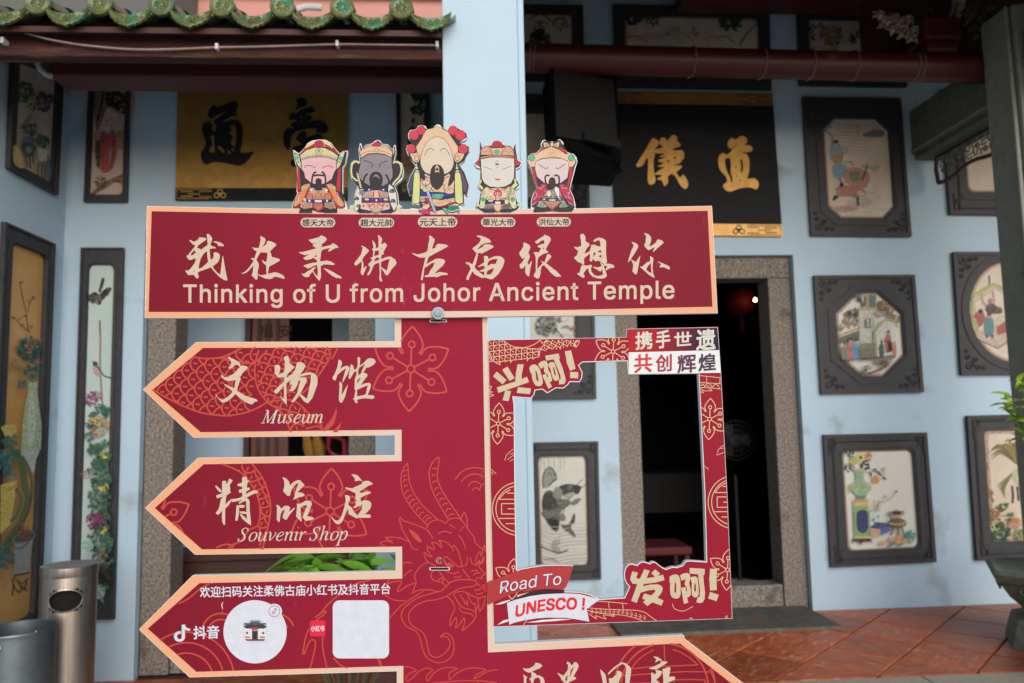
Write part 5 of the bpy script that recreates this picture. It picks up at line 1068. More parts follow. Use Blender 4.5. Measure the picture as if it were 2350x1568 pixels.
def flat(name, pl, loops, off, m, parent, lab=None):
    fl_ = [q for l in loops for q in l]; tris = tessellate_polygon([[Vector((q[0], q[1], 0)) for q in l] for l in loops])
    return obj(name, MB().add([pl(q[0], q[1], off) for q in fl_], [tuple(t) for t in tris]), m, parent, lab)
def shr(pts, d):                                     # small inset so a foam edge shows
    out = []; n = len(pts); A = sum(pts[i][0]*pts[(i+1) % n][1]-pts[(i+1) % n][0]*pts[i][1] for i in range(n)); s = 1 if A > 0 else -1
    for i in range(n):
        a, b2, c = pts[i-1], pts[i], pts[(i+1) % n]
        def nrm(p, q): dx, dy = q[0]-p[0], q[1]-p[1]; l = hypot(dx, dy) or 1; return (-dy/l*s, dx/l*s)
        n1, n2 = nrm(a, b2), nrm(b2, c); k = 1+n1[0]*n2[0]+n1[1]*n2[1]; k = max(k, .4)
        out.append((b2[0]+(n1[0]+n2[0])/k*d, b2[1]+(n1[1]+n2[1])/k*d))
    return out
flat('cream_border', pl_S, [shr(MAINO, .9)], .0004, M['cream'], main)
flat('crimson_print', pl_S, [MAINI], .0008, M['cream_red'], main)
top('sign_support_post', MB().box(pl_S(975,900).x, pl_S(1035,900).x, YS+.03, YS+.06, -.16, 2.0).box(-.35, .3, YS+.01, YS+.5, -.16, -.13), M['black'], 'black support post and foot standing behind the arrow board', 'post')

HDO = P("337,473 600,478.5 800,480.5 1080,480.5 1331,478.5 1634,472.6 1647,718.5 1300,724.5 1000,729 660,729.5 332,730")
HDI = P("348,485 600,490 828,492.3 1080,492.5 1331,490 1624,484 1635,704 1300,711.5 1061,714 700,716 341,716")
head = obj('header_board', MB().plate(pl_S, HDO, off=.02, th=.0175), M['foam'], sg)
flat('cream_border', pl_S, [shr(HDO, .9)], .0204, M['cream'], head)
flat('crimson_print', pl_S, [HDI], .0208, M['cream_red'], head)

CR = lin(224,202,178,.80); LN = lin(204,76,62,.82)
lp = Print(pl_S, .0010, .00001, clip=MAINI); lp.cyc = 60           # line drawings
def flower(p, cx, cy, R, w, col, rot=0, n=6):
    for k in range(n):
        a = rot+2*pi*k/n
        tip = (cx+R*cos(a), cy+R*sin(a))
        for s in (-1, 1):
            b_ = a+s*pi/n; va = (cx+R*.40*cos(b_-s*.06), cy+R*.40*sin(b_-s*.06))
            m1 = (cx+R*.62*cos(a+s*.44), cy+R*.62*sin(a+s*.44)); m2 = (cx+R*.82*cos(a+s*.2), cy+R*.82*sin(a+s*.2))
            p.stroke([va+(w,), m1+(w,), m2+(w,), tip+(w,)], col, sm=6)
        c = (cx+R*.575*cos(a), cy+R*.575*sin(a)); r0 = R*.09; p.stroke([(cx+r0*cos(a), cy+r0*sin(a), w), (cx+R*.5*cos(a), cy+R*.5*sin(a), w)], col, sm=0)
        p.ring(c[0], c[1], R*.075, w, col, n=16)
    p.ring(cx, cy, R*.09, w, col, n=18)
def scales(p, region, r, rot, w, col, dirn=1):
    xs = [q[0] for q in region]; ys = [q[1] for q in region]; mx, my = (min(xs)+max(xs))/2, (min(ys)+max(ys))/2; D = hypot(max(xs)-min(xs), max(ys)-min(ys))/2
    old = p.clip; p.clip = region; c_, s_ = cos(rot), sin(rot); i = 0
    dx = r*1.62; dy = r*.84; n1 = int(D/dx)+2; n2 = int(D/dy)+2
    for a in range(-n1, n1+1):
        for b_ in range(-n2, n2+1):
            lx, ly = a*dx, b_*dy*1.0+0; 
            gx = a*dx; gy = b_*r*1.0
            if a % 2: gy += r*.5
            gx = a*r*.86; x, y = mx+gx*c_-gy*s_*1.9, my+gx*s_+gy*c_*1.9
            if old and not inside((x, y), old): continue
            pts = [(x+r*.93*cos(radians(t)+rot), y+r*.93*sin(radians(t)+rot), w) for t in range(100, 261, 16)]
            p.stroke(pts, col, sm=0)
            p.stroke([(x-r*.1*c_, y-r*.1*s_, w), (x-r*.62*c_, y-r*.62*s_, w)], col, sm=0)
    p.clip = old
W3 = 4.2
for fc in ((942.6,847,98),(757.6,1173.8,99),(352,1200,92)):
    lp = Print(pl_S, .0010, .00001, clip=MAINI); lp.cyc = 60; flower(lp, *fc, W3, LN, pi/2+.04); lp.build('flower_outline', M['print'], main)
def cv(o, s, txt): return [V(x, y, o, s) for x, y in P(txt)]
C3 = ((500,1200), 1.493)
bodyA = cv(*C3, "165,535 230,470 300,405 380,345 470,350 560,345 660,300 700,285 790,285 860,285 800,380 780,470 800,560 850,610 760,660 650,688 560,690 450,672 340,630 240,580")
bodyB = cv(*C3, "800,285 1240,285 1200,380 1120,470 1010,560 930,610 1040,630 1110,690 1180,760 1170,790 990,790 960,720 920,660 850,610 790,520 790,400")
lp2 = Print(pl_S, .0010, .00001, clip=MAINI); lp2.cyc = 60
scales(lp2, bodyA, 19.5, .12, 4, LN); scales(lp2, bodyB, 17, 1.15, 4, LN)
for t in ("165,535 240,580 340,630 450,672 560,690 650,688 760,660 850,610","380,335 470,350 560,345 620,325 700,285","800,300 775,400 790,520 850,610 920,660 970,740 990,790","850,610 1000,600 1110,690 1180,760","1210,290 1225,340 1150,460 1100,520 1010,600","1270,290 1235,355","560,345 700,375 780,370 850,300"):
    lp2.frame(*C3).stroke(t, LN, 10)
lp2.poly("1185,770 1225,720 1250,680 1262,640 1265,680 1248,740 1215,775", LN); lp2.poly("1240,790 1275,750 1292,725 1285,760 1270,790", LN); lp2.stroke("1080,770 1150,755 1190,780 1220,760", LN, 9)
tailA = cv(*C3, "580,980 760,980 830,1080 866,1200 866,1290 845,1400 830,1490 800,1490 800,1340 806,1230 770,1120 690,1030")
lp2.T = lambda x, y: (x, y); lp2.k = 1; scales(lp2, tailA, 17, -1.15, 4, LN); lp2.frame(*C3)
for t in ("580,980 690,1030 760,1110 800,1200 806,1290 790,1350 740,1375 690,1440 620,1470","760,980 830,1080 866,1200 866,1290 845,1400 820,1490","545,1480 600,1460 650,1470 600,1490"): lp2.stroke(t, LN, 10)
# waves and tail on the third arrow
for (cx, cy, rs) in (((430,1545), 0, (62,86,110)),): 
    for r in rs: lp2.T = lambda x, y: (x, y); lp2.k = 1; lp2.ring(cx[0]-2, cx[1]+16, r, 4, LN, 180, 360)
for cx, r in ((507,44),(507,30),(632,44),(632,30)): lp2.ring(cx, 1452, r, 4, LN, 200, 340)
lp2.frame((500,2150), 1.6207)
for t in ("1260,500 1330,420 1420,350 1500,300 1620,270","1230,520 1290,480 1300,490 1240,540 1180,620 1150,760","1160,760 1200,670 1235,690 1200,850","1290,610 1280,700 1310,850","1350,780 1420,840 1560,850","545,300 480,340 420,390 350,430","1600,780 1640,790 1660,860"): lp2.stroke(t, LN, 10)
# dragon head
def lines(o, txts, w=23, col=LN):
    lp2.frame(o, 5)
    for t in txts: lp2.stroke(t, col, w)
lines((1520,1800), ["445,1560 405,1460 400,1350 480,1420 650,1475 860,1555","555,262 480,350 430,480 420,650 455,850 540,1020 700,1250 950,1510","555,262 570,500 600,680 680,870 870,1130 1160,1400","1170,140 1060,240 990,400 985,560 1030,760 1130,990 1370,1390","1170,140 1182,220 1150,420 1150,560 1200,730 1330,960 1620,1380",
 "930,1560 1000,1450 1130,1400 1230,1420 1320,1475","1310,1480 1380,1400 1500,1365 1600,1385 1680,1460 1750,1560","1620,1380 1680,1255 1730,1350 1750,1540","1380,1490 1450,1530 1500,1565","1500,590 1620,450 1760,375 1920,355 2090,390","1630,635 1720,540 1860,485 1980,495 2090,540","1760,730 1830,650 1920,635 1990,670 2040,720","1845,820 1890,765 1950,765 1975,805 2030,720 2090,670","1640,1560 1690,1530"])
for q in ((465,440,500,410,545,412),(465,550,490,510,545,505),(460,650,490,600,545,600),(485,750,510,710,558,715),(512,880,540,820,595,812),(545,980,580,925,640,915),(595,1070,640,1000,705,998),(660,1150,700,1080,760,1080),(725,1230,760,1160,820,1155),(785,1315,820,1255,890,1248),(865,1380,910,1320,975,1312),(915,1430,960,1370,1030,1352),(1045,385,1085,368,1130,390),(1035,535,1070,490,1110,520),(1050,675,1085,620,1135,640),(1090,825,1120,765,1175,760),(1135,925,1175,865,1230,875),(1195,1035,1220,970,1305,980),(1250,1125,1290,1070,1360,1085),(1320,1235,1360,1170,1430,1195),(1375,1335,1410,1285,1500,1290)):
    lp2.stroke([(q[0],q[1],24),(q[2],q[3],24),(q[4],q[5],24)], LN)
lines((1520,2110), ["420,0 480,110 590,290 640,400 700,440 765,445","850,0 950,60 1060,220","1170,125 1250,85 1340,85 1435,125","1570,150 1650,260 1715,435","1730,0 1790,80 1880,200 1910,310 2060,440","2060,440 2090,345 2110,480","1600,80 1640,30","100,205 250,195 400,215 520,260 590,290","100,205 200,260 265,315 140,270 0,320 130,390",
 "1170,260 1330,300 1450,430 1455,515 1460,365 1550,450 1610,640 1640,780","1170,260 1215,320 1230,410 1130,310 1030,305","1030,305 1075,380 1075,445 940,370","940,370 960,480 1045,590 950,560 885,500 900,600 960,700","1640,780 1560,780 1480,720 1330,590 1270,620","1750,600 1740,720 1680,780 1640,770","1810,600 1830,700 1900,750 1950,745","1950,745 1910,660 1990,480 2020,580 2060,440","1970,760 2040,870 2110,930 2030,980 2040,1030 1950,1010 1920,1060","960,700 860,740 750,850 690,980 720,1110 640,1320","960,700 1100,770 1180,880 1300,1040 1390,1110","1100,850 1020,930 1030,1010 1100,1070 1230,1100 1310,1180","1150,1060 1240,1010 1260,1100","1300,870 1420,915 1520,915 1585,880","1480,990 1560,1000 1630,960","1650,835 1720,930 1795,1025","1820,890 1890,855 1960,870","1860,960 1930,910 2005,920",
 "640,1320 780,1255 1000,1250 1200,1280 1400,1110 1560,1050 1760,1045 1900,1070 1935,1120 1870,1175 1640,1210 1500,1270 1320,1380 1150,1440 900,1480 700,1565","1200,1280 1000,1330 800,1390 650,1470 540,1565","860,1280 680,1390 500,1510 410,1565","80,1340 200,1420 350,1465 510,1465","720,1120 560,1160 360,1285 380,1180 440,1085 280,1085 125,1135 190,1050","455,720 540,700 645,715","480,980 550,900 640,850","1935,1120 1990,1170","1880,1250 1960,1255 2025,1215","1915,1325 1980,1340 2055,1300",
 "1340,1380 1430,1460 1480,1560","1600,1560 1480,1340 1600,1285 1720,1300 1850,1370 1980,1410 2120,1370","1590,1350 1660,1430 1710,1540 1740,1460 1755,1560","1740,1320 1800,1450 1870,1540 1910,1500","1960,1420 1970,1560","2110,1390 2070,1560"])
lp2.poly("565,25 650,65 760,150 840,270 815,310 750,280 650,180", LN); lp2.blob("1265,660 1290,640 1340,720 1380,700 1485,770 1420,795 1330,780", LN); lp2.blob("1940,720 1990,640 2020,690 2060,590 2090,610 2070,700 1990,745", LN)
lines((1520,2420), ["440,0 330,110 190,270","540,0 450,110 430,250 480,370 560,450 700,520 780,620 830,800 890,980 980,1090 1150,1155 1330,1120 1440,1010 1480,850 1450,680 1380,590 1290,570 1210,640 1300,630 1380,690 1400,800 1340,920 1220,1020 1100,1050 1000,990 960,880 930,720 860,560 740,480 640,410 580,300 590,150 670,50 740,0",
 "1480,0 1490,90 1430,220 1400,330 1410,430 1460,320 1520,255 1530,360 1510,460 1610,370 1680,260 1690,380 1640,510 1770,420 1880,300 1920,180 1900,0","1580,55 1640,140 1740,165 1830,190 1860,235","1600,20 1700,70 1800,90 1900,130 1930,70 1960,0","1970,20 2000,125 2080,0","480,1240 580,1240 660,1270 730,1320 620,1350 540,1420 520,1490 560,1515 660,1450 780,1330 900,1270 990,1270 1055,1310 960,1380 930,1450 960,1520 1060,1380 1220,1280 1380,1250 1550,1275 1430,1330 1380,1400 1400,1490 1530,1370 1720,1280 1900,1260 2120,1300 1950,1380 1880,1480 2080,1370 2200,1320 2350,1300","1000,1570 1300,1540 1700,1515 2100,1525 2350,1560","0,1090 40,1230"])
# round longevity mark on the lower right arrow
lp2.T = lambda x, y: (x, y); lp2.k = 1
for r in (116, 100): lp2.ring(1525, 1577, r, 4.2, LN, n=60)
lp2.frame((2400,2420), 5)
for t in ("620,1280 1000,1240 1300,1230 1960,1200","1450,895 1620,950 1780,1050 1960,1200","1080,900 900,990 740,1120 620,1280","1280,780 1300,1230","430,1420 1100,1370 1700,1335 2200,1340","1480,1560 1500,1500 1800,1490 2090,1500 2110,1600","580,1570 1000,1560","2190,1280 2280,1500 2310,1700"): lp2.stroke(t, LN, 24, 0)
lp2.build('dragon_outlines', M['print'], main)

# ---- brush lettering, outlines read off the board
G = {}
A_, B_, C_, D_, E_, F_, G_, H_, I_, J_, K_ = (720,910),(1180,910),(1630,910),(2050,910),(2480,910),(850,1400),(1280,1400),(850,1860),(1280,1860),(2060,2420),(2400,2420)
HEADCH = [(A_, ["185,262 202,248 275,288 335,262 385,218 368,208 385,198 512,210 532,238 368,360 335,412 365,415 432,445 475,400 545,360 552,325 535,140 555,125 600,155 643,215 642,245 608,350 640,375 705,395 720,412 700,422 650,420 590,440 610,640 640,638 665,600 680,545 660,530 680,505 715,497 760,510 797,550 795,610 765,690 700,750 655,775 680,830 740,900 805,945 850,575 862,575 870,620 905,840 950,1050 930,1065 880,1050 800,1000 700,900 617,800 365,892 358,945 382,975 372,990 358,1028 320,1010 275,950 165,955 105,872 135,852 145,865 175,862 230,800 290,720 312,660 314,620 270,630 205,658 160,635 130,580 135,562 155,562 200,505 300,375 305,358 250,340 220,300",
 "285,445 275,470 222,520 222,545 205,570 260,550 320,500 300,480 290,460","540,482 500,500 450,560 410,640 385,730 373,828 430,810 500,750 563,690 545,560 545,490","270,885 285,862 290,895 275,897"]),
 (A_, ["662,285 680,276 720,280 800,300 850,325 880,365 870,377 820,375 780,372 748,358 755,330 700,305"]),
 (A_, ["1605,185 1612,173 1650,190 1700,220 1713,250 1700,300 1650,395 1735,330 1730,305 1758,268 1800,275 1880,305 1930,345 1920,360 1795,488 1815,510 1835,590 1880,600 1985,630 2000,655 1985,672 1880,735 1785,782 1770,850 1757,922 1820,915 1895,895 1960,910 2040,945 2090,990 2090,1022 2070,1030 2000,1005 1940,992 1880,988 1860,1015 1800,1035 1710,1025 1640,995 1565,955 1570,938 1625,958 1733,938 1727,870 1725,762 1660,705 1640,665 1650,648 1680,680 1725,690 1738,640 1748,550 1745,520 1735,500 1690,505 1612,498 1580,545 1525,650 1560,695 1578,750 1575,790 1555,880 1550,1020 1535,1048 1515,1045 1430,955 1455,900 1468,760 1380,860 1320,910 1250,930 1233,922 1240,912 1290,895 1370,820 1460,690 1468,660 1420,630 1420,615 1470,612 1490,625 1500,580 1535,478 1480,450 1445,405 1450,398 1500,412 1573,412 1595,340 1612,250"]),
 (B_, ["270,245 300,245 480,195 520,158 600,190 640,235 600,290 535,335 535,385 500,402 600,382 735,348 732,335 755,315 830,350 870,400 850,415 820,410 690,480 655,478 700,408 560,445 535,465 525,485 500,682 640,663 720,685 800,735 795,748 770,745 750,755 690,745 565,740 550,765 515,772 515,890 522,915 515,1000 495,1065 480,1062 430,1010 390,950 350,885 300,945 280,988 220,998 170,975 130,925 140,920 175,932 270,865 290,862 345,815 410,788 415,798 365,870 400,925 450,980 455,860 440,752 380,770 270,825 245,815 170,772 175,760 330,712 350,708 410,705 440,690 443,665 365,605 330,630 235,655 205,650 165,618 175,605 300,530 205,558 80,510 85,495 165,490 430,418 400,398 370,380 350,350 355,343 430,320 350,320 310,295","395,580 430,545 438,592 400,588"]),
 (B_, ["572,820 590,815 720,870 850,945 920,985 932,1010 925,1022 890,1020 860,1008 825,1015 760,980 680,920"]),
 (B_, ["1330,378 1325,365 1340,362 1410,400 1470,450 1480,470 1425,535 1370,595 1340,655 1362,690 1372,740 1365,820 1430,770 1432,790 1365,952 1345,955 1315,920 1310,890 1330,810 1335,683 1320,690 1225,765 1210,765 1187,735 1187,715 1320,540 1355,405"]),
 (B_, ["1543,258 1560,265 1600,320 1615,355 1613,418 1665,400 1672,345 1670,210 1652,170 1665,155 1690,165 1735,215 1745,255 1730,290 1728,345 1760,330 1770,308 1800,308 1843,360 1765,498 1785,535 1745,545 1725,580 1722,635 1820,595 1910,582 2000,640 2027,690 2025,735 1930,840 1880,925 1838,965 1815,950 1735,830 1722,822 1718,910 1725,940 1718,990 1745,1060 1738,1082 1715,1085 1690,1045 1685,1020 1695,910 1690,800 1685,705 1600,735 1575,760 1500,930 1465,960 1442,955 1450,925 1490,860 1510,780 1490,785 1465,745 1465,735 1535,665 1535,635 1508,615 1515,605 1555,592 1570,465 1555,460 1537,435 1545,425 1570,420 1565,360","1600,468 1676,462 1676,545 1582,576","1590,682 1592,650 1620,610 1676,600 1682,650","1724,690 1830,645 1895,630 1835,870 1735,800 1719,795","1720,455 1722,420 1738,405"]),
 (C_, ["430,180 440,163 480,180 545,238 535,290 485,435 565,402 558,375 608,327 690,333 770,345 812,370 810,382 470,565 425,590 408,640 373,735 500,665 575,625 650,625 720,640 752,670 745,710 710,760 630,835 545,920 600,910 630,890 700,897 780,912 812,938 790,955 770,950 700,955 640,975 568,1005 558,985 365,995 348,988 345,965 430,940 430,915 455,860 510,790 547,702 480,720 380,790 350,800 333,840 328,920 300,1065 265,1040 300,850 360,598 290,607 230,600 150,560 90,522 95,513 210,540 300,520 380,490 403,460 415,340 440,235"]),
 (C_, ["1383,178 1390,165 1460,165 1560,200 1640,240 1672,285 1668,305 1620,308 1540,320 1470,355 1395,438 1440,425 1500,390 1545,338 1640,340 1700,360 1723,390 1715,402 1500,518 1480,520 1430,512 1400,525 1410,560 1385,660 1370,720 1345,780 1350,815 1430,890 1533,968 1537,890 1435,882 1437,870 1540,825 1537,762 1410,793 1405,782 1535,700 1527,580 1560,568 1600,575 1615,600 1615,638 1720,585 1810,570 1890,590 1937,645 1935,700 1900,800 1820,930 1715,1028 1665,1038 1535,1000 1520,1012 1480,1010 1330,930 1328,915 1298,880 1250,970 1220,1052 1200,1053 1172,1030 1180,1000 1265,825 1235,765 1190,715 1180,725 1200,745 1195,752 1170,730 1162,700 1220,697 1300,740 1360,580 1380,510 1345,485 1298,428 1300,420 1430,318 1472,225","1600,775 1605,710 1640,665 1700,640 1800,628 1765,730 1660,735 1640,755","1575,945 1592,880 1640,845 1730,812 1700,890 1655,945 1610,940"]),
 (D_, ["212,345 232,295 270,315 335,350 355,385 355,410 315,510 340,545 345,580 335,630 300,700 325,755 380,668 388,690 355,830 335,975 318,982 280,950 250,895 262,760 215,815 180,832 145,795 143,735 165,725 200,690 250,590 205,628 190,620 145,555 135,505 165,470 220,375"]),
 (D_, ["448,285 600,185 620,180 635,143 730,180 760,215 765,255 663,440 710,485 710,510 680,515 620,530 540,580 515,610 500,680 492,838 590,730 600,705 570,680 575,668 640,702 690,550 720,535 760,550 778,590 670,715 740,770 880,875 900,900 970,970 965,988 870,988 800,940 775,912 740,890 738,870 630,755 605,770 595,765 575,800 560,880 565,905 545,970 540,1000 515,1025 475,1015 425,975 425,955 465,880 465,620 450,550 422,510 430,498 500,497 525,508 560,440 575,415 540,410 500,385 505,370 580,335 635,328 635,255 580,265 500,327 470,320","590,432 625,400 628,430"]),
 (D_, ["1352,160 1380,130 1410,125 1455,175 1462,235 1455,255 1475,290 1530,320 1545,360 1490,410 1465,460 1435,530 1545,480 1565,400 1575,385 1570,350 1648,345 1690,372 1762,385 1745,262 1690,262 1660,285 1625,285 1615,270 1650,235 1720,203 1790,215 1850,245 1875,285 1870,400 1870,520 1890,690 1875,725 1840,738 1800,715 1755,680 1700,665 1665,680 1620,650 1605,622 1590,680 1560,682 1540,660 1550,600 1550,520 1430,620 1435,745 1420,752 1370,715 1310,695 1240,625 1232,600 1280,570 1300,520 1315,475 1228,400 1235,385 1290,400 1375,372 1370,260","1625,490 1668,525 1612,600","1700,492 1740,460 1770,455 1775,508","1720,590 1745,565 1780,552 1782,612 1750,592","1350,590 1358,565 1372,570"]),
 (D_, ["1388,757 1500,765 1530,752 1580,752 1590,780 1570,815 1575,880 1640,960 1715,973 1805,950 1808,905 1790,820 1770,880 1740,875 1610,800 1615,785 1705,803 1785,775 1752,700 1760,690 1810,745 1900,725 1960,730 2020,755 2040,790 2020,812 1990,808 1910,835 1870,865 1860,850 1885,800 1882,765 1825,770 1850,845 1890,970 1850,1010 1790,1028 1700,1020 1600,985 1540,925 1520,860 1515,815 1480,835 1440,890 1415,935 1440,965 1445,995 1415,1008 1390,1000 1300,940 1292,925 1300,912 1335,915 1365,820 1365,800"]),
 (E_, ["232,300 245,290 300,308 350,340 365,375 355,415 290,525 215,632 250,655 325,692 350,640 400,570 405,580 345,915 315,945 300,940 245,880 262,800 260,730 240,680 215,645 165,700 158,695 185,590 240,425 262,405 270,345"]),
 (E_, ["488,125 500,110 580,145 622,200 625,260 585,382 640,360 710,310 750,240 830,255 880,305 700,460 670,493 658,485 695,395 580,458 540,435 490,380 485,330 505,325 525,165 500,150"]),
 (E_, ["600,573 650,600 672,630 660,700 650,830 662,860 655,905 692,995 680,1005 660,1000 580,950 405,795 410,780 445,782 550,690 575,690 605,665","615,712 630,920 600,905 530,855 535,815 565,765"]),
 (E_, ["752,685 765,682 870,725 980,775 1000,810 988,848 970,842 875,797 795,803 790,790 822,732"])]
MAINCH = [(F_, ["308,150 325,140 430,190 520,235 560,290 545,305 575,318 650,318 695,335 705,370 620,440 575,510 540,545 565,575 505,740 490,820 650,915 760,950 870,985 900,1010 895,1032 830,1045 815,1080 770,1090 690,1060 570,980 455,885 400,950 290,1030 195,1058 150,1015 60,900 58,885 72,885 110,950 185,1003 290,950 395,850 390,820 230,695 235,685 260,690 435,768 465,605 340,625 240,600 185,550 172,510 185,492 235,550 310,540 420,480 545,350 520,310 480,300 440,305 400,355 340,378 315,370 318,350 350,330 380,250"]),
 (F_, ["1422,162 1450,130 1485,118 1515,130 1540,190 1535,262 1645,345 1495,485 1485,558 1590,480 1650,400 1690,248 1780,248 1840,280 1858,330 1820,405 1745,495 1850,460 1930,447 2020,465 2080,510 2100,580 2098,690 2030,880 2000,960 1910,1068 1880,1060 1820,1020 1740,905 1640,1030 1590,1055 1573,1045 1690,865 1760,610 1720,620 1690,720 1640,800 1590,830 1535,815 1540,795 1575,770 1565,725 1600,710 1585,695 1540,688 1545,665 1570,600 1480,670 1478,860 1485,1085 1465,1082 1410,1020 1345,905 1430,980 1430,720 1300,870 1280,875 1225,845 1230,820 1435,628 1435,540 1415,550 1340,550 1300,540 1245,470 1252,450 1238,340 1250,305 1300,297 1350,320 1355,345 1355,400 1320,495 1420,450 1440,400 1448,230","1970,495 1850,510 1710,552 1785,548 1860,555 1890,590 1870,660 1755,880 1800,910 1885,980 1920,850 1960,650"]),
 (G_, ["372,195 400,200 440,245 440,280 400,385 460,340 530,315 580,335 592,370 560,470 455,655 445,640 470,540 520,372 440,420 350,500 315,600 295,612 265,600 250,550 300,470 345,350"]),
 (G_, ["385,642 405,640 440,670 447,700 432,912 550,697 555,715 500,940 440,1058 420,1060 380,1025 378,940 390,755"]),
 (G_, ["612,293 640,295 665,320 685,405 735,370 755,300 750,155 770,140 805,165 795,315 870,265 950,178 1010,165 1080,180 1113,225 1105,260 1060,310 960,358 935,352 860,455 895,457 950,490 945,530 890,595 815,705 900,670 990,658 1018,690 1010,760 955,900 1060,910 1095,940 1080,970 1040,985 960,972 880,970 755,990 740,1020 755,1045 745,1062 715,1063 690,1020 685,995 660,990 660,975 685,960 710,800 690,790 695,590 725,500 735,420 680,450 605,578 590,580 570,555","765,515 765,410 790,350 905,282 860,360 820,470","740,680 745,620 780,570 815,565","738,800 955,707 915,885 870,905 745,930"]),
 (H_, ["1398,255 1400,245 1470,270 1530,330 1550,410 1620,340 1700,305 1750,305 1842,400 1700,550 1790,555 1840,590 1840,620 1700,660 1610,700 1645,625 1640,600 1720,358 1660,390 1580,500 1550,615 1530,622 1500,620 1410,525 1440,420 1430,310"]),
 (H_, ["1275,802 1310,805 1350,835 1370,880 1440,820 1520,820 1555,860 1525,940 1640,852 1650,870 1540,1000 1490,1090 1460,1100 1400,1060 1405,1020 1450,890 1390,925 1355,1020 1345,1135 1328,1148 1285,1100 1290,860"]),
 (H_, ["1685,770 1740,785 1860,720 1950,718 1985,760 1985,795 1895,1025 1990,1040 2035,1070 2020,1090 1880,1120 1855,1115 1800,1050 1805,1030 1895,805 1830,815 1765,855 1762,960 1785,1120 1770,1133 1672,1030 1690,830"]),
 (I_, ["620,192 680,185 760,215 848,325 800,318 770,312 735,325 700,328 697,270 650,215"]),
 (I_, ["497,465 510,450 640,470 840,378 840,345 900,320 980,322 1058,375 1050,390 985,410 795,530 810,565 940,530 1000,535 1018,555 1000,575 915,600 812,662 815,735 880,708 970,715 1020,755 1025,800 1010,870 950,940 890,990 990,992 1022,1020 1010,1050 980,1060 770,1055 745,1072 700,1055 565,980 580,955 555,880 510,980 450,1130 400,1180 345,1193 290,1150 220,1040 230,1030 290,1100 345,1118 400,1080 450,970 490,830 510,740 512,680 497,610 540,600 590,625 603,695 570,760 568,805 640,860 680,940 750,1015 840,880 850,870 830,865 860,770 800,830 765,825 715,860 660,862 665,850 715,795 720,775 703,765 705,740 728,730 725,700 705,680 715,590 700,560 640,535"]),
 (J_, ["150,1265 165,1262 220,1280 300,1265 370,1225 415,1155 500,1175 550,1220 500,1265 340,1335 420,1380 430,1410 470,1405 560,1450 595,1530 590,1660 520,1700 505,1500 470,1450 400,1470 375,1510 350,1690 300,1690 325,1540 285,1480 330,1440 325,1350 260,1355 200,1320"]),
 (J_, ["160,1390 240,1440 240,1465 225,1470 230,1690 170,1690 180,1450"]),
 (J_, ["1040,1135 1090,1150 1135,1215 1195,1140 1240,1160 1275,1215 1260,1270 1170,1430 1225,1460 1220,1480 1070,1555 1060,1680 1000,1680 990,1560 930,1500 910,1450 850,1370 860,1358 965,1420 1050,1310 1060,1240 1060,1190 1030,1175","1115,1310 1190,1215 1170,1260 1085,1475","1005,1490 1025,1430 1055,1410 1040,1510 1015,1530"]),
 (J_, ["1700,1300 1715,1295 1790,1370 1815,1410 1850,1690 1780,1690 1745,1490"]),
 (J_, ["1855,1385 1870,1350 2000,1230 2140,1145 2220,1170 2300,1240 2325,1290 2320,1350 2290,1560 2280,1690 2190,1690 2210,1500 2205,1420 2225,1280 2200,1210 2150,1180 2060,1225 1870,1395"]),
 (J_, ["1875,1465 1930,1475 2030,1390 2035,1325 2090,1320 2135,1350 2140,1390 2070,1560 2075,1690 1930,1690 1880,1530"]),
 (K_, ["1072,1040 1085,1030 1160,1045 1240,1105 1235,1120 1170,1115 1110,1155 1102,1150 1125,1090"]),
 (K_, ["970,1270 1130,1210 1160,1185 1200,1180 1200,1155 1240,1125 1340,1135 1352,1150 1200,1250 1140,1290 1050,1290"]),
 (K_, ["1105,1290 1150,1305 1220,1320 1240,1340 1220,1400 1180,1450 1120,1500 1190,1550 1200,1690 1130,1690 1090,1560 1050,1560 1040,1690 1000,1690 1030,1500 1020,1350 1075,1370 1075,1400 1130,1370"]),
 (K_, ["1250,1280 1310,1270 1350,1245 1395,1245 1410,1270 1380,1440 1490,1430 1505,1460 1490,1500 1350,1560 1330,1690 1260,1690 1265,1500"])]
def brush(p, items, col):
    for o, loops in items: p.frame(o, 5).poly(loops[0], col, loops[1:])
    p.T = lambda x, y: (x, y); p.k = 1
hp = Print(pl_S, .0212, .00002); brush(hp, HEADCH, CR); 
base = [(400,693.8),(700,694.4),(1033,691.3),(1180,690),(1430,686.2),(1560,684.8)]
text(hp, 'Thinking of U from Johor Ancient Temple', base, 421, 1547, 40, CR, bold=.014, kind='sans', spacing=1.06, ref='cap')
hp.build('header_lettering', M['print'], head)
def newp(off=.0020): q_ = Print(pl_S, off, .00001); return q_
mp_ = newp(); brush(mp_, MAINCH[:5], CR); mp_g = newp(); brush(mp_g, MAINCH[10:], CR); mp_g.build('gallery_lettering', M['print'], main)
mpm = mp_; mp_ = newp(); brush(mp_, MAINCH[5:10], CR)
mp_.frame(H_, 5)
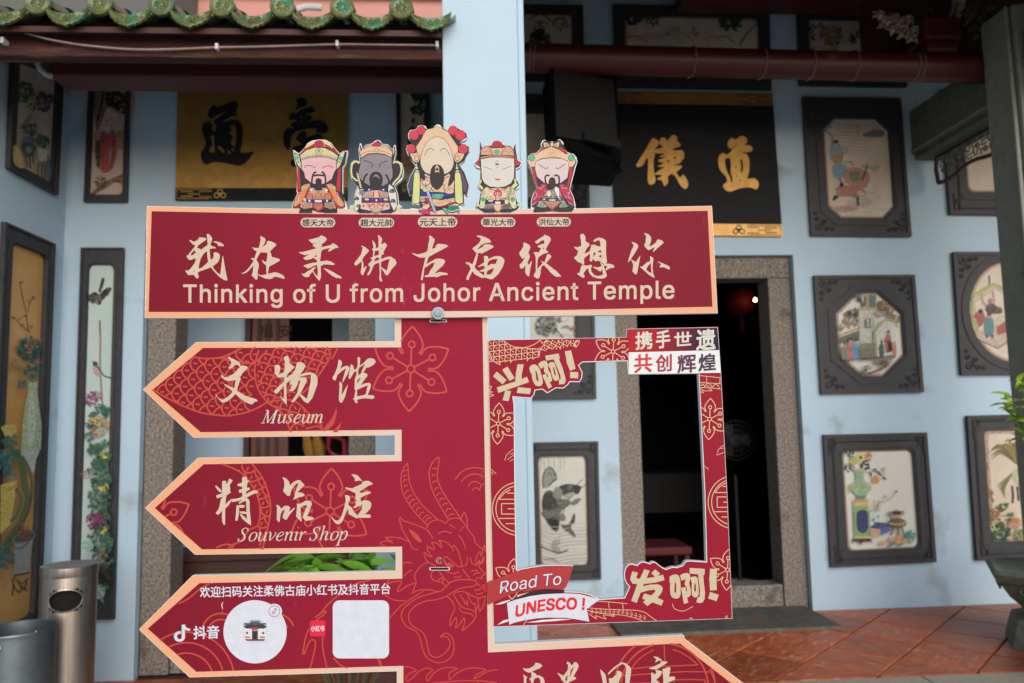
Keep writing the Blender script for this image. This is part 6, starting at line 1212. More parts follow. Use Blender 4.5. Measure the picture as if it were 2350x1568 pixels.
for s in ("60,420,26 130,495,50 175,545,30","372,290,80 310,400,60 270,470,30","80,640,60 250,585,70 350,520,70","230,320,70 240,500,100 225,800,66 222,1100,62 240,1200,24","205,680,70 165,880,80 85,985,60","378,690,14 300,790,60 250,860,30","500,400,34 600,390,80 720,315,40","640,240,90 640,450,100 620,700,40","530,530,60 630,512,70 745,470,40","380,715,60 560,680,56 820,545,70 918,555,14","505,810,50 500,950,60 478,1115,44","530,770,30 640,700,50 702,720,70 712,900,66 730,1100,70 765,1205,16","550,975,14 620,1060,56 740,1170,50","530,830,50 600,830,60 650,825,20","540,940,16 620,955,50 690,960,30","285,380,70 300,460,110 300,560,90"):
    mp_.stroke([tuple(float(a) for a in q.split(',')) for q in s.split()], CR)
mp_.T = lambda x, y: (x, y); mp_.k = 1
# italic serif lettering drawn stroke by stroke (x, y up, width; x-height = 1)
SER = {
'u': (.98, [[(-.06,.86,.04),(.12,.98,.1)],[(.13,1,.14),(.1,.3,.17),(.18,.03,.12),(.36,.03,.06),(.62,.32,.05)],[(.68,1,.16),(.64,.2,.16),(.7,.02,.09),(.86,.14,.04)]]),
'n': (.98, [[(-.06,.86,.04),(.12,.98,.12)],[(.12,1,.14),(.09,0,.15)],[(.1,.55,.05),(.36,.93,.08),(.54,.95,.13),(.6,.75,.17),(.56,.2,.16),(.62,.02,.09),(.78,.14,.04)]]),
'm': (1.5, [[(-.06,.86,.04),(.12,.98,.12)],[(.12,1,.14),(.09,0,.15)],[(.1,.55,.05),(.34,.93,.08),(.5,.95,.13),(.56,.75,.17),(.54,0,.15)],[(.56,.55,.05),(.8,.93,.08),(.96,.95,.13),(1.04,.75,.17),(1.02,.2,.16),(1.08,.02,.09),(1.26,.14,.04)]]),
's': (.72, [[(.52,.78,.05),(.44,.96,.08),(.24,.98,.07),(.1,.8,.12),(.22,.56,.17),(.4,.38,.16),(.4,.14,.11),(.22,.0,.06),(.04,.04,.06),(0,.24,.05)]]),
'e': (.84, [[(.14,.46,.04),(.4,.54,.06),(.6,.72,.09),(.54,.95,.08),(.34,.96,.07),(.12,.66,.13),(.06,.3,.18),(.2,.05,.12),(.42,.03,.07),(.66,.22,.04)]]),
'o': (.92, [[(.4,.98,.06),(.18,.84,.1),(.06,.42,.17),(.16,.06,.11),(.36,.0,.06),(.6,.18,.11),(.72,.6,.17),(.6,.94,.1),(.4,.98,.06)]]),
'v': (.82, [[(-.04,.92,.05),(.1,.98,.12),(.18,.6,.17),(.2,.03,.07)],[(.2,.03,.05),(.5,.4,.06),(.66,.8,.09),(.6,.97,.13)]]),
'i': (.46, [[(-.06,.86,.04),(.12,.98,.12)],[(.13,1,.13),(.08,.24,.16),(.14,.02,.09),(.3,.14,.04)],[(.12,1.42,.17),(.13,1.46,.17)]]),
'r': (.66, [[(-.06,.86,.04),(.12,.98,.12)],[(.12,1,.14),(.08,0,.15)],[(.1,.5,.05),(.3,.86,.07),(.46,.98,.13),(.52,.88,.13)]]),
'h': (.96, [[(-.02,1.58,.05),(.14,1.62,.12)],[(.14,1.62,.14),(.06,0,.15)],[(.08,.5,.05),(.36,.93,.08),(.54,.95,.13),(.58,.75,.17),(.52,.2,.16),(.58,.02,.09),(.76,.14,.04)]]),
'p': (.96, [[(-.06,.86,.04),(.12,.98,.12)],[(.14,1,.14),(.02,-.55,.15)],[(-.14,-.58,.05),(.18,-.58,.05)],[(.12,.55,.05),(.34,.93,.08),(.56,.96,.13),(.68,.62,.17),(.56,.16,.11),(.34,0,.06),(.12,.1,.05)]]),
'S': (1.0, [[(.74,1.1,.04),(.72,1.44,.04)],[(.72,1.22,.05),(.6,1.44,.09),(.36,1.47,.07),(.16,1.2,.15),(.32,.88,.19),(.54,.6,.19),(.56,.24,.14),(.34,.0,.08),(.12,.04,.06),(0,.3,.05)],[(0,.36,.04),(-.02,-.02,.04)]]),
'M': (1.6, [[(-.1,.02,.05),(.3,.02,.05)],[(.1,.02,.06),(.3,1.42,.07)],[(.06,1.45,.05),(.36,1.45,.05)],[(.32,1.44,.18),(.6,.02,.16)],[(.6,.02,.05),(1.2,1.42,.07)],[(1.22,1.44,.2),(1.1,.02,.2)],[(.88,.02,.05),(1.34,.02,.05)],[(1.1,1.45,.05),(1.46,1.45,.05)]]),
' ': (.42, [])}
def serif(p, txt, base, x0, x1, xh, col, slant=.24):
    W_ = sum(SER[c][0] for c in txt)-.12; k = (x1-x0)/(W_*xh); x = 0
    for c in txt:
        for st in SER[c][1]:
            pts = [(x+a, b2, w2) for a, b2, w2 in st]; pts = cat_rom(pts, 5) if len(pts) > 2 else pts; o = []
            for a, b2, w2 in pts:
                u = x0+a*xh*k; v = interp(base, u)-b2*xh; o.append((u+b2*xh*slant, v, max(w2*xh*1.05, 1.5)))
            p.stroke(o, col, sm=0)
        x += SER[c][0]
CW = lin(220,214,194,.80)
serif(mpm, 'Museum', [(590,971.6),(760,971)], 601, 742, 20.5, CW); mpm.build('museum_lettering', M['print'], main)
serif(mp_, 'Souvenir Shop', [(540,1242.6),(800,1239.5)], 546, 797, 20.5, CW); mp_.build('shop_lettering', M['print'], main); mp_ = newp()
WH = lin(226,228,240,.82)
text(mp_, '欢迎扫码关注柔佛古庙小红书及抖音平台', [(450,1371),(900,1363)], 459.3, 895.3, 24, WH, bold=.018, ref=(-.06,.84), lean=-.02)
mp_.build('notice_lettering', M['print'], main); mp_ = newp()
text(mp_, '抖音', [(440,1466.5),(510,1464)], 444.5, 502.5, 28.5, WH, bold=.03, ref=(-.06,.84))
CY_, PK_ = lin(90,230,235,.9), lin(240,60,110,.9)
for dx, c in ((-1.6, CY_), (1.6, PK_), (0, WH)):
    mp_.ring(412.5+dx, 1461, 9.2, 5.6, c, 10, 285, 24); mp_.stroke([(421.2+dx,1434,5.8),(421.2+dx,1463,5.8)], c, sm=0); mp_.stroke([(421.5+dx,1434,5),(425+dx,1442,5.5),(436+dx,1446,5)], c)
mp_.build('platform_mark', M['print'], main); mp_ = newp()
mp_.ell(585.3, 1450.2, 72.6, 72.6, WH, n=64); mp_.ell(629.5, 1403.4, 17.7, 17.7, WH, n=28)
mp_.ring(629.5, 1403.2, 12.6, 1.6, lin(190,120,110)); mp_.ring(628.3, 1405.6, 3, 1.6, lin(170,90,90), 10, 285, 14); mp_.stroke([(631.3,1396,1.7),(631.3,1406,1.7)], lin(170,90,90), sm=0); mp_.stroke([(631.3,1396,1.5),(633.5,1399,1.5),(636,1400,1.5)], lin(170,90,90), sm=0)
mp_.ell(585.3, 1448.5, 28.3, 28.3, lin(206,216,222), n=36)
mp_.poly([(558,1438),(585,1424),(613,1438),(606,1443),(566,1443)], lin(60,70,80)); mp_.poly([(572,1428),(600,1428),(596,1424),(576,1424)], lin(120,140,130))
for x in (566,585,604): mp_.poly([(x-8,1434),(x+8,1434),(x+6,1430),(x-6,1430)], lin(90,100,100))
mp_.poly([(561,1443),(610,1443),(610,1466),(561,1466)], lin(226,230,232)); mp_.poly([(577,1440),(592,1440),(592,1446),(577,1446)], REDC); mp_.poly([(578,1447),(592,1447),(592,1468),(578,1468)], lin(90,90,88)); mp_.poly([(581,1451),(589,1451),(589,1468),(581,1468)], lin(50,50,54))
mp_.ell(567, 1453, 3, 3, REDC, n=12); mp_.ell(604, 1453, 3, 3, REDC, n=12)
for x in (562,596): mp_.poly([(x,1461),(x+12,1461),(x+12,1464),(x,1464)], REDC)
mp_.poly([(562,1467),(609,1467),(606,1471),(566,1471)], lin(150,50,60))
mp_.build('round_white_plate', M['print'], main); mp_ = newp()
mp_.poly(rrect(763.6,1378,892.8,1511.4,15), WH)
mp_.build('square_white_plate', M['print'], main); mp_ = newp()
mp_.poly(rrect(710.6,1424,747,1460.8,5), lin(226,40,70,.9)); text(mp_, '小红书', [(700,1449),(760,1448.5)], 713.6, 744.2, 12.5, WH, bold=.035, ref=(-.06,.84))
mp_.build('red_app_badge', M['print'], main); mp_ = newp()
SC = lin(240,222,214,.9)
for q in (((512,1382,1),(509,1388,2),(511,1398,1.4)), ((486,1325,.6),(488,1333,.8),(486,1340,.6))): mp_.stroke(list(q), SC)
mp_.build('scratches', M['print'], main)
# chipped white foam along the header's ends
ch = Print(pl_S, .0212, .00001)
for k in range(46):
    t = rnd.random(); x = 337-5*t+.8; y = 474+254*t; l = rnd.uniform(1,7); ch.stroke([(x,y,.4),(x+rnd.uniform(0,1.6),y+l*.5,rnd.uniform(.8,2.6)),(x,y+l,.4)], lin(240,238,234,.88))
for k in range(26):
    t = rnd.random(); x = 1634+13*t-.8; y = 474+243*t; l = rnd.uniform(1,6); ch.stroke([(x,y,.4),(x-rnd.uniform(0,1.2),y+l*.5,rnd.uniform(.6,1.8)),(x,y+l,.4)], lin(240,238,234,.88))
ch.build('chipped_edges', M['print'], head)

# ---- nameplates on the header
def Vf(x, y): return V(x, y, (1100,400), 1.8077)
for (x0, x1, y0, y1, t) in ((181,439,849,925,'感天大帝'),(601,865,849,927,'趙大元帥'),(1029,1322,840,925,'元天上帝'),(1486,1742,846,922,'華光大帝'),(1889,2143,845,919,'洪仙大帝')):
    npn = Print(pl_S, .0214, .00002)
    a, b2 = Vf(x0, y0), Vf(x1, y1); h = b2[1]-a[1]
    npn.poly(rrect(a[0], a[1], b2[0], b2[1], h/2, n=6), lin(52,40,44)); npn.poly(rrect(a[0]+1, a[1]+1, b2[0]-1, b2[1]-1, h/2-1, n=6), lin(222,200,178,.8))
    text(npn, t, [(a[0],b2[1]-h*.17),(b2[0],b2[1]-h*.17)], a[0]+5.2, b2[0]-5, h*.66, lin(34,26,30), bold=.022, ref=(-.06,.84), shear=0)
    npn.build('nameplate', M['print'], head)

# ---- bolt, strap slots
SO = PY(YS)
c = pl_S(1005.5, 719, .03); bt_ = obj('bolt', MB().tube([c+Vector((0,.011,0)), c], .0155, 24).tube([c+Vector((0,.0,0)), c+Vector((0,-.004,0))], [.0098,.0085], 18).tube([c+Vector((0,-.0041,0)), c+Vector((0,-.0062,0))], [.0042,.0036], 6), M['galv'], sg, smooth=True)
sp_ = Print(pl_S, .0022, .00003)
for (x0, x1, y, h) in ((988,1023,736.5,4.2),(988,1030,1305.5,5)):
    sp_.poly(rrect(x0-2.5, y-h/2-1, x1+2.5, y+h/2+1.3, 2), lin(236,226,220)); sp_.poly(rrect(x0, y-h/2, x1, y+h/2, 1.6), lin(12,12,16))
for k in range(9): a = rnd.random()*6.28; sp_.stroke([(1005+19*cos(a)*.9, 737+3*sin(a), 1.2), (1005+23*cos(a), 737+4.6*sin(a), .6)], lin(236,226,220))
sp_.ring(1008, 1287, 7, 1.3, lin(230,170,170), 30, 330); sp_.ring(1008, 1288, 5.2, 2, lin(190,70,90), 0, 200); sp_.ell(1008.5, 1287, 3.6, 3.4, lin(190,150,120)); sp_.ell(1009, 1287, 2.4, 2.3, lin(10,10,10))
sp_.build('strap_slots', M['print'], main)

# ---- photo frame
PFO = [(1120.5,780.5),(1437.5,773.8),(1438.2,755.2),(1647.4,750.8),(1654.7,857.4),(1669.6,1147.5),(1681,1420),(1132.4,1439),(1125.5,1110)]
oL, oM = (1940,1360), (2480,2200)
def z5(o, t): return [V(x, y, o, 5) for x, y in P(t)]
def z6(t): return [V(x, y, (1850,1900), 1.8826) for x, y in P(t)]
hole = [(1337,831.5),(1439,829)]+[(1442,859.5),(1603.5,857.5)]+[(1617,1130)]+z5(oM, "1730,238 1390,215 1320,225 1290,260 1255,310 1140,350 1080,340 1020,350 925,385 860,360 780,300 720,250 670,238 630,250 595,275 500,240 450,235 390,260 345,305 230,275 160,300 110,360 80,470 90,580 130,670 190,740 90,955")+z6("1033,937 960,900 880,882 770,878 755,870 800,800 833,683 740,677 620,680 520,693 408,715 398,200")+[(1180.5,930)]+z5(oL, "565,1142 920,1170 985,1100 1005,1010 1150,990 1250,1068 1420,965 1570,970 1660,900 1700,840 1890,845 1940,770 1952,650 1880,510")
PFM = .003
pf = obj('photo_frame', MB().plate(pl_S, PFO, [hole], off=PFM, th=.018), M['foam'], sg)
hol2 = shr(hole, -1.8); flat('crimson_print', pl_S, [shr(PFO, .8), hol2], PFM+.0004, M['deepred'], pf)
CF = lin(232,196,154,.82)
fp = Print(pl_S, PFM+.0006, .00001, clip=shr(PFO, .8), avoid=[hol2]); fp.cyc = 40
for cx, cy, R in ((1407,807,47),(1143.5,972.5,47.5),(1628.5,962,47.5),(1177,1329,47),(1669.5,1308,47)): fp.T = lambda x, y: (x, y); fp.k = 1; flower(fp, cx, cy, R, 1.9, CF, pi/2+.05)
regC = z5(oL, "70,10 340,10 480,90 600,150 800,160 1100,180 1100,300 1060,350 950,400 850,430 760,390 640,400 560,450 540,500 460,430 340,440 300,500 180,430 70,430")
regD = z5(oL, "1240,5 1880,5 1820,120 1700,130 1520,180 1350,190 1240,210 1120,230 1100,160 1180,60")
scales(fp, regC, 10, .72, 1.8, CF); scales(fp, regD, 9, 1.35, 1.8, CF)
fp.frame(oL, 5)
for t in ("350,0 460,80 600,145 760,155 900,125 1010,75 1110,0","560,140 800,160 960,180 1100,180","1110,0 1150,70 1230,0","1110,180 1090,260 1080,350","1830,0 1800,60 1760,130","1890,0 1870,80 1820,150 1815,95 1790,150","70,225 110,330 180,430 310,505","70,430 180,430","85,930 130,935 90,1030 150,1040 80,1080 175,1105 90,1140"): fp.stroke(t, CF, 14)
for o_, dx in (((1850,1900), 0),):
    for (cx, cy) in ((1191,1168),(1686,1152.6)):
        fp.T = lambda x, y: (x, y); fp.k = 1
        fp.ring(cx, cy, 61, 1.9, CF, n=50); fp.ring(cx, cy, 53, 1.9, CF, n=50); s_ = -1
        for yy, l in ((-22,46),(22,46),(34,30),(-36,28)): fp.stroke([(cx-l,cy+yy,1.9),(cx,cy+yy,1.9)], CF, sm=0)
        for pts in (((-40,-12),(0,-12)),((-40,-12),(-40,12)),((-40,12),(0,12)),((-26,0),(0,0)),((-40,-6),(-40,6)),((-46,-22),(-34,-36)),((-34,-36),(-20,-44))): fp.stroke([(cx+a, cy+b2, 1.9) for a, b2 in pts], CF, sm=0)
fp.frame((1850,1200), 1.96)
for t in ("330,1260 350,1210 400,1170","370,1210 400,1200","350,1255 400,1215","370,1265 400,1250","225,1330 265,1365","225,1350 240,1370","1995,1220 2010,1170 2060,1130","2020,1165 2060,1160","2005,1215 2060,1190","1895,1300 1930,1330"): fp.stroke(t, CF, 4)
fp.frame((2480,1310), 5)
for t in ("1600,965 1800,985 2020,1010","1600,1100 2020,1130","1610,1205 1800,1210 2025,1235","1730,990 1735,1060 1720,1110","2000,1010 2000,1070 1985,1120","1620,1220 1680,1270 1770,1265 1840,1265 1770,1210","1620,1310 1670,1300 1625,1270","1640,1130 1680,1150 1690,1190","1700,1190 1750,1120 1830,1160 1830,1210","1850,1200 1900,1140 1970,1170 1980,1220","1610,1160 1660,1150","1730,1170 1800,1180"): fp.stroke(t, CF, 13)
fp.frame((1850,1900), 1.8826)
for t in ("940,1000 1050,1010 1180,1015 1300,1020 1370,1035 1420,1070 1470,1105","940,1020 1030,1040 1130,1050 1230,1060 1320,1085 1370,1110","1100,955 1105,1005","1205,965 1210,1010","1000,950 1120,958 1240,970","950,1045 1010,1085 1000,1060 1080,1085 1060,1055 1145,1065 1120,1050","1580,970 1600,1010 1660,1025 1710,1005 1735,990","1710,1088 1720,1075 1735,1090","1975,1085 1990,1060 1995,1085","360,1125 385,1095 400,1090","455,1135 480,1100 488,1098"): fp.stroke(t, CF, 4.6)
for k in range(13): fp.ring(965+k*33, 1030+max(0, k-7)*9, 17, 4, CF, -80, 80, 8); fp.stroke([(960+k*33, 1030+max(0, k-7)*9, 4), (978+k*33, 1033+max(0, k-7)*9, 4)], CF, sm=0)
fp.clip = None; fp.avoid = (); fp.cyc = 10**9; fp.L = 42
CB = lin(218,200,168,.80)
XING = [["160,728 235,633 430,802 352,890"],["343,598 450,533 592,765 493,822"],["652,487 775,490 735,685 733,782 840,737 882,845 430,1005 265,1062 237,950 605,832 615,690"],["660,945 918,970 900,1085 633,1060"],["405,1010 520,1025 472,1225 350,1208"],
 ["883,572 900,530 950,495 1000,490 1060,530 1100,600 1155,800 1155,870 1120,920 1065,928 1010,910 965,840 940,760 930,668 915,672","1005,605 1035,640 1070,790 1065,825 1045,825 1025,780"],["1060,490 1110,440 1180,415 1230,430 1258,480 1265,600 1310,670 1340,780 1340,820 1295,848 1340,935 1268,978 1145,712 1215,673 1245,755 1262,745 1255,700 1180,640 1180,540 1115,580"],
 ["1203,318 1475,270 1495,375 1478,382 1555,570 1612,780 1612,840 1580,885 1482,892 1478,795 1515,785 1505,700 1375,390 1222,415"],["1262,500 1300,450 1350,440 1390,460 1480,740 1480,790 1430,820 1385,810 1350,760 1310,590","1355,545 1380,550 1418,690 1410,715 1385,690"],["1595,232 1720,208 1812,578 1700,617 1640,470"],["1703,640 1868,648 1862,770 1700,762"]]
FAA = [["245,430 360,455 330,540 335,575 400,573 485,385 592,418 530,568 700,540 625,462 705,390 805,475 750,525 860,498 893,605 700,655 475,683 458,728 600,695 760,690 830,720 857,780 830,860 750,955 872,1015 825,1115 650,1048 545,1125 462,1045 512,1000 442,975 485,870 625,912 700,840 705,800 680,795 560,812 410,857 335,1062 225,1018 345,685 250,675 205,600 215,530"],
 ["990,540 1050,500 1110,488 1170,510 1200,570 1215,760 1210,900 1180,960 1110,978 1040,950 1005,880 1000,750 1005,660 992,665","1105,620 1125,700 1122,840 1105,862 1088,845 1090,720"],["1200,510 1270,470 1340,460 1395,485 1408,560 1382,675 1415,790 1415,900 1385,940 1342,950 1365,1055 1278,1082 1222,760 1308,740 1325,830 1342,830 1335,760 1290,685 1310,585 1230,617"],
 ["1393,362 1695,380 1690,500 1665,505 1675,640 1700,850 1690,990 1650,1050 1600,1067 1527,1048 1550,950 1590,940 1600,800 1560,487 1390,472"],["1405,555 1450,535 1510,530 1550,560 1575,760 1575,890 1540,945 1490,955 1440,910 1430,800 1437,665","1500,645 1518,720 1518,820 1500,838 1483,820 1485,720"],["1800,375 1938,385 1930,620 1937,803 1802,815 1787,600"],["1803,842 1975,898 1932,1028 1762,970"]]
fp.frame(oL, 5)
for l in XING: fp.poly(l[0], CB, l[1:])
fp.frame(oM, 5)
for l in FAA: fp.poly(l[0], CB, l[1:])
fp.T = lambda x, y: (x, y); fp.k = 1
fp.build('frame_lettering', M['print'], pf)
# slogan plate: red to plum band over a white band
TR = [(1441.4,758.2),(1645.5,753.6),(1650.6,803.4),(1442.6,808.7)]
flat('red_plum_band', pl_S, [TR], PFM+.0012, M['plum'], pf); flat('white_band', pl_S, [[(1442.6,808.9),(1650.6,803.6),(1654,855.8),(1443.5,858.6)]], PFM+.0012, M['foam'], pf)
tp = Print(pl_S, PFM+.0016, .00002); WB = lin(224,220,206,.82)
for i, c in enumerate('携手世遗'):
    a = ((315,640),(722,1000),(1092,1425),(1530,1905))[i]; y0, y1 = ((92,425),(62,402),(92,380),(42,440))[i]
    p0, p1 = V(a[0], y1, (2480,1310), 5), V(a[1], y0, (2480,1310), 5); text(tp, c, [(p0[0]-9,p0[1]+3),(p0[0],p0[1]+1.5),(p1[0],p0[1]-1.5)], p0[0], p1[0], p0[1]-p1[1], WB, bold=.028, ref=(-.06,.84))
for i, c in enumerate('共创辉煌'):
    a = ((290,640),(722,1030),(1158,1515),(1577,1912))[i]; y0, y1 = ((535,888),(545,872),(540,895),(527,858))[i]; cc = (lin(214,44,52),lin(170,44,70),lin(100,44,76),lin(70,44,80))[i]
    p0, p1 = V(a[0], y1, (2480,1310), 5), V(a[1], y0, (2480,1310), 5); text(tp, c, [(p0[0]-9,p0[1]+3),(p0[0],p0[1]+1.5),(p1[0],p0[1]-1.5)], p0[0], p1[0], p0[1]-p1[1], cc, bold=.024, ref=(-.06,.84))
# ribbons
rb = Print(pl_S, PFM+.0014, .00003)
rb.frame((1850,1900), 1.8826)
rb.poly("245,978 300,955 360,940 355,950 300,972", lin(240,236,236)); rb.poly("262,1130 310,1095 360,1085 340,1105", lin(240,236,236)); rb.poly("480,1112 600,1092 720,1084 830,1086 700,1100 560,1110", lin(240,236,236))
rb.poly("500,884 620,860 740,864 772,868 760,892 640,895 540,910 440,935 370,957 410,922", lin(60,30,40)); rb.poly("415,905 500,884 410,922", lin(232,206,180))
rb.poly("335,965 400,940 500,915 600,900 680,895 780,892 880,897 960,917 1031,940 935,1010 955,1105 870,1090 780,1076 640,1075 560,1080 480,1092 400,1110 352,1128", lin(222,224,236,.84))
rb.build('white_ribbon', M['print'], pf)
tail = Print(pl_S, .0010, .00002); tail.frame((1850,1900), 1.8826); tail.poly("130,836 186,815 188,900 160,870", lin(196,40,50)); tail.build('ribbon_tail_print', M['print'], main)
rbr = obj('red_ribbon', MB().plate(pl_S, z6("187,808 250,785 380,735 520,702 650,688 740,686 822,686 833,692 800,800 780,845 757,866 680,860 600,860 500,870 430,880 360,900 300,930 190,978"), off=PFM+.0035, th=.002), mat('scarlet_print', lin(184,28,40,.84), .45, var=lin(174,24,36,.84), nscale=60), pf)
rt = Print(pl_S, PFM+.004, .00003)
rt.T = lambda x, y: (x, y)
WHR = lin(230,230,240,.84)
bs_ = [(1140,1364),(1180,1355),(1230,1347.5),(1260,1344),(1290,1342)]
for c_, d_ in ((lin(84,30,70), 1.4), (WHR, 0)): text(rt, 'Road To', [(a+d_, b2+d_) for a, b2 in bs_], 1147+d_, 1287+d_, 27, c_, bold=.002, kind='sans', ref='cap', lean=.1)
rt.build('ribbon_lettering', M['print'], pf)
tp.build('slogan_lettering', M['print'], pf); tp = Print(pl_S, PFM+.0022, .00002)
bs2 = [(1175,1419),(1215,1407),(1255,1400.5),(1300,1398),(1345,1399)]
text(tp, 'UNESCO !', bs2, 1183.5, 1340.5, 25.5, lin(224,38,48,.92), bold=.03, kind='sans', ref='cap', lean=.07)
tp.build('unesco_lettering', M['print'], pf)
# ================================================================ CUTOUT FIGURES ON THE HEADER
K0 = lin(48,40,46); RD = lin(204,44,62,.78); CH = lin(224,212,158,.78); SK = lin(236,186,188,.78); TQ = lin(60,196,196,.78); BLU = lin(26,60,150,.78); BR = lin(196,132,100,.78); PCH = lin(236,196,160,.78); GRN2 = lin(84,200,160,.78); OR2 = lin(240,140,76,.78); MG = lin(160,206,160,.78); LY = lin(222,222,150,.78)
f1, f3 = ((1160,540), 5), ((1580,480), 3.92)
f5 = ((1880,540), 5)
def fig(name_lab, fr, outline, base_y):
    o = [V(x, y, fr[0], fr[1]) for x, y in P(outline)]
    c = obj('figure_cutout', MB().plate(pl_S, o, off=.0205, th=.015), M['foam'], sg, name_lab)
    p = Print(pl_S, .0212, .000015); p.frame(*fr)
    return c, p
def arc(p, t, w, col=K0): p.stroke(t, col, w)
def out(p, t, col, w=7, blob=False, edge=K0):       # filled shape with an ink outline
    pts = P(t)
    if blob: pts = cat_rom(pts, 4, True)
    p.poly(pts, col); p.stroke(pts, edge, w, sm=0, closed=True)
def mesh_scales(p, x0, y0, x1, y1, r, col, fill=None):
    j = 0; y = y0
    while y < y1:
        x = x0+(r if j % 2 else 0)
        while x < x1: p.ring(x, y, r, 5, col, 0, 180, 7); x += 2*r
        y += r*.95; j += 1
# 1: pink face
c, p = fig('smiling pink faced figure with a yellow crown', f1, "42,1484 40,1395 90,1290 150,1170 130,1120 145,900 138,640 110,590 85,470 58,312 75,300 180,375 265,290 300,250 350,170 440,115 590,92 720,102 830,165 895,260 990,370 1060,330 1155,310 1158,335 1120,520 1100,595 1062,640 1055,900 1058,1150 1040,1170 1100,1320 1130,1400 1145,1484", 0)
p.poly("55,1470 52,1395 98,1290 165,1165 145,1110 155,900 150,650 125,600 95,470 72,325 180,395 310,250 360,180 590,105 820,175 890,270 985,385 1145,325 1100,580 1050,640 1045,1140 1095,1320 1105,1440 1060,1475 950,1440 945,1555 690,1555 570,1545 440,1500 445,1550 180,1550 200,1470", K0)
out(p, "72,325 185,420 215,560 218,680 150,600 100,480", CH); out(p, "1100,330 1010,370 965,470 930,620 935,690 1000,620 1060,470", CH)
for x, y, r in ((102,386,16),(133,460,36),(164,532,18),(1020,474,36),(986,547,18)): p.ell(x, y, r+4, r+4, K0); p.ell(x, y, r, r, TQ)
p.poly("300,270 360,180 460,125 590,105 720,112 800,160 860,250 870,270 700,230 480,220", CH)
p.poly("180,385 320,262 480,175 490,215 310,310 215,385", RD); p.poly("680,170 800,230 985,385 975,405 870,320 690,215", RD)
out(p, "200,410 320,310 480,255 590,248 700,262 860,340 965,425 935,500 760,440 590,425 400,440 215,490", CH)
for k in range(13):
    x = 225+k*58; y = 450-.00042*(x-580)**2*-1-32+((x-580)/360)**2*14
    if 500 < x < 650: continue
    yb = 432+((x-580)/360)**2*42; out(p, f"{x},{yb-40} {x+34},{yb} {x-10},{yb+4}", lin(236,232,206,.78), 5)
arc(p, "225,478 400,425 590,412 760,428 935,488", 7); p.stroke("225,488 400,437 590,424 760,440 930,498", lin(232,230,210,.78), 10)
out(p, "505,300 530,310 575,270 620,305 655,305 640,355 600,370 540,370 515,350", CH); p.ell(579, 324, 28, 26, K0); p.ell(579, 324, 22, 20, TQ); out(p, "520,385 540,365 620,365 638,390 610,405 540,405", CH, 6)
out(p, "600,108 650,130 672,180 665,235 620,255 550,258 490,240 478,200 500,150 540,118", RD, 8, True); arc(p, "575,190 590,200 575,220 540,205 545,165 590,150 625,175 615,225 570,235", 8)
out(p, "225,500 400,452 590,440 760,452 932,515 925,680 880,760 840,880 720,965 580,1000 430,965 300,860 285,760 230,680", SK, 7)
p.poly("150,640 185,690 210,1000 205,1120 140,1105", RD); p.poly("1015,640 965,690 930,1000 930,1120 1005,1130", RD)
arc(p, "300,660 310,615 380,610 450,630 505,660", 11); arc(p, "645,668 700,630 780,620 840,635 852,672", 11)
p.stroke("525,760 500,748 460,800 440,900 440,1000 480,1050", K0, 34); p.stroke("630,760 660,748 700,820 712,930 700,1010 670,1060", K0, 34); p.blob("470,800 580,785 690,800 690,830 580,822 470,835", K0)
p.blob("510,900 570,865 630,905 635,1010 670,1000 640,1120 572,1215 520,1120 480,1010 515,1005", K0)
out(p, "230,1025 310,980 410,975 350,1090 290,1230 220,1370 120,1430 55,1425 100,1300 160,1180 240,1110", OR2, 7); out(p, "725,985 830,970 920,1040 900,1110 990,1230 1095,1380 1060,1440 960,1420 870,1290 800,1140", OR2, 7)
p.stroke("390,1010 300,1060 250,1040 240,1110", MG, 30); p.stroke("165,1240 175,1310 90,1380 120,1420", MG, 28); p.stroke("760,1010 840,1060 890,1060 900,1130", MG, 30); p.stroke("965,1250 970,1330 1020,1370 1000,1430", MG, 28)
p.stroke("55,1440 130,1450 230,1400 290,1250 400,1010", RD, 22); p.stroke("720,1000 820,1180 900,1360 980,1460 1090,1440", RD, 24)
for x, y in ((205,1172),(932,1182)):
    for a in range(5): p.ell(x+26*cos(a*1.257), y+26*sin(a*1.257), 15, 15, lin(230,150,190,.78), 0, 10)
    p.ell(x, y, 16, 16, lin(190,30,120,.78), 0, 10)
p.poly("330,1180 420,1110 720,1110 810,1180 830,1290 330,1290", BR); p.poly("400,1060 500,1060 570,1220 640,1060 730,1060 760,1160 660,1230 480,1230 380,1160", lin(214,160,130,.78))
for x in (500,632): p.poly([(x-16,1060),(x+16,1060),(x+14,1110),(x-10,1110)], BLU)
p.ell(425, 1098, 30, 20, lin(236,234,236,.78)); p.ell(728, 1108, 30, 20, lin(236,234,236,.78)); arc(p, "380,1180 450,1190 450,1290", 16, RD); arc(p, "790,1180 700,1190 690,1290", 16, RD)
for x in (525,625): p.ring(x, 1215, 22, 6, K0, 0, 320); p.ring(x, 1180, 16, 6, K0, 90, 400)
p.poly("220,1340 450,1340 450,1460 280,1480 210,1450", lin(226,180,156,.78)); p.poly("690,1340 880,1340 920,1470 800,1480 690,1450", lin(226,180,156,.78)); mesh_scales(p, 240, 1350, 440, 1460, 20, K0); mesh_scales(p, 700, 1350, 900, 1460, 20, K0)
out(p, "340,1295 820,1295 825,1345 345,1350", BLU); out(p, "495,1300 636,1300 636,1350 495,1350", lin(236,234,236,.78), 6); out(p, "370,1295 408,1295 408,1345 370,1345", lin(236,234,236,.78), 5); out(p, "722,1295 758,1295 758,1345 722,1345", lin(236,234,236,.78), 5)
